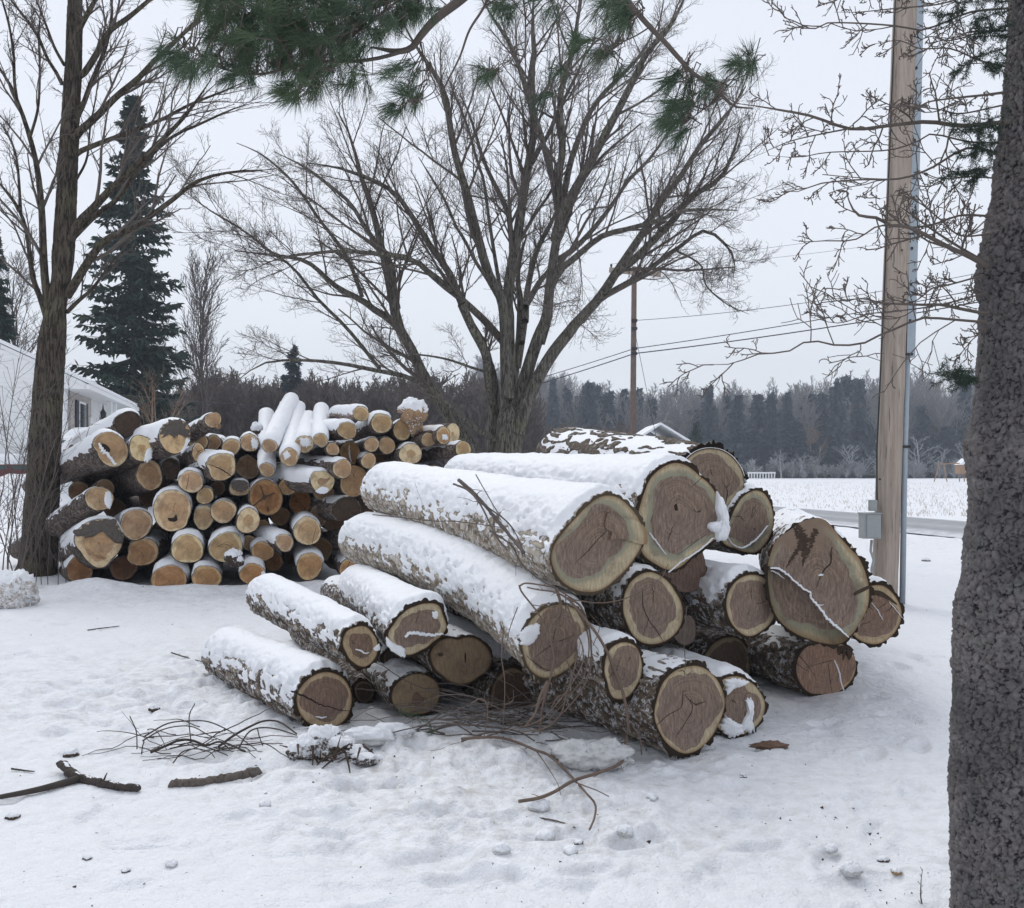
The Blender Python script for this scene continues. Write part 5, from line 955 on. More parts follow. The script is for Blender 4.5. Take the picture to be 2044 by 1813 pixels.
for k in range(430):
    d = 162 + 75 * g.random() ** 1.1; u = 960 + 1110 * g.random(); b = at(u, d); top = 790 + 22 * vn(np.array([[u / 90, 0, 0]]), 3)[0] - 26 * ss(u, 1560, 1800) + 18 * ss(1400 - abs(u - 1450), 1300, 1400); 
    Hh = 8.5 + 5.0 * g.random() + 2.5 * ss(u, 1560, 1800); sp.append((b[0], b[1], b[2] - 0.5, Hh))
scatter('bare_wood', T10, sp, M['wood_far'], 1.25, 6, label='grey-brown bare wood covering the far slope', cat='wood')
T6 = [bare_template(10, 80 + k, n1=22, n2=7, n3=5, rmin=0.05, r0=0.012, crown=0.08, spread=(15, 45), multi=2) for k in range(4)]; sp = []
for k in range(300):
    d = 54 + 26 * g.random(); u = 340 + 720 * g.random(); b = at(u, d); tp = 762 + 22 * vn(np.array([[u / 70, 1, 0]]), 9)[0] + 14 * ss(abs(u - 560), 60, 200) - 12 * ss(u, 640, 720) * ss(900 - u, 0, 120)
    sp.append((b[0], b[1], b[2] - 0.2, max(2.5, (topz(tp, d) - b[2]) * (0.6 + 0.4 * g.random()))))
for k in range(110):
    d = 80 + 50 * g.random(); u = 900 + 360 * g.random(); b = at(u, d); sp.append((b[0], b[1], b[2] - 0.2, (topz(860, d) - b[2]) * (0.6 + 0.4 * g.random())))
scatter('thicket', T6, sp, M['thicket'], 1.1, 7, label='brown leafless thicket behind the far pile', cat='thicket')
# single bare trees in the middle distance
def bare_at(name, label, group, u, vtop, d, mat, seed, wide=1.0, **k):
    b = at(u, d); H = topz(vtop, d) - b[2]; V, Fq = bare_template(10, seed, **k); rt = root(name, b, label, 'tree', group); s = H / 10
    mb = MB(); mb.add(V * np.array([s * wide, s * wide, s]) + b, Fq); mb.build('branches', mat, rt, smooth=True); return rt
bare_at('bare_tree', 'slender reddish bare tree with a fine upright crown, right of the tall spruce', None, 414, 568, 52, M['bark_far'], 91, wide=0.8, n1=34, n2=9, n3=6, rmin=0.022, r0=0.014, crown=0.15)
bare_at('bare_tree', 'leaning thin bare tree close against the right side of the tall spruce', None, 372, 640, 48, M['bark_far'], 92, wide=1.3, n1=14, n2=6, n3=5, rmin=0.018, r0=0.008, crown=0.2)
bare_at('bare_tree', 'pale bare sapling in front of the foot of the tall spruce', None, 316, 770, 30, M['gold_twig'], 93, wide=1.5, n1=9, n2=4, n3=3, rmin=0.012, r0=0.01, crown=0.15, multi=3)
bare_at('bare_tree', 'bare tree with a thin crown at the left edge above the house', None, 22, 560, 42, M['bark_far'], 94, wide=1.5, n1=26, n2=8, n3=5, rmin=0.014, r0=0.01, crown=0.2)
GF = 'frosted bare trees along the far edge of the field'; FU = [uv(*q[:3])[0] for q in [('T7', 1580, 0), ('T7', 1690, 0), ('T7', 1775, 0), ('T7', 1980, 0), ('R', 20, 0), ('R', 145, 0), ('R', 240, 0), ('R', 480, 0), ('R', 560, 0), ('R', 950, 0), ('R', 1250, 0), ('R', 1090, 0)]]
for k, (z, x, y, dd) in enumerate([('T7', 1580, 1230, 154), ('T7', 1690, 1240, 156), ('T7', 1775, 1180, 157), ('T7', 1980, 1190, 155), ('R', 20, 720, 152), ('R', 145, 740, 153), ('R', 240, 740, 154), ('R', 480, 700, 155), ('R', 560, 720, 153), ('R', 950, 620, 154), ('R', 1250, 640, 153), ('R', 1090, 690, 156)]):
    u, v = uv(z, x, y); bare_at('frosted_tree', 'frosted bare tree, ' + nth(u, FU), GF, u, v, dd, M['frost_twig'], 100 + k, wide=2.0, n1=12, n2=4, n3=2, rmin=0.055, r0=0.02, crown=0.12, spread=(25, 60))
bare_at('bare_tree', 'tan coloured round bare tree among the frosted ones', None, uv('T7', 1800, 1110)[0], uv('T7', 1800, 1110)[1], 158, M['gold_twig'], 120, wide=1.3, n1=26, n2=6, n3=4, rmin=0.05, r0=0.014, crown=0.1)
T2_ = [bare_template(10, 130 + k, n1=16, n2=5, n3=0, rmin=0.25, r0=0.02, crown=0.02, spread=(20, 60), multi=2) for k in range(3)]; sp = []
for k in range(170): d = 151 + 6 * g.random(); u = 1380 + 640 * g.random(); b = at(u, d); sp.append((b[0], b[1], b[2] - 0.1, 1.0 + 2.0 * g.random()))
scatter('snowy_brush', T2_, sp, M['frost_twig'], 1.4, 8, label='low snowy brush along the far edge of the field', cat='brush')

# shrub at the left edge
def shrub(name, label, spots, H, mat, seed, n2=7, n3=5, rmin=0.0028, lean=0.0, r0=0.010):
    g = np.random.default_rng(seed); b0 = np.array(spots).mean(0); st = []
    for s_ in spots:
        for k in range(1):
            dr = np.array([g.normal() * 0.22 + lean, g.normal() * 0.22, 1.0]); dr /= np.linalg.norm(dr); p = [np.array(s_)]; h_ = H * (0.5 + 0.6 * g.random())
            for j in range(7): p.append(p[-1] + dr * h_ / 7); dr = dr + g.normal(size=3) * 0.07 + np.array([lean * 0.15, 0, -0.02]); dr /= np.linalg.norm(dr)
            st.append(p)
    st = np.array(st); r = np.repeat(np.linspace(r0, 0.004, 8)[None], len(st), 0); a, ra_ = grow(st, r, n2, 0.45, (20, 55), 0.6, 6, 0.1, seed + 1, jit=0.12, rmin=rmin * 1.3); b_, rb = grow(a, ra_, n3, 0.5, (25, 60), 0.6, 5, 0.08, seed + 2, jit=0.15, rmin=rmin)
    rt = root(name, b0, label, 'shrub'); mb = MB(); mb.add(*tubes(st, r, 4)); mb.build('stems', mat, rt, smooth=True); mb = MB(); mb.add(*tubes(a, ra_, 3)); mb.add(*tubes(b_, rb, 3)); mb.build('twigs', mat, rt, smooth=True); return rt
g = np.random.default_rng(9)
shrub('bare_shrub', 'leafless shrub full of thin twigs at the left edge', [at(-60 + 105 * g.random(), 11.2 + 1.5 * g.random()) for k in range(16)], 2.9, M['twig'], 21)
shrub('bare_shrub', 'low thin twigs growing around the foot of the left tree', [at(30 + 110 * g.random(), 11.9 + 0.6 * g.random()) for k in range(9)], 1.3, M['twig'], 31, n2=5, n3=3, r0=0.006)

# spruce trunk close by on the right
edge = np.array([(-500, 2062), (-100, 2022), (0, 2015), (200, 2003), (330, 1991), (380, 1986), (420, 1976), (470, 1966), (545, 1952), (575, 1951), (600, 1962), (700, 1958), (780, 1954), (830, 1948), (880, 1932), (905, 1930), (950, 1939), (1030, 1939), (1080, 1928), (1150, 1926), (1200, 1915), (1350, 1908), (1500, 1905), (1700, 1908), (1813, 1912), (2060, 1900)], float)
DS = 2.9; vv_ = np.linspace(2010, -480, 900); ue = np.interp(vv_, edge[:, 0], edge[:, 1]) + 5; es = np.interp(vv_, [-480, 2060], [2068, 1895]); uc = 2058 + (1500 - vv_) / 1500 * 52
Rb_ = (uc - es) / F * DS; bumpR = (es - ue) / F * DS; S_ = 300; th = np.arange(S_) / S_ * 2 * np.pi; cx_ = (uc - U0) / F * DS; cz_ = CH - (vv_ - VH) / F * DS
lw = np.clip(np.cos(th - np.pi), 0, 1) ** 2
q = np.stack([np.cos(th)[None] * Rb_[:, None], np.sin(th)[None] * Rb_[:, None], cz_[:, None] + 0 * th[None]], -1); wq = np.stack([fbm(q * 30, 1, 4, 0.65), fbm(q * 30, 2, 4, 0.65), fbm(q * 30, 3, 4, 0.65)], -1) * 1.15
f1, f2, pid = cell((q * np.array([1, 1, 0.5])) / 0.017 + wq, 3); f1b, f2b, _ = cell(q / 0.011 + wq * 1.2, 5); flake = np.clip(1.15 - f1 * 1.3, 0, 1); rgS = 0.62 * ss(f2 - f1, 0.0, 0.30) + 0.22 * flake + 0.2 * ss(f2b - f1b, 0.0, 0.4) + 0.25 * fbm(q * 60, 19, 3)
knots = [(uv('R', 1440, 420), 0.05), (uv('N', 1845, 225), 0.03), (uv('N', 1910, 665), 0.035), (uv('R', 1490, 1120), 0.035), (uv('R', 1600, 500), 0.06)]
rrS = Rb_[:, None] + bumpR[:, None] * lw[None] + 0.0125 * (rgS - 0.6) * (0.5 + 0.9 * pid) + 0.013 * fbm(q * np.array([9, 9, 3.5]), 9, 4) + 0.004 * fbm(q * 40, 11, 3)
VS = np.stack([cx_[:, None] + rrS * np.cos(th)[None], DS + rrS * np.sin(th)[None], cz_[:, None] + 0 * rrS], -1)
for (ku, kv), kr in knots:
    kc = P(ku, kv, DS - 0.22); dd = np.linalg.norm((VS - kc) * np.array([1, 0.5, 1]), axis=-1); VS = VS + np.stack([0 * dd, -0.02 * np.exp(-((dd - kr * 0.75) / (kr * 0.35)) ** 2) + 0.02 * np.exp(-(dd / (kr * 0.4)) ** 2), 0 * dd], -1)
rtS = root('spruce_tree', (cx_[0], DS, 0), 'rough barked spruce trunk close by at the right edge', 'tree')
mk('trunk', VS, gridF(900, S_, True), M['bark_spruce'], rtS, attrs={'ridge': rgS, 'plate': pid})
RB = []
for pts, w0, w1, d1 in [
    ([(1540, 600), (1420, 612), (1300, 620), (1150, 600), (1020, 610), (900, 625), (830, 635), (740, 632), (620, 590), (540, 565), (400, 540), (280, 520), (200, 510)], 24, 9, 2.75), ([(760, 632), (640, 655), (480, 690), (350, 740)], 9, 4, 2.6),
    ([(1520, 455), (1400, 470), (1300, 480), (1150, 500), (1080, 530), (1000, 520)], 14, 5, 3.1), ([(1510, 770), (1400, 730), (1300, 740), (1150, 830), (1000, 880), (800, 885), (600, 905), (520, 940), (430, 940), (410, 890)], 14, 5, 2.6),
    ([(1430, 1310), (1340, 1260), (1250, 1220), (1050, 1120), (950, 1110), (900, 1075), (800, 1060), (760, 1010), (740, 950)], 26, 12, 2.5), ([(1420, 1290), (1300, 1220), (1160, 1130), (1050, 1050), (960, 990)], 16, 5, 2.9),
    ([(1430, 1545), (1300, 1520), (1200, 1500), (1100, 1500), (900, 1490), (830, 1470), (700, 1480)], 18, 7, 2.6), ([(1430, 1587), (1250, 1572), (1110, 1565), (1000, 1610), (900, 1650), (800, 1695), (640, 1695), (560, 1670), (450, 1730), (290, 1745), (180, 1790), (0, 1795)], 14, 5, 2.5),
    ([(1410, 1355), (1250, 1400), (1160, 1420), (1080, 1480), (1000, 1500)], 10, 5, 2.8), ([(1550, 40), (1350, 60), (1200, 120), (1100, 150), (1000, 130), (800, 115), (630, 115), (560, 150), (440, 90), (380, 10)], 12, 5, 2.6),
    ([(1520, 700), (1350, 700), (1160, 660), (1080, 700), (940, 740), (650, 750), (500, 775), (350, 765)], 10, 4, 3.0), ([(1450, 1065), (1300, 1060), (1150, 1110), (1030, 1120), (900, 1110), (780, 1180), (640, 1185), (530, 1190), (470, 1180)], 12, 5, 2.7),
    ([(1430, 1440), (1200, 1500), (1000, 1530), (850, 1545), (700, 1590), (560, 1560)], 9, 4, 2.6), ([(1450, 1150), (1300, 1160), (1200, 1080), (1100, 1000), (1000, 960), (900, 980)], 10, 4, 2.6), ([(1530, 330), (1400, 300), (1250, 240), (1100, 240), (1000, 200), (860, 220)], 10, 4, 2.7),
    ([(1540, 150), (1400, 160), (1250, 200), (1150, 180), (1050, 230)], 9, 4, 2.8), ([(1500, 880), (1350, 870), (1200, 880), (1080, 830)], 9, 4, 2.9), ([(1500, 520), (1300, 560), (1200, 540), (1000, 520), (850, 540)], 9, 4, 2.6), ([(1420, 1620), (1350, 1680), (1300, 1740), (1240, 1770)], 6, 3, 2.7),
    ([(1560, -60), (1400, -40), (1200, 20), (1000, 40), (800, 60), (680, 60)], 10, 4, 2.8), ([(1560, 0), (1300, -80), (1000, -60), (800, -30), (620, 20)], 10, 4, 2.7)]:
    RB.append(limb('T4', pts, w0, w1, DS - 0.05, d1, 20))
lv = np.stack([l[0] for l in RB]); lr = np.stack([l[1] for l in RB]); mb = MB(); mb.add(*tubes(lv, lr, 7))
a, ra_ = grow(lv, lr, 9, 0.26, (35, 70), 0.5, 6, 0.05, 201, t0=0.1, jit=0.2, rmin=0.0019, curve=0.02, lmax=0.42, taper=0.6); b_, rb = grow(a, ra_, 5, 0.5, (30, 65), 0.7, 5, 0.05, 202, jit=0.25, rmin=0.0016, taper=0.8); c_, rc_ = grow(b_, rb, 3, 0.5, (30, 60), 0.8, 3, 0.05, 203, jit=0.2, rmin=0.0013, taper=0.9)
mb.add(*tubes(a, ra_, 5)); mb.add(*tubes(b_, rb, 4)); mb.add(*tubes(c_, rc_, 3)); mb.build('dead_branches', M['twig'], rtS, smooth=True)
def needles(p, axis, n, length, width, g, cone=1.0, fwd=0.8, spread=0.0):
    """n needles per base point"""
    m = len(p); P_ = np.repeat(p, n, 0) + spread * g.normal(size=(m * n, 3)); A = np.repeat(axis, n, 0); d_ = A * fwd + cone * g.normal(size=(m * n, 3)); d_ /= np.linalg.norm(d_, axis=1, keepdims=True)
    L_ = length * (0.7 + 0.5 * g.random((m * n, 1))); sd = np.cross(d_, g.normal(size=(m * n, 3))); sd /= np.linalg.norm(sd, axis=1, keepdims=True); mid = P_ + d_ * L_ * 0.5; tip = mid + (d_ - 0.22 * UP) * L_ * 0.5
    w_ = width * 0.5; V = np.stack([P_ - sd * w_ * 0.6, P_ + sd * w_ * 0.6, mid + sd * w_, tip, mid - sd * w_], 1); k = np.arange(m * n)[:, None] * 5
    return V.reshape(-1, 3), [np.concatenate([k, k + 1, k + 2, k + 4], 1), np.concatenate([k + 4, k + 2, k + 3], 1)]
g = np.random.default_rng(77); mbn = MB(); mbt = MB()
for z, pts in [('T4', [(1330, 50), (1260, 68), (1180, 76)]), ('T4', [(1560, 175), (1450, 178), (1345, 190)]), ('T4', [(1545, 230), (1440, 260), (1360, 290), (1255, 370)]), ('T4', [(1520, 560), (1450, 590), (1400, 640), (1255, 655)]), ('T4', [(1515, 640), (1420, 620), (1380, 650)]),
               ('T4', [(1500, 760), (1400, 745), (1310, 770)]), ('T4', [(1480, 810), (1400, 850), (1340, 900)]), ('T4', [(1430, 820), (1340, 850), (1245, 860)]), ('T4', [(1560, 10), (1430, 5), (1300, 12)]), ('T4', [(1560, 50), (1460, 70), (1370, 110)]), ('T4', [(1500, 700), (1380, 720), (1330, 700)]), ('T4', [(1550, 110), (1500, 140), (1430, 160)]),
               ('R', [(1370, 160), (1240, 150), (1200, 185), (1090, 175)]), ('R', [(1370, 210), (1280, 195), (1190, 195)]), ('R', [(1370, 245), (1300, 215), (1230, 240)]), ('T4', [(1530, 300), (1480, 330), (1420, 330)])]:
    p, r = limb(z, pts, 5, 3, DS - 0.08, DS - 0.25, 26); mbt.add(*tubes(p[None], r[None], 4))
    tw, tr_ = grow(p[None], r[None], 6, 0.35, (35, 60), 0.8, 8, 0.0, int(pts[0][0]), jit=0.05, rmin=0.001); mbt.add(*tubes(tw, tr_, 3))
    q_ = np.concatenate([p[None][:, 3:].reshape(-1, 3), tw.reshape(-1, 3)]); ax = np.concatenate([np.gradient(p, axis=0)[3:], np.gradient(tw, axis=1).reshape(-1, 3)]); ax /= np.linalg.norm(ax, axis=1, keepdims=True) + 1e-9
    v_, f_ = needles(q_, ax, 11, 0.016, 0.0016, g, 0.75, 0.6, 0.003); mbn.add(v_, f_)
mbt.build('green_twigs', M['twig'], rtS, smooth=True); mbn.build('needles', M['needle_spruce'], rtS)

# white pine boughs hanging in from above
def tuft_mesh(pos, dirs, g, n=44, L_=0.11, w=0.0019): return needles(pos, dirs, n, L_, w, g, 0.33, 1.0, 0.006)
def bough(name, label, branches, groups, seed, mass=None):
    g = np.random.default_rng(seed); mbw = MB(); mbn = MB(); base = None; bp = []
    for z, pts, w0, w1, d0, d1 in branches:
        p, r = limb(z, pts, w0, w1, d0, d1, 24); mbw.add(*tubes(p[None], r[None], 8)); bp.append(p); base = p[0] if base is None else base
    bp_ = np.concatenate(bp); pos = []
    for z, x, y, rad, cnt, d in groups:
        for k in range(max(3, int(cnt * 0.95))):
            a = g.random() * 6.28; q_ = rad * math.sqrt(g.random()); u, v = uv(z, x + q_ * math.cos(a), y + q_ * math.sin(a) * 0.8); pos.append(P(u, v, d + 0.25 * g.normal()))
    if mass:
        z, poly, cnt, d = mass; poly = np.array(poly, float); lo, hi = poly.min(0), poly.max(0)
        while cnt > 0:
            x, y = lo + (hi - lo) * g.random(2); c_ = False; j = len(poly) - 1
            for i in range(len(poly)):
                if (poly[i, 1] > y) != (poly[j, 1] > y) and x < (poly[j, 0] - poly[i, 0]) * (y - poly[i, 1]) / (poly[j, 1] - poly[i, 1]) + poly[i, 0]: c_ = not c_
                j = i
            if c_: u, v = uv(z, x, y); pos.append(P(u, v, d + 0.28 * g.normal())); cnt -= 1
    pos = np.array(pos); near = np.array([bp_[np.argmin(np.linalg.norm(bp_ - q, axis=1))] for q in pos]); d_ = pos - near; d_ /= np.linalg.norm(d_, axis=1, keepdims=True) + 1e-6
    dirs = d_ * 0.6 + np.array([-0.5, 0.0, -0.32]) + 0.30 * g.normal(size=pos.shape); dirs /= np.linalg.norm(dirs, axis=1, keepdims=True)
    tw = np.stack([pos - dirs * 0.07 + np.array([0, 0, 0.006]), pos - dirs * 0.035, pos, pos + dirs * 0.02], 1); mbw.add(*tubes(tw, np.full((len(pos), 4), 0.0022), 3))
    far_ = np.linalg.norm(pos - near, axis=1) < 0.45; nb_ = near[far_]; pb = pos[far_] - dirs[far_] * 0.07; mid_ = (nb_ + pb) / 2 + np.array([0, 0, 0.03]); mbw.add(*tubes(np.stack([nb_, mid_, pb], 1), np.repeat(np.array([[0.004, 0.003, 0.0024]]), len(pb), 0), 3))
    v_, f_ = tuft_mesh(pos, dirs, g); mbn.add(v_, f_); rt = root(name, base, label, 'branch'); mbw.build('twigs', M['twig'], rt, smooth=True); mbn.build('needles', M['needle_pine'], rt); return rt
bough('pine_bough', 'dense green pine bough with long needles hanging in at the top left',
      [('T2', [(1760, -110), (1640, 0), (1500, 110), (1420, 200), (1370, 265), (1290, 285), (1150, 262)], 62, 26, 4.2, 4.1), ('T2', [(1370, 270), (1200, 320), (1050, 340), (800, 350), (550, 410), (400, 400), (300, 370), (180, 300), (60, 230), (0, 195)], 24, 6, 4.1, 3.9),
       ('T2', [(1400, -60), (1100, 60), (800, 80), (500, 100), (300, 120)], 26, 8, 4.1, 4.1), ('T2', [(1300, 0), (1100, 160), (900, 300), (720, 540)], 16, 6, 4.0, 4.0), ('T2', [(1420, 230), (1440, 320), (1480, 420), (1500, 500), (1380, 580)], 10, 5, 4.2, 4.1), ('T2', [(1000, -80), (700, -20), (400, 0), (200, 20)], 20, 8, 4.2, 4.2)],
      [('T2', 50, 250, 60, 6, 3.9), ('T2', 90, 340, 80, 10, 3.9), ('T2', 230, 330, 110, 16, 3.95), ('T2', 430, 370, 90, 14, 4.0), ('T2', 700, 500, 70, 13, 4.0), ('T2', 830, 470, 60, 9, 4.0), ('T2', 1330, 380, 90, 10, 4.1), ('T2', 1370, 510, 60, 12, 4.1), ('T2', 1300, 590, 50, 7, 4.1), ('T2', 300, 200, 60, 8, 4.0), ('T2', 1450, 30, 90, 14, 4.2), ('T2', 1050, 430, 80, 9, 4.1)], 51,
      mass=('T2', [(180, -80), (1480, -80), (1400, 60), (1200, 200), (1080, 300), (950, 400), (760, 400), (560, 330), (420, 300), (300, 180), (240, 60)], 430, 4.1))
bough('pine_bough', 'thin pine shoot with a few needle tufts hanging at the top centre', [('T2', [(1800, -20), (1760, 60), (1690, 170), (1640, 310), (1580, 430), (1530, 520), (1450, 560)], 16, 7, 4.0, 4.0), ('T3', [(620, -60), (640, 100), (640, 300), (640, 560), (600, 610), (500, 480), (440, 400)], 10, 4, 4.1, 4.0)],
      [('T2', 1800, 400, 45, 5, 4.0), ('T3', 440, 400, 50, 5, 4.0), ('T3', 560, 20, 70, 7, 4.0), ('T2', 1880, 20, 70, 6, 4.0), ('T3', 770, 10, 70, 6, 4.1)], 52)
bough('pine_bough', 'long slanting pine branch with dark tufts crossing the crown of the maple', [('T3', [(1150, -60), (1250, 60), (1330, 150), (1400, 220), (1480, 310), (1560, 400), (1650, 460), (1740, 540), (1800, 590), (1900, 600)], 34, 18, 3.9, 3.8),
      ('T3', [(1330, 150), (1250, 200), (1150, 250), (1050, 340), (980, 410), (880, 420), (780, 500)], 9, 4, 3.9, 3.9), ('T3', [(1740, 540), (1650, 590), (1580, 640), (1500, 700)], 10, 5, 3.8, 3.8), ('T3', [(1800, 580), (1850, 470), (1880, 380)], 9, 5, 3.8, 3.8)],
      [('T3', 1130, 70, 110, 24, 3.9), ('T3', 960, 220, 70, 9, 3.9), ('T3', 1090, 290, 50, 7, 3.9), ('T3', 860, 400, 40, 4, 3.9), ('T3', 760, 510, 40, 4, 3.9), ('T3', 1490, 430, 60, 7, 3.8), ('T3', 1590, 480, 60, 7, 3.8), ('T3', 1530, 570, 60, 13, 3.8), ('T3', 1480, 660, 65, 11, 3.8), ('T3', 1860, 350, 65, 13, 3.8), ('T3', 1720, 470, 60, 8, 3.8), ('T3', 1250, 60, 60, 8, 3.9), ('T3', 1520, 730, 40, 5, 3.8), ('T3', 1170, 380, 30, 3, 3.9)], 53)
# ------------------------------------------------------------------ poles and wires
def wood_pole_mat():
    m = NT('weathered_pole', 0.9, 0.15); v = m.mapv((1, 1, 0.06)); n = m.noise(v, 26, 6, 0.7); n2 = m.noise(v, 9, 4, 0.7)
    col = m.mix(m.ramp(n, [(0.3, 0.0), (0.7, 1.0)]), (0.24, 0.195, 0.165), (0.42, 0.36, 0.31)); col = m.mix(m.ramp(n2, [(0.60, 0.0), (0.68, 0.7)]), col, (0.32, 0.21, 0.15))
    col = m.mix(m.ramp(m.noise(v, 34, 2, 0.5), [(0.64, 0.0), (0.68, 0.75)]), col, (0.09, 0.075, 0.065)); m.col(col); m.bump(n, 0.008); return m.m
M['pole'] = wood_pole_mat(); M['galv'] = simple('galvanised_steel', (0.30, 0.345, 0.39), 0.45, 0.3, 0.5, 0.12, 20); M['grey_box'] = simple('grey_paint', (0.29, 0.31, 0.31), 0.5, var=0.12, nscale=15)
M['black'] = simple('black_rubber', (0.03, 0.03, 0.033), 0.6); M['pole_dark'] = simple('dark_pole_wood', (0.15, 0.11, 0.095), 0.9, var=0.35, nscale=6)
DPo = 10.7; b = P(1763, 1225, DPo); b[2] = -0.3; t_ = P(1822, -420, DPo)
rt = root('utility_pole', (b[0], b[1], 0), 'weathered wooden utility pole with a meter box and grey riser pipe', 'pole')
def polept(v): f = (v - 1225) / (-420 - 1225); return P(1763 + f * 59, v, DPo)
mb = MB(); zz = np.linspace(0, 1, 60)[:, None]; mb.add(trunk_mesh(b + (t_ - b) * zz, np.linspace(0.148, 0.128, 60), 40, 0.004, 4, fq=30, sq=0.03).reshape(-1, 3), gridF(60, 40, True)); mb.build('pole', M['pole'], rt, smooth=True)
mb = MB(); mb.tube([P(1801, 1210, DPo - 0.03), P(1806, 900, DPo - 0.03), P(1811, 712, DPo - 0.03)], 0.034, 14); mb.build('riser_pipe', M['galv'], rt, smooth=True)
mb = MB(); a0, a1 = P(1815, 714, DPo - 0.02), P(1843, -420, DPo - 0.02); axz = (a1 - a0) / np.linalg.norm(a1 - a0); axx = np.array([1, 0, 0]); axy = np.cross(axz, axx); mb.box((a0 + a1) / 2, (0.10, 0.09, np.linalg.norm(a1 - a0)), ax=[axx, axy, axz]); mb.build('cable_guard', M['galv'], rt)
for v in (708, 892):
    p = P(1806 + (900 - v) * 0.026, v, DPo - 0.03); mb = MB(); mb.box(p, (0.10, 0.09, 0.03)); mb.box(p + [-0.06, 0.0, 0], (0.10, 0.02, 0.025)); mb.build('pipe_strap', M['black'], rt)
for k in range(9):
    v = 640 - k * 72; mb = MB(); p = P(1815 + (714 - v) * 0.0247, v, DPo - 0.07); mb.box(p + [0.0, 0, 0], (0.02, 0.02, 0.03)); mb.build('bolt', M['black'], rt)
pb = P(1736, 1050, DPo - 0.12); mb = MB(); mb.box(pb, (0.205, 0.15, 0.29)); mb.box(pb + [0.015, -0.082, 0.0], (0.16, 0.012, 0.26)); mb.box(pb + [0, 0, 0.15], (0.225, 0.17, 0.012)); bx = mb.build('meter_box', M['grey_box'], rt)
mb = MB(); mb.box(P(1742, 1009, DPo - 0.1), (0.075, 0.08, 0.13)); mb.build('junction_box', M['grey_box'], rt)
mb = MB(); mb.tube([P(1740, 1078, DPo - 0.12), P(1738, 1100, DPo - 0.12), P(1744, 1118, DPo - 0.12), P(1740, 1135, DPo - 0.12), P(1740, 1230, DPo - 0.1)], 0.016, 8); mb.build('conduit', M['grey_box'], rt, smooth=True)
mb = MB(); mb.tube([polept(1000) + [-0.155, -0.08, 0], polept(900) + [-0.165, -0.05, 0], polept(760) + [-0.16, -0.06, 0], polept(600) + [-0.15, -0.06, 0], polept(200) + [-0.145, -0.06, 0], polept(-400) + [-0.14, -0.06, 0]], 0.009, 6); mb.build('cable', M['black'], rt, smooth=True)
for (u, v) in ((1756, 957), (1800, 500), (1795, 545)):
    mb = MB(); mb.box(P(u, v, DPo - 0.137), (0.02, 0.02, 0.02)); mb.build('nail', M['black'], rt)
D2 = 42.0
rt = root('utility_pole', at(1262, D2), 'far utility pole with one crossarm standing beyond the piles', 'pole')
mb = MB(); mb.tube([at(1262, D2) - [0, 0, 0.3], P(1266, 533, D2)], [0.155, 0.12], 14); mb.build('pole', M['pole_dark'], rt, smooth=True)
mb = MB(); a0, a1 = P(1216, 539, D2 - 0.2), P(1319, 548, D2 - 0.2); mb.tube([a0, a1], [0.13, 0.13], 4); ca = mb.build('crossarm', M['pole'], rt)
for f in (0.04, 0.62, 0.72, 0.93):
    p = a0 + (a1 - a0) * f + [0, 0, 0.09]; mb = MB(); mb.tube([p, p + [0, 0, 0.1], p + [0, 0, 0.13], p + [0, 0, 0.2]], [0.02, 0.05, 0.06, 0.03], 8); mb.build('insulator', M['black'], rt)
for v in (640, 696, 706, 656):
    mb = MB(); mb.box(P(1266, v, D2 - 0.17), (0.28, 0.12, 0.12)); mb.build('bracket', M['black'], rt)
def wire(label, A, B, sag, r=0.02, n=40):
    A = np.array(A); B = np.array(B); t = np.linspace(0, 1, n)[:, None]; p = A + (B - A) * t; p[:, 2] -= sag * 4 * (t * (1 - t))[:, 0]
    mb = MB(); mb.tube(p, r, 5); o = mb.build('overhead_wire', M['black'], None, smooth=True, org=A); tag(o, label, 'wire', 'overhead wires at the far pole')
wire('upper of the two thick wires running right from the far pole', P(1266, 696, D2 - 0.2), P(2400, 480, 36), 0.3)
wire('lower of the two thick wires running right from the far pole', P(1266, 706, D2 - 0.2), P(2400, 515, 36), 0.3, 0.026)
wire('upper wire running left from the far pole behind the maple', P(1266, 696, D2), P(700, 835, 75), 0.5); wire('lower wire running left from the far pole behind the maple', P(1266, 706, D2), P(700, 850, 75), 0.5, 0.026)
wire('thin wire high right of the far pole passing behind the dead branches', P(1266, 640, D2 - 0.2), P(2400, 440, 34), 0.6, 0.013)
for k, (f, ue, ve) in enumerate(((0.04, 2600, 300), (0.93, 2600, 330))):
    p = a0 + (a1 - a0) * f + [0, 0, 0.28]; wire(('thin topmost wire leaving the left end of the crossarm', 'thin wire leaving the right end of the crossarm')[k], p, P(ue, ve, 30), 0.5, 0.007)
wire('guy wire slanting down right of the far pole', P(1266, 656, D2), at(1335, 46), 0.0, 0.012)
wire('service wire running from the house towards the thicket', P(222, 787, 38), P(640, 815, 66), 0.1, 0.02)

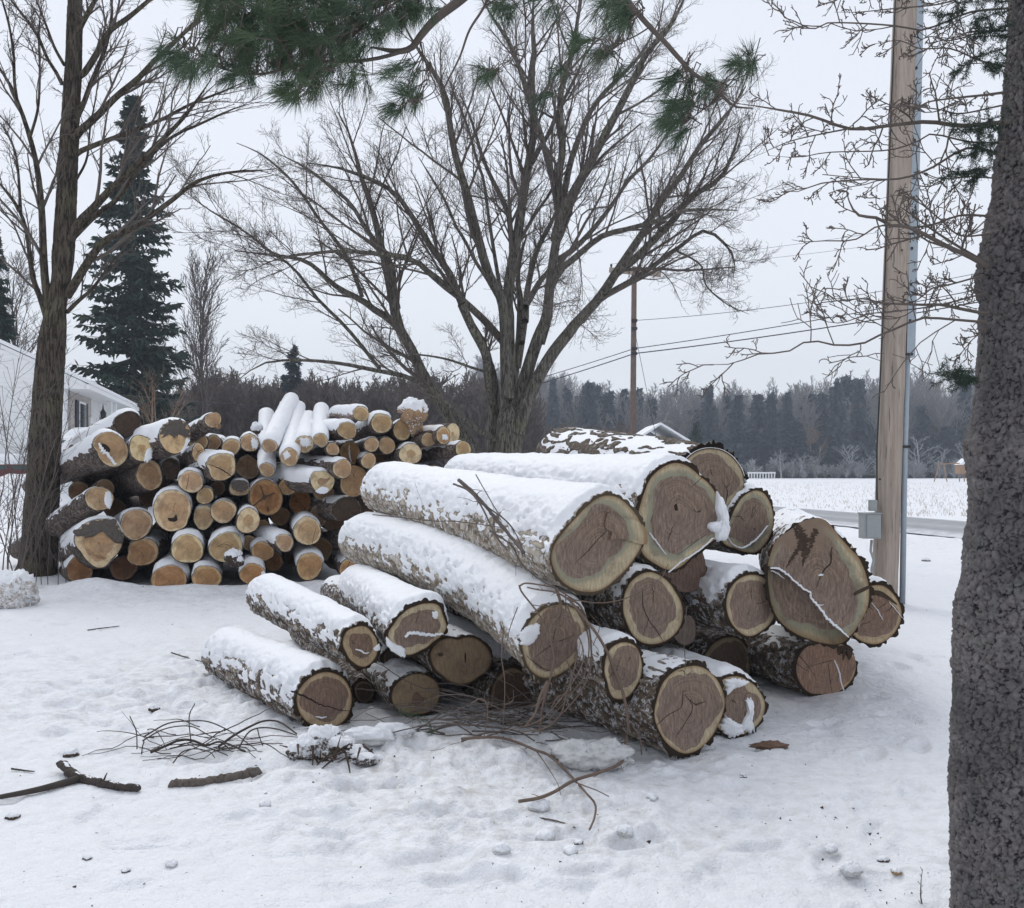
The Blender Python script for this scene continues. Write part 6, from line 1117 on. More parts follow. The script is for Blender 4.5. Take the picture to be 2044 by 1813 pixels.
# ------------------------------------------------------------------ house, shed, vehicles
def siding():
    m = NT('white_siding', 0.5, 0.3); w_ = m.t.nodes.new('ShaderNodeTexWave'); w_.bands_direction = 'Z'; w_.wave_profile = 'SAW'; w_.inputs['Scale'].default_value = 2.2; m.l(m.co.outputs['Object'], w_.inputs['Vector'])
    n = m.noise(m.co.outputs['Object'], 2, 3); m.col(m.mix(n, (0.82, 0.83, 0.84), (0.88, 0.88, 0.88))); m.bump(w_.outputs['Fac'], 0.03); return m.m
M['siding'] = siding(); M['trim'] = simple('white_trim', (0.80, 0.81, 0.82), 0.5, var=0.03); M['stone'] = simple('stone_veneer', (0.42, 0.39, 0.37), 0.9, var=0.35, nscale=7, bump=0.02)
M['glass'] = simple('dark_window_glass', (0.03, 0.04, 0.05), 0.08, 0, 0.6, 0.1); M['shutter'] = simple('black_shutter', (0.03, 0.035, 0.05), 0.6); M['teal'] = simple('teal_car_paint', (0.03, 0.10, 0.11), 0.3, 0, 0.5, 0.05); M['red'] = simple('red_car_paint', (0.11, 0.016, 0.019), 0.35, 0, 0.5, 0.08)
M['navy'] = simple('navy_box', (0.03, 0.035, 0.05), 0.6); M['tan_wood'] = simple('tan_lumber', (0.33, 0.21, 0.13), 0.85, var=0.2)
HA = np.array([-0.26, 0.966, 0]); HB = np.array([-0.966, -0.26, 0]); HC = np.array([-13.95, 28.0, 0.0]); gz = 1.1; ez = 4.25
def hp(a, b, z): return HC + HA * a + HB * b + np.array([0, 0, z])
rt = root('house', HC + [0, 0, gz], 'white ranch house with stone front and black shuttered windows, behind the left tree', 'house')
def hbox(name, a, b, z, mat, parent=None):
    mb = MB(); mb.box(hp(sum(a) / 2, sum(b) / 2, sum(z) / 2), (a[1] - a[0], b[1] - b[0], z[1] - z[0]), ax=[HA, HB, UP]); return mb.build(name, mat, parent or rt)
Lh = 10.6; Wh = 9.0
wl_ = hbox('wall', (0, Lh), (0.02, Wh), (gz - 0.6, ez), M['siding'])
oh = 0.65; e0_ = ez - 0.10; mb = MB(); pk = 2.3; g0 = [hp(-0.012, 0.03 - oh, e0_ - 0.05), hp(-0.012, Wh, e0_ - 0.05), hp(-0.012, Wh, ez + 0.21), hp(-0.012, Wh / 2, ez + pk + 0.04), hp(-0.012, 0.03 - oh, e0_ + 0.01)]; g1 = [p + HA * Lh for p in g0]; mb.add(g0, np.array([[0, 1, 2, 3, 4]])); mb.build('gable', M['siding'], rt); mb = MB(); mb.add(g1, np.array([[4, 3, 2, 1, 0]])); mb.build('gable', M['siding'], rt)
mb = MB(); oh = 0.65; e0 = ez - 0.10
for s_, b0 in ((1, -oh), (-1, Wh + oh)):
    q = [hp(-0.03, b0, e0), hp(Lh + 0.5, b0, e0), hp(Lh + 0.5, Wh / 2, ez + pk + 0.05), hp(-0.03, Wh / 2, ez + pk + 0.05)]; q += [p + [0, 0, 0.13] for p in q]; mb.add(q, np.array([[0, 1, 2, 3], [4, 7, 6, 5], [0, 4, 5, 1], [1, 5, 6, 2], [2, 6, 7, 3], [3, 7, 4, 0]]))
rf = mb.build('roof', M['trim'], rt)
mb = MB()
for b0 in (-oh - 0.04, Wh + oh + 0.04):
    q = [hp(-0.08, b0, e0 + 0.14), hp(Lh + 0.55, b0, e0 + 0.14), hp(Lh + 0.55, Wh / 2, ez + pk + 0.2), hp(-0.08, Wh / 2, ez + pk + 0.2)]; q += [p + [0, 0, 0.12] for p in q]; mb.add(q, np.array([[0, 1, 2, 3], [4, 7, 6, 5], [0, 4, 5, 1], [1, 5, 6, 2], [2, 6, 7, 3], [3, 7, 4, 0]]))
mb.build('roof_snow', M['snow'], rf)
hbox('soffit', (-0.02, Lh + 0.5), (-oh, 0.0), (e0 - 0.06, e0 - 0.01), M['trim']); hbox('gutter', (-0.03, Lh + 0.5), (-oh - 0.12, -oh - 0.005), (e0 - 0.06, e0 + 0.09), M['trim'])
hbox('corner_board', (-0.03, 0.35), (-0.05, 0.012), (gz - 0.3, e0 - 0.07), M['trim']); hbox('stone_front', (0.9, 4.3), (-0.06, 0.012), (gz - 0.3, e0 - 0.07), M['stone'])
hbox('porch_column', (5.1, 5.3), (-oh + 0.05, -oh + 0.2), (gz - 0.3, e0 - 0.07), M['trim']); hbox('porch_column', (6.1, 6.3), (-oh + 0.05, -oh + 0.2), (gz - 0.3, e0 - 0.07), M['trim'])
for a0_, a1_, z0, z1 in ((1.9, 3.0, 2.55, 3.85), (7.0, 7.9, 2.5, 3.75), (9.0, 9.7, 2.5, 3.75)):
    w_ = hbox('window', (a0_, a1_), (-0.13, -0.06), (z0, z1), M['trim']); hbox('pane', (a0_ + 0.08, a1_ - 0.08), (-0.14, -0.13 - 0.003), (z0 + 0.08, z1 - 0.08), M['glass'], w_)
    for s0, s1 in ((a0_ - 0.42, a0_ - 0.03), (a1_ + 0.03, a1_ + 0.42)): hbox('shutter', (s0, s1), (-0.12, -0.07), (z0, z1), M['shutter'])
d_ = hbox('front_door', (3.9, 4.25), (-0.12, -0.065), (gz + 0.2, 3.4), M['trim']); hbox('door_glass', (3.98, 4.17), (-0.135, -0.123), (2.4, 3.2), M['stone'], d_)
mb = MB(); lp = hp(4.9, -0.35, 3.65); mb.tube([lp + [0, 0, 0.3], lp + [0, 0, 0.12], lp, lp - [0, 0, 0.2], lp - [0, 0, 0.26]], [0.01, 0.03, 0.1, 0.06, 0.01], 6); mb.build('porch_lantern', M['black'], rt)
# a garage roof end beyond the rear pile log
SD = 60.0; sb = at(1318, SD); rt = root('shed', sb, 'snow roofed shed just showing above the furrowed log', 'shed'); zr = topz(849, SD); ze = topz(884, SD)
mb = MB(); mb.box(sb + [0, 2.5, (ze - sb[2]) / 2], (3.2, 6, ze - sb[2])); mb.build('wall', M['siding'], rt)
mb = MB(); x0, x1, xm = P(1262, 0, SD)[0], P(1374, 0, SD)[0], P(1316, 0, SD)[0]
for (xa, xb) in ((x0, xm), (xm, x1)):
    za, zb = (ze, zr) if xa == x0 else (zr, ze); q = [(xa, SD - 0.7, za), (xb, SD - 0.7, zb), (xb, SD + 6, zb), (xa, SD + 6, za)]; q = [np.array(p) for p in q]; q += [p + [0, 0, 0.15] for p in q]; mb.add(q, np.array([[0, 1, 2, 3], [4, 7, 6, 5], [0, 4, 5, 1], [1, 5, 6, 2], [2, 6, 7, 3], [3, 7, 4, 0]]))
mb.build('roof', M['snow'], rt)
def car(label, c, rz, paint, prof, wd=1.75, sn=0.12):
    rt = root('parked_car', c, label, 'car'); ca, sa = math.cos(rz), math.sin(rz); ax = np.array([ca, sa, 0]); ay = np.array([-sa, ca, 0]); c = np.array(c)
    def pp(x, y, z): return c + ax * x + ay * y + UP * z
    pr = resamp(np.array([(x, z, 0) for x, z in prof]), 60)[:, :2]; ys_ = np.array([-1, -0.97, -0.85, 0.85, 0.97, 1]) * wd / 2; ins = [0.10, 0.03, 0.0, 0.0, 0.03, 0.10]; cz = 0.75
    V = np.array([[pp(x * (1 - i * 0.1), y * (1 - 0.16 * max(0, z - 0.95)), cz + (z - cz) * (1 - i * 0.5)) for x, z in pr] for y, i in zip(ys_, ins)]); n = len(pr); mb = MB(); mb.add(V.reshape(-1, 3), gridF(6, n, True))
    for k in (0, 5): mb.add(np.vstack([V[k], V[k].mean(0)]), np.array([[j, (j + 1) % n, n] for j in range(n)]))
    body = mb.build('body', paint, rt, smooth=True)
    for x in (-1.3, 1.3):
        for s_ in (-1, 1):
            mb = MB(); mb.tube([pp(x, s_ * (wd / 2 - 0.2), 0.33), pp(x, s_ * (wd / 2 + 0.01), 0.33)], 0.33, 20); wh = mb.build('wheel', M['black'], rt); mb = MB(); mb.tube([pp(x, s_ * (wd / 2), 0.33), pp(x, s_ * (wd / 2 + 0.025), 0.33)], 0.2, 16); mb.build('rim', M['galv'], wh)
    zt_ = max(z for x, z in prof); top = [x for x, z in prof if z > zt_ - 0.12]; xa, xb = min(top), max(top)
    for s_ in (-1, 1):
        for (w0, w1) in ((xa - 0.25, (xa + xb) / 2 - 0.05), ((xa + xb) / 2 + 0.05, xb + 0.3)):
            yb, yt = s_ * (wd / 2 * (1 - 0.16 * 0.1) + 0.005), s_ * (wd / 2 * (1 - 0.16 * (zt_ - 1.1)) - 0.03)
            q = [pp(w0, yb, 1.08), pp(w1, yb, 1.08), pp(w1 - 0.05 * (w1 > 0), yt, zt_ - 0.12), pp(w0 + 0.1, yt, zt_ - 0.12)]; q += [p + ay * s_ * 0.02 for p in q]; mb = MB(); mb.add(q, np.array([[0, 1, 2, 3], [4, 7, 6, 5], [0, 4, 5, 1], [1, 5, 6, 2], [2, 6, 7, 3], [3, 7, 4, 0]])); mb.build('side_window', M['teal'], rt)
    gx, gy = np.meshgrid(np.linspace(min(x for x, z in prof) + 0.1, max(x for x, z in prof) - 0.1, 50), np.linspace(-wd / 2 * 0.88, wd / 2 * 0.88, 18)); px_ = np.array(sorted([(x, z) for x, z in prof if z > 0.7])); zz_ = np.interp(gx, px_[:, 0], px_[:, 1])
    ed = ss(1 - np.abs(gy) / (wd / 2 * 0.88), 0, 0.25) * ss(2.3 - np.abs(gx), 0, 0.4); zz_ = zz_ + sn * ed - 0.03 + 0.03 * vn(np.stack([gx * 2, gy * 2, 0 * gx], -1), 4)
    V = c + ax * gx[..., None] + ay * (gy * (1 - 0.16 * (zz_ - 0.95).clip(0)))[..., None] + UP * zz_[..., None]; mk('snow_cover', V, gridF(18, 50), M['snow'], rt); return rt
van = [(-2.2, 0.35), (-2.25, 0.9), (-2.1, 1.55), (-1.8, 1.78), (0.5, 1.80), (0.9, 1.68), (1.4, 1.08), (2.1, 0.92), (2.25, 0.6), (2.2, 0.3)]
sed_ = [(-2.2, 0.35), (-2.25, 0.85), (-1.6, 0.98), (-1.0, 1.38), (0.3, 1.42), (1.0, 0.98), (2.0, 0.86), (2.2, 0.6), (2.2, 0.3)]
car('snow covered white van with teal tinted windows before the white house', at(292, 24.0) + [0, 0, -0.05], R(-6), M['trim'], van, sn=0.25); car('red car deep under snow half hidden by twigs at the left edge', at(62, 25.5) - [0, 0, 0.58], R(15), M['red'], [(x, 0.3 + (z - 0.3) * 0.72) for x, z in sed_], sn=0.35)
rt = root('post_box', at(75, 24), 'dark upright box on a post just left of the left tree', 'box'); p = P(75, 882, 24); mb = MB(); mb.box(p, (0.2, 0.25, 0.34)); mb.box(p + [0, 0, 0.18], (0.22, 0.27, 0.03)); mb.build('box', M['navy'], rt); mb = MB(); mb.tube([at(75, 24) - [0, 0, 0.1], p - [0, 0, 0.17]], 0.05, 8); mb.build('post', M['pole_dark'], rt)
# playset and low rack at the far edge of the field
rt = root('playset', at(1912, 112), 'small tan wooden playset at the edge of the field beside the spruce trunk', 'playset'); pb = at(1912, 112); mb = MB()
for x in (-2.6, -1.3, 0.2, 1.4, 0.8):
    mb.tube([pb + [x - (0.4 if x == -2.6 else 0), 0, -0.2], pb + [x + (0.3 if x == -2.6 else (-0.5 if x == -1.3 else 0)), 0, 2.2 if x < 0 else 2.0]], 0.07, 4)
mb.build('posts', M['tan_wood'], rt); mb = MB(); mb.tube([pb + [-2.4, 0, 2.2], pb + [0.8, 0, 2.3]], 0.07, 4); mb.build('top_beam', M['tan_wood'], rt); mb = MB(); mb.box(pb + [0.9, 0.3, 1.55], (1.6, 1.2, 1.1)); mb.build('deck', M['tan_wood'], rt)
mb = MB(); q = [pb + p for p in ([0, -0.4, 2.1], [1.8, -0.4, 2.1], [1.8, 1.0, 2.1], [0, 1.0, 2.1], [0.9, -0.4, 2.9], [0.9, 1.0, 2.9])]; mb.add(q, [np.array([[0, 1, 2, 3], [0, 4, 5, 3], [1, 4, 5, 2]]), np.array([[0, 1, 4], [3, 2, 5]])]); mb.build('roof', M['snow'], rt)
rt = root('fence', at(1520, 148), 'low white rail fence with short posts at the far edge of the field', 'fence'); mb = MB(); p = at(1520, 148); mb.box(p + [0, 0, 0.95], (4.6, 0.3, 0.25)); mb.build('rail', M['trim'], rt)
for k in range(10): mb = MB(); mb.box(p + [-2.1 + 0.47 * k, 0, 0.4], (0.16, 0.2, 0.85)); mb.build('post', M['trim'], rt)

# stubble in the field
g = np.random.default_rng(15); n = 3800; d = 30 + 75 * g.random(n) ** 1.3; d = np.round(d / 0.8) * 0.8 + 0.12 * g.normal(size=n); x = (g.uniform(1380, 2010, n) - U0) / F * d; rx = 17.6 + (2.6 - 17.6) * d / 62.0
kp = x > rx + 3.2; x, d = x[kp], d[kp]; n = len(x); z = gh(x, d); h_ = 0.03 + 0.12 * g.random(n); ln = g.normal(size=(n, 2)) * 0.05; st = np.stack([np.column_stack([x, d, z - 0.02]), np.column_stack([x + ln[:, 0], d + ln[:, 1], z + h_])], 1); a, b_ = tubes(st, np.full((n, 2), 0.008), 3)
M['stubble'] = simple('corn_stubble', (0.50, 0.45, 0.39), 0.9, var=0.2); tag(mk('stubble', a, b_, M['stubble']), 'rows of short dry stubble poking through the field snow', 'stubble', None, 'stuff')

# ------------------------------------------------------------------ ground clutter
def gpts(z, pts, lift): 
    o = []
    for x, y in pts:
        u, v = uv(z, x, y); p = gp(u, v, lift); 
        for _ in range(3): p = gp(u, v, float(gh(p[0], p[1])) + lift)
        o.append(p)
    return np.array(o)
def stick(name, label, cat, pts, w0, w1, mat, group=None, S=10, twigs=0, seed=1, n=50, snow=0.0, cap=True):
    p = resamp(pts, n); r = np.linspace(w0, w1, n) / 2; g = np.random.default_rng(seed); kn = 1 + 0.12 * vn(np.stack([np.arange(n) / 3.0, np.zeros(n), np.zeros(n)], -1), seed); r = r * kn; p = p + 0.12 * np.mean(r) * g.normal(size=p.shape)
    rt = root(name, p[0], label, cat, group); mb = MB(); mb.tube(p, r, S); mb.build('stem', mat, rt, smooth=True)
    if twigs:
        a, ra_ = grow(p[None], r[None], twigs, 0.2, (30, 70), 0.4, 5, 0.1, seed + 3, jit=0.2, rmin=0.0013); mb = MB(); mb.add(*tubes(a, ra_, 4)); mb.build('side_twigs', mat, rt, smooth=True)
    if snow:
        q = p + UP * (r * 0.7)[:, None]; rr = r * snow * (0.6 + 0.5 * vn(np.stack([np.arange(n) / 4.0, np.ones(n), np.zeros(n)], -1), seed + 5)).clip(0); rr[[0, -1]] = 0.0005; mb = MB(); mb.tube(q, rr + 0.0005, 8); mb.build('snow_cover', M['snow'], rt, smooth=True)
    return rt
M['rough_grey'] = simple('weathered_stick', (0.12, 0.10, 0.088), 0.95, var=0.5, nscale=50, bump=0.006)
pf = gpts('J', [(375, 445), (470, 497), (862, 575)], 0.02); pf = np.vstack([pf[:2], (pf[1] * 0.5 + pf[2] * 0.5) + [0, -0.03, 0.0], pf[2:]]); pf[0, 2] += 0.03; r1 = stick('fallen_branch', 'dark forked branch lying on the snow at the lower left', 'branch', pf, 0.048, 0.036, M['twig_dark'], S=14, n=60, twigs=4, seed=3, snow=0.5)
q = resamp(gpts('J', [(490, 515), (240, 582), (-60, 640)], 0.02), 50); mb = MB(); mb.tube(q, np.linspace(0.019, 0.011, 50), 12); mb.build('fork', M['twig_dark'], r1, smooth=True)
stick('fallen_branch', 'flat weathered half log stick sunk in the snow right of the forked branch', 'branch', gpts('J', [(1065, 552), (1350, 524), (1625, 462)], 0.008), 0.050, 0.046, M['rough_grey'], S=8, seed=4, snow=0.0)
stick('stick', 'short thin stick on the snow left of the forked branch', 'stick', gpts('J', [(70, 452), (140, 462), (215, 470)], 0.008), 0.010, 0.006, M['twig_dark'], seed=5)
stick('stick', 'thin twig lying on the snow above the left brush heap', 'stick', gpts('o', [(342, 1303), (370, 1312), (400, 1320), (412, 1318)], 0.02), 0.012, 0.008, M['twig_dark'], seed=6, twigs=4)
stick('stick', 'thin stick on the open snow in the left middle', 'stick', gpts('o', [(175, 1258), (205, 1254), (238, 1250)], 0.01), 0.012, 0.008, M['twig_dark'], seed=7)
stick('stick', 'thin stick on the snow below the crossed branches', 'stick', gpts('D', [(345, 1650), (430, 1655), (520, 1670), (610, 1695), (650, 1715)], 0.006), 0.009, 0.005, M['twig'], seed=8)
# heap of brush at the left
def tangle(name, label, z, box, cnt, d_l, mat, seed, curves=(), lmin=0.25, lmax=0.8, r=(0.0022, 0.006), lift=(0.01, 0.16), flat=0.25, drift=(1.0, 0.15)):
    g = np.random.default_rng(seed); mb = MB(); c0 = gpts(z, [((box[0] + box[2]) / 2, (box[1] + box[3]) / 2)], 0)[0]
    for pts, w in curves: p = resamp(gpts(z, pts, 0.0) + UP * 0.0, 26); mb.tube(p + UP * (0.02 + 0.05 * np.sin(np.linspace(0, 3.1, 26)))[:, None] * (w > 5), np.linspace(1, 0.6, 26) * w / ZN[z][2] * K * p[0, 1] / F / 2, 6)
    for k in range(cnt):
        p = gpts(z, [(g.uniform(box[0], box[2]), g.uniform(box[1], box[3]))], 0)[0]; p[2] += g.uniform(*lift); L_ = g.uniform(lmin, lmax); a = g.normal() * drift[1] + (np.pi if g.random() < 0.5 else 0); dr = np.array([math.cos(a) * drift[0], math.sin(a), g.normal() * flat]); q_ = [p]
        for j in range(9): dr = dr + g.normal(size=3) * np.array([0.12, 0.12, 0.14]); dr[2] -= 0.03; dr /= np.linalg.norm(dr); nx = q_[-1] + dr * L_ / 9; nx[2] = max(nx[2], float(gh(nx[0], nx[1])) + 0.004); q_.append(nx)
        rr = g.uniform(*r); mb.tube(np.array(q_), np.linspace(rr, rr * 0.45, 10), 5)
    o = mb.build(name, mat, None, smooth=True, org=c0); tag(o, label, 'brush'); return o
cv = [([(905, 270), (1050, 220), (1180, 218), (1290, 230), (1400, 270), (1500, 310), (1600, 360)], 10), ([(890, 300), (1000, 265), (1100, 255), (1200, 265), (1300, 300), (1410, 310)], 9), ([(940, 372), (1050, 352), (1120, 335), (1200, 350), (1290, 385), (1370, 355), (1530, 370)], 18), ([(1360, 340), (1450, 290), (1560, 250), (1700, 222), (1850, 258)], 16), ([(1490, 345), (1560, 290), (1650, 270), (1850, 268)], 12),
      ([(1060, 350), (1200, 375), (1330, 400), (1420, 395)], 10), ([(920, 230), (1000, 320), (1040, 360)], 7), ([(1080, 440), (1150, 415), (1300, 400), (1340, 410)], 9)]
tangle('brush_heap', 'low heap of dark twigs on the snow left of the leftmost log', 'J', (930, 290, 1560, 395), 26, 0, M['twig_dark'], 61, cv, 0.15, 0.6, r=(0.0016, 0.004), lift=(0.005, 0.10))
g = np.random.default_rng(3)
for k, (pts, lab) in enumerate([([(810, 125, 0.52), (850, 220, 0.3), (855, 330, 0.05)], 'upright twig at the left end of the brush heap'), ([(1215, 45, 0.62), (1180, 130, 0.4), (1190, 280, 0.1)], 'tallest upright twig in the middle of the brush heap'), ([(885, 420, 0.0), (885, 340, 0.12), (900, 270, 0.22)], 'short upright twig at the front of the brush heap'), ([(1605, 200, 0.2), (1620, 260, 0.1), (1640, 310, 0.02)], 'small upright twig at the right end of the brush heap')]):
    uu = uv('J', pts[-1 if k != 2 else 0][0], pts[-1 if k != 2 else 0][1]); dd = 5.05; q = np.array([P(*uv('J', x, y), dd) for x, y, _ in pts]); stick('twig', lab, 'twig', q, 0.006, 0.006, M['twig_dark'], seed=20 + k, S=6, twigs=3, n=20)
# vines hanging over the near pile
def vine(pts, d0, d1, w0, w1=None, z='D'):
    w1 = w1 or w0 * 0.6; q = resamp(np.array([uv(z, x, y) for x, y in pts]), 40); t = np.linspace(0, 1, 40); d = d0 + (d1 - d0) * t
    p = np.stack([(q[:, 0] - U0) / F * d, d, CH - (q[:, 1] - VH) / F * d], 1); p[:, 2] = np.maximum(p[:, 2], gh(p[:, 0], p[:, 1]) + 0.005); return p, (w0 + (w1 - w0) * t) / 2 / ZN[z][2] * K * d / F
VL = [([(300, 200), (320, 250), (420, 380), (520, 560), (600, 680), (620, 760), (610, 880)], 4.98, 4.95, 12), ([(530, 220), (560, 330), (540, 480), (520, 650), (490, 800), (460, 900), (440, 1000), (430, 1130)], 4.95, 5.0, 20), ([(600, 280), (680, 330), (730, 450), (750, 600), (740, 740), (680, 870), (590, 980), (480, 1080), (380, 1120)], 4.98, 4.95, 15),
      ([(640, 320), (720, 480), (735, 620), (700, 780), (640, 860), (560, 960), (470, 1060)], 5.0, 4.9, 11), ([(590, 310), (640, 440), (660, 600), (640, 740), (600, 860), (560, 1000), (470, 1090), (300, 1120)], 4.9, 4.9, 12), ([(620, 290), (780, 312), (900, 302), (1000, 270), (1100, 220), (1190, 150), (1230, 70)], 5.0, 4.95, 8),
      ([(290, 340), (240, 480), (215, 600), (190, 650)], 4.9, 5.0, 7), ([(205, 460), (190, 640), (210, 800), (205, 1000), (200, 1100)], 5.0, 5.0, 8), ([(0, 940), (60, 910), (100, 950), (100, 1050), (80, 1150)], 5.0, 4.95, 9), ([(300, 210), (340, 190), (430, 200), (520, 220), (640, 290)], 4.95, 5.0, 12),
      ([(560, 380), (500, 460), (500, 560), (520, 680), (480, 820), (420, 960), (350, 1080)], 4.95, 4.9, 12), ([(500, 970), (540, 900), (600, 880)], 4.9, 4.95, 9), ([(590, 260), (600, 420), (680, 540), (700, 660), (650, 780), (520, 960), (400, 1060), (200, 1110)], 4.85, 4.85, 10), ([(480, 800), (430, 900), (400, 1000), (340, 1080)], 4.85, 4.9, 22),
      ([(1010, 1080), (1050, 1150), (1065, 1260)], 4.95, 4.9, 12), ([(210, 950), (260, 920), (265, 860)], 5.0, 5.0, 6), ([(760, 580), (800, 460), (740, 380)], 5.0, 5.05, 5), ([(620, 300), (560, 260), (500, 240), (420, 230), (350, 215)], 4.9, 5.0, 14)]
pts = [vine(a, b_, c_, w) for a, b_, c_, w in VL]; lv = np.stack([p for p, r in pts]); lr = np.stack([r for p, r in pts]); rtv = root('vine_tangle', lv[0][0], 'brown vines hanging over the vine wrapped log end down to the snow', 'vines')
mb = MB(); mb.add(*tubes(lv, lr, 7)); mb.build('stems', M['twig_red'], rtv, smooth=True); a, ra_ = grow(lv, lr, 5, 0.16, (25, 60), 0.5, 6, 0.0, 71, jit=0.2, rmin=0.0012, lmax=0.3); mb = MB(); mb.add(*tubes(a, ra_, 4)); mb.build('side_twigs', M['twig_red'], rtv, smooth=True)
tangle('brush_heap', 'tangled reddish vines and twigs lying at the foot of the near pile', 'D', (-330, 1030, 520, 1190), 60, 0, M['twig'], 62, [([(-200, 1060), (-50, 1100), (100, 1110), (300, 1130), (480, 1090)], 12), ([(-300, 1150), (-100, 1130), (100, 1160), (280, 1170), (400, 1200)], 14), ([(-60, 1200), (100, 1190), (250, 1200), (420, 1160)], 12), ([(-400, 1020), (-250, 1050), (-100, 1080), (60, 1120)], 9)], 0.3, 0.9, lift=(0.01, 0.14))
def drop(pts, w0, w1, d_air=4.95, lift=0.06, n=70):
    q = resamp(np.array([(gpts('D', [(x, y)], lift)[0] if gy else P(*uv('D', x, y), d_air)) for x, y, gy in pts]), n); wm = np.linspace(w0, w1, n) / 2 / ZN['D'][2] * K * q[:, 1] / F; return q, wm
p, r = drop([(620, 300, 0), (700, 400, 0), (780, 500, 0), (850, 620, 0), (900, 740, 0), (940, 850, 0), (965, 950, 0), (980, 1080, 0), (965, 1180, 0), (957, 1265, 1), (925, 1318, 1), (800, 1370, 1), (700, 1400, 1), (620, 1430, 1), (520, 1490, 1), (420, 1530, 1), (300, 1550, 1)], 18, 22)
rt = root('fallen_branch', p[-1], 'long bent branch dropping past the small oval log end and curling left over the snow', 'branch'); mb = MB(); mb.tube(p, r, 9); mb.build('stem', M['twig_red'], rt, smooth=True); a, ra_ = grow(p[None], r[None], 12, 0.05, (30, 70), 0.35, 4, 0.1, 9, jit=0.2, rmin=0.0014); mb = MB(); mb.add(*tubes(a, ra_, 4)); mb.build('side_twigs', M['twig_red'], rt, smooth=True)
p, r = drop([(-60, 1160, 1), (150, 1150, 1), (280, 1180, 1), (400, 1230, 1), (480, 1260, 1), (560, 1330, 1), (640, 1410, 1), (720, 1500, 1), (775, 1570, 1), (770, 1650, 1), (740, 1725, 1)], 18, 13, lift=0.055)
rt = root('fallen_branch', p[-1], 'thin curved branch crossing the bent one and pointing to the viewer', 'branch'); mb = MB(); mb.tube(p, r, 9); mb.build('stem', M['twig_red'], rt, smooth=True)
p2, r2 = drop([(500, 1260, 1), (590, 1350, 1), (640, 1420, 1), (700, 1450, 1), (780, 1480, 1), (860, 1520, 1)], 14, 6, lift=0.05); p3, r3 = drop([(410, 1240, 1), (480, 1340, 1), (540, 1440, 1), (560, 1510, 1)], 8, 5, lift=0.04); mb = MB(); mb.tube(p2, r2, 7); mb.tube(p3, r3, 6); mb.build('fork', M['twig_red'], rt, smooth=True)
stick('twig', 'thin twig standing upright before the oval cracked log end', 'twig', np.array([P(*uv('D', x, y), 4.95) for x, y in [(1345, 330), (1330, 560), (1335, 720), (1308, 970)]]), 0.005, 0.003, M['twig'], seed=31, S=5)
for k, (pts, w, dA, dB, lab) in enumerate([([(850, 540), (960, 640), (1080, 770), (1200, 920), (1350, 1100)], 30, 5.75, 5.05, 'thickest brown stick slanting down over the snowy top log'), ([(810, 572), (920, 620), (1010, 720), (1090, 880), (1150, 990), (1220, 1080)], 18, 5.7, 5.1, 'second brown stick, left below the thickest one on the snowy top log'),
    ([(980, 500), (1060, 640), (1150, 790), (1240, 880), (1275, 960)], 9, 5.7, 5.2, 'thin twig right above the thickest stick on the snowy top log'), ([(1005, 705), (1200, 845), (1290, 960), (1360, 1130)], 12, 5.5, 5.05, 'thin stick running along the right of the thickest one'), ([(1090, 930), (1250, 1040), (1330, 1180), (1450, 1290), (1600, 1372)], 15, 5.2, 5.0, 'brown stick sliding under the stepped log end'),
    ([(190, 808), (420, 830), (640, 855), (840, 860), (1170, 905)], 11, 6.6, 5.3, 'long thin twig lying flat across the two long snowy logs'), ([(1130, 1360), (1110, 1380), (1180, 1440), (1300, 1330), (1500, 1370)], 10, 5.0, 5.0, 'curled vine end on the snowy top of the vine wrapped log')][:6]):
    q = resamp(np.array([uv('G', x, y) for x, y in pts]), 30); d = np.linspace(dA, dB, 30); q = np.stack([(q[:, 0] - U0) / F * d, d, CH - (q[:, 1] - VH) / F * d], 1); wm = w / ZN['G'][2] * K * 5.3 / F
    stick('stick', lab, 'stick', q, wm, wm * (0.7 if k != 0 else 0.9), M['twig'], 'sticks on the snowy top log', seed=40 + k, S=8, twigs=5, n=40)
stick('twig', 'forked dry twig poking out of the snow at the bottom right', 'twig', np.array([P(*uv('N', x, y), 3.3) for x, y in [(1660, 830), (1648, 770), (1650, 700), (1655, 665)]]), 0.007, 0.002, M['twig'], seed=51, S=5, twigs=7)
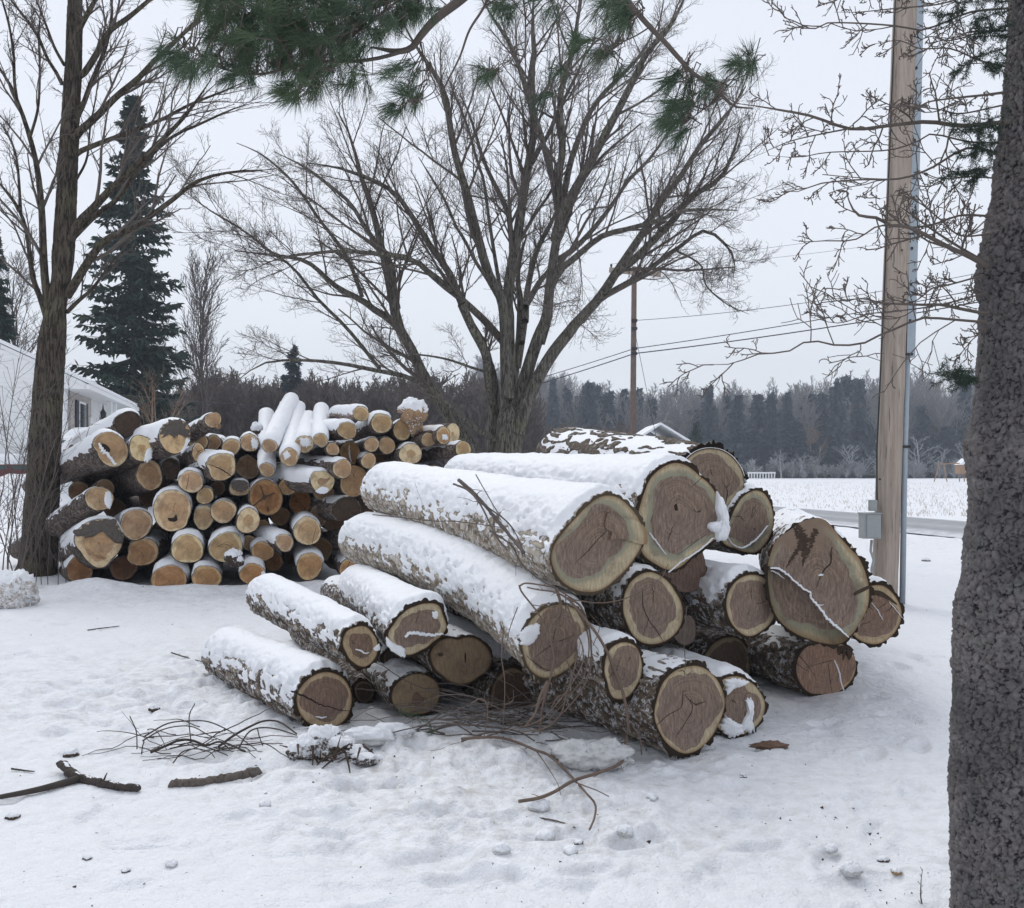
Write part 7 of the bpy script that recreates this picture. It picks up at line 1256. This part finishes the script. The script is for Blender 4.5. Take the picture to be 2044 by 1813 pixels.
# lumps
def blob(c, rad, seed, n=56, amp=0.38, fq=2.2):
    u = np.linspace(0, np.pi, n // 2); v = np.arange(n) / n * 2 * np.pi; U_, V_ = np.meshgrid(u, v, indexing='ij'); D_ = np.stack([np.sin(U_) * np.cos(V_), np.sin(U_) * np.sin(V_), np.cos(U_)], -1)
    r = 1 + amp * 1.3 * fbm(D_ * fq, seed, 5, 0.6) + amp * 0.7 * np.abs(fbm(D_ * fq * 3, seed + 3, 3)); return c + D_ * r[..., None] * np.array(rad), D_, gridF(n // 2, n, True)
def lump(name, label, cat, blobs, mat, seed, snow=0.02, cover=0.1, group=None, dirt=None):
    c0 = np.array(blobs[0][0]); rt = root(name, c0, label, cat, group); mb = MB(); ms = MB()
    for k, (c, rad) in enumerate(blobs):
        V, D_, Fq = blob(np.array(c), rad, seed + k * 5); mb.add(V.reshape(-1, 3), Fq)
        if snow:
            t = snow * ss(D_[..., 2] - cover - 0.35 * fbm(D_ * 4, seed + k, 3), -0.1, 0.4) - 0.012 * (1 - ss(D_[..., 2] - cover - 0.35 * fbm(D_ * 4, seed + k, 3), -0.2, 0.0)); ms.add((V + D_ * t[..., None] * 0.6 + UP * (t * 0.5)[..., None]).reshape(-1, 3), Fq)
    mb.build('core' if name != 'snow_covered_rock' else 'rock', mat, rt, smooth=True)
    if snow: ms.build('snow_cover', M['snow'], rt, smooth=True)
    return rt
M['soil'] = simple('root_soil', (0.07, 0.05, 0.038), 0.95, var=0.6, nscale=45, bump=0.012); _r = NT('speckled_rock', 0.9, 0.1); _n = _r.noise(_r.co.outputs['Object'], 38, 6, 0.75); _c = _r.mix(_r.ramp(_n, [(0.4, 0.0), (0.5, 1.0)]), (0.16, 0.12, 0.09), (0.50, 0.46, 0.42)); _r.col(_r.mix(_r.ramp(_r.noise(_r.co.outputs['Object'], 21, 6, 0.8), [(0.46, 0.0), (0.54, 1.0)]), _c, (0.76, 0.77, 0.79))); _r.bump(_n, 0.01); M['speck_rock'] = _r.m; M['ice'] = simple('dirty_ice', (0.56, 0.56, 0.56), 0.7, var=0.28, nscale=30, bump=0.02)
e = lambda x, y, h: gpts('E', [(x, y)], h)[0]
_r = NT('soil_frost', 0.95, 0.1); _n = _r.noise(_r.co.outputs['Object'], 45, 6, 0.75); _c = _r.mix(_r.ramp(_n, [(0.4, 0.0), (0.6, 1.0)]), (0.035, 0.026, 0.02), (0.13, 0.10, 0.075)); _r.col(_r.mix(_r.ramp(_r.noise(_r.co.outputs['Object'], 26, 6, 0.8), [(0.47, 0.0), (0.55, 1.0)]), _c, (0.74, 0.75, 0.78))); _r.bump(_n, 0.015); M['soil_frost'] = _r.m
lump('root_clump', 'frozen clump of roots and soil dusted with snow in front of the leftmost log', 'root clump', [(e(665, 1425, 0.02), (0.055, 0.05, 0.05)), (e(740, 1400, 0.05), (0.06, 0.05, 0.06)), (e(830, 1350, 0.07), (0.08, 0.06, 0.075)), (e(900, 1310, 0.10), (0.06, 0.05, 0.05)), (e(880, 1430, 0.02), (0.07, 0.06, 0.045)), (e(960, 1390, 0.04), (0.08, 0.06, 0.055)), (e(1050, 1430, 0.025), (0.08, 0.05, 0.035)), (e(1130, 1475, 0.015), (0.08, 0.035, 0.025)), (e(1220, 1480, 0.012), (0.06, 0.025, 0.02))], M['soil_frost'], 11, 0.010, 0.42)
g = np.random.default_rng(5); mb = MB()
for k in range(26):
    p = e(g.uniform(640, 1200), g.uniform(1390, 1480), g.uniform(0.01, 0.07)); dr = np.array([g.normal(), g.normal() * 0.5 - 0.3, g.normal() * 0.5]); dr /= np.linalg.norm(dr); mb.tube(np.array([p - dr * 0.03, p + dr * 0.04, p + dr * 0.09 + [0, 0, g.normal() * 0.02]]), [0.007, 0.005, 0.002], 5)
tag(mb.build('root_scraps', M['soil'], None, smooth=True, org=e(900, 1440, 0.05)), 'dark root ends sticking out all over the snow dusted root clump', 'roots', None, 'stuff')
lump('snow_clod', 'long low snow clod right behind the root clump', 'snow clod', [(e(1150, 1320, 0.02), (0.15, 0.06, 0.045)), (e(1330, 1290, 0.03), (0.12, 0.06, 0.05))], M['ice'], 12, 0.01, 0.0)
dd_ = lambda x, y, h: gpts('D', [(x, y)], h)[0]
lump('snow_slab', 'dirty slab of crusted snow below the snowy bark log', 'snow slab', [(dd_(760, 1260, 0.05), (0.20, 0.10, 0.075)), (dd_(860, 1280, 0.03), (0.12, 0.07, 0.05)), (dd_(640, 1250, 0.03), (0.10, 0.06, 0.05))], M['ice'], 13, 0.0)
lump('snow_covered_rock', 'round speckled rock capped with snow at the left edge', 'rock', [(gpts('o', [(27, 1186)], 0.13)[0], (0.25, 0.24, 0.23))], M['speck_rock'], 14, 0.008, 0.6)
lump('root_clump', 'dark rotten chunk lying on the foot logs of the far pile', 'wood chunk', [(P(*uv('A', 1790, 1300), 11.75), (0.10, 0.10, 0.10)), (P(*uv('A', 1830, 1330), 11.75), (0.07, 0.07, 0.06))], M['soil'], 15, 0.02, 0.35)
lump('stump', 'snow plastered uprooted stump end on top of the far pile', 'stump', [(P(*uv('B', 1450, 190), 12.3), (0.16, 0.2, 0.17)), (P(*uv('B', 1400, 165), 12.3), (0.13, 0.06, 0.05)), (P(*uv('B', 1460, 290), 12.5), (0.09, 0.3, 0.16)), (P(*uv('B', 1490, 150), 12.3), (0.08, 0.1, 0.08))], M['rough_wood'], 16, 0.022, 0.25)
lump('snow_lump', 'little snow lump left of the longest snow covered pole', 'snow lump', [(P(*uv('B', 242, 312), 13.0), (0.06, 0.08, 0.06))], M['bark_pine'] if False else M['rot'], 17, 0.04, -0.3)
jj = lambda z, x, y, h: gpts(z, [(x, y)], h)[0]
cl = [('J', 435, 362, 0.06, 'dark crusted clod above the forked branch', 1), ('J', 75, 750, 0.045, 'dark clod near the left edge of the foreground', 1), ('J', 965, 75, 0.05, 'dark leaf scrap standing on the trodden snow', 1), ('J', 1660, 680, 0.04, 'greyish snow clod below the flat half log stick', 0), ('J', 545, 1012, 0.025, 'small dark clod in the lower left foreground', 1), ('J', 1065, 1055, 0.035, 'tan stained lump in the lower left foreground', 0), ('J', 780, 1090, 0.025, 'little dark twig clod in the bottom left foreground', 1),
      ('N', 500, 525, 0.06, 'grey snow clod in the bottom centre', 0), ('N', 335, 560, 0.028, 'small dark bark clod in the bottom centre', 1), ('N', 210, 545, 0.06, 'upright grey snow clod left of the bottom centre', 0), ('N', 620, 392, 0.035, 'speckled clod under the foremost log', 0), ('N', 965, 308, 0.022, 'small black pebble right of the foremost log', 1), ('N', 1300, 590, 0.035, 'pale snow clod at the right of the foreground', 0), ('N', 1500, 628, 0.03, 'mossy clod near the spruce trunk', 1), ('N', 1555, 670, 0.03, 'tan wood chip near the spruce trunk', 2), ('N', 45, 590, 0.05, 'crumbled snow clod in the bottom centre left', 0),
      ('N', 190, 430, 0.07, 'crumbled dirty snow heap below the crossed branches', 0), ('N', 1380, 428, 0.014, 'tiny black pebble on the right foreground snow', 1), ('N', 300, 600, 0.045, 'flat dirty snow clod under the small bark clod', 0), ('N', 1375, 670, 0.06, 'wide grey snow clod near the bottom right', 0), ('R', 1005, 1445, 0.10, 'small dark clod on the snow between pole and spruce trunk', 1)]
for k, (z, x, y, r_, lab, kind) in enumerate(cl): lump(('snow_clod', 'dirt_clod', 'wood_chip')[kind], lab, ('snow clod', 'clod', 'wood chip')[kind], [(jj(z, x + 9 * math.cos(a_ * 2.1 + k), y + 5 * math.sin(a_ * 2.1 + k), r_ * 0.1), (r_ * s_, r_ * s_ * 0.8, r_ * s_ * 0.6)) for a_, s_ in ((0, 0.62), (1, 0.42), (2, 0.35), (3, 0.25))], (M['ice'], M['soil'], M['rough_wood'])[kind], 300 + k, r_ * (0.12 if kind else 0.2), 0.35)
rt = root('wood_chip', gpts('N', [(1070, 190)], 0.02)[0], 'grey torn bark chip on the snow right of the foremost log', 'wood chip'); mb = MB(); c_ = gpts('N', [(1070, 190)], 0.02)[0]; V, D_, Fq = blob(c_, (0.085, 0.03, 0.022), 5, amp=0.5, fq=3); mb.add(V.reshape(-1, 3), Fq); mb.build('chip', M['splinter'], rt, smooth=True)
# crumbs of bark over the foreground snow
g = np.random.default_rng(19); n = 2400; uu = g.uniform(20, 1900, n); vv2 = 1180 + 640 * g.random(n) ** 0.8; kp = g.random(n) < 0.05 + 0.9 * ss(vn(np.stack([uu / 170, vv2 / 60, 0 * uu], -1), 3), 0.35, 0.8) + 0.35 * np.exp(-((uu - 1100) / 350) ** 2 - ((vv2 - 1500) / 70) ** 2); uu, vv2 = uu[kp], vv2[kp]; mb = MB()
for u, v in zip(uu, vv2):
    p = gp(u, v, 0); p[2] = gh(p[0], p[1]) + 0.001; s = 0.002 + 0.005 * g.random() ** 3; q = p + g.normal(size=(5, 3)) * s; mb.add(q, np.array([[0, 1, 2], [0, 2, 3], [0, 3, 4], [1, 2, 4]]))
tag(mb.build('bark_crumbs', M['soil'], None), 'scattered crumbs of bark over the foreground snow', 'crumbs', None, 'stuff')
# green sprig lying in the brush
p = e(1500, 1180, 0.10); q = np.array([p + [-0.10, 0, 0.05], p, p + [0.07, 0.02, -0.02], p + [0.1, 0, -0.09]]); rt = root('pine_sprig', p, 'small green pine sprig on the brush before the grey-tan log end', 'sprig'); mb = MB(); q = resamp(q, 14); mb.tube(q, 0.003, 5); mb.build('stem', M['twig'], rt, smooth=True)
v_, f_ = needles(q, np.gradient(q, axis=0) * 20, 14, 0.05, 0.002, g, 0.6, 0.7, 0.004); mb = MB(); mb.add(v_, f_); mb.build('needles', M['needle_pine'], rt)
# ------------------------------------------------------------------ cold winter air
hz = MB(); hz.box((80, 200, 22), (800, 480, 62)); ho = hz.build('haze', simple('haze', (1, 1, 1)), None); ho.data.materials.clear()
hmm = bpy.data.materials.new('haze'); hmm.use_nodes = True; ht = hmm.node_tree; ht.nodes.clear(); o_ = ht.nodes.new('ShaderNodeOutputMaterial'); pv = ht.nodes.new('ShaderNodeVolumePrincipled')
pv.inputs['Color'].default_value = (0.78, 0.87, 1.0, 1); pv.inputs['Density'].default_value = 0.0012; pv.inputs['Anisotropy'].default_value = 0.0; ht.links.new(pv.outputs[0], o_.inputs['Volume']); ho.data.materials.append(hmm); ho['kind'] = 'stuff'; ho['label'] = 'thin cold winter haze in the air'; ho['category'] = 'haze'
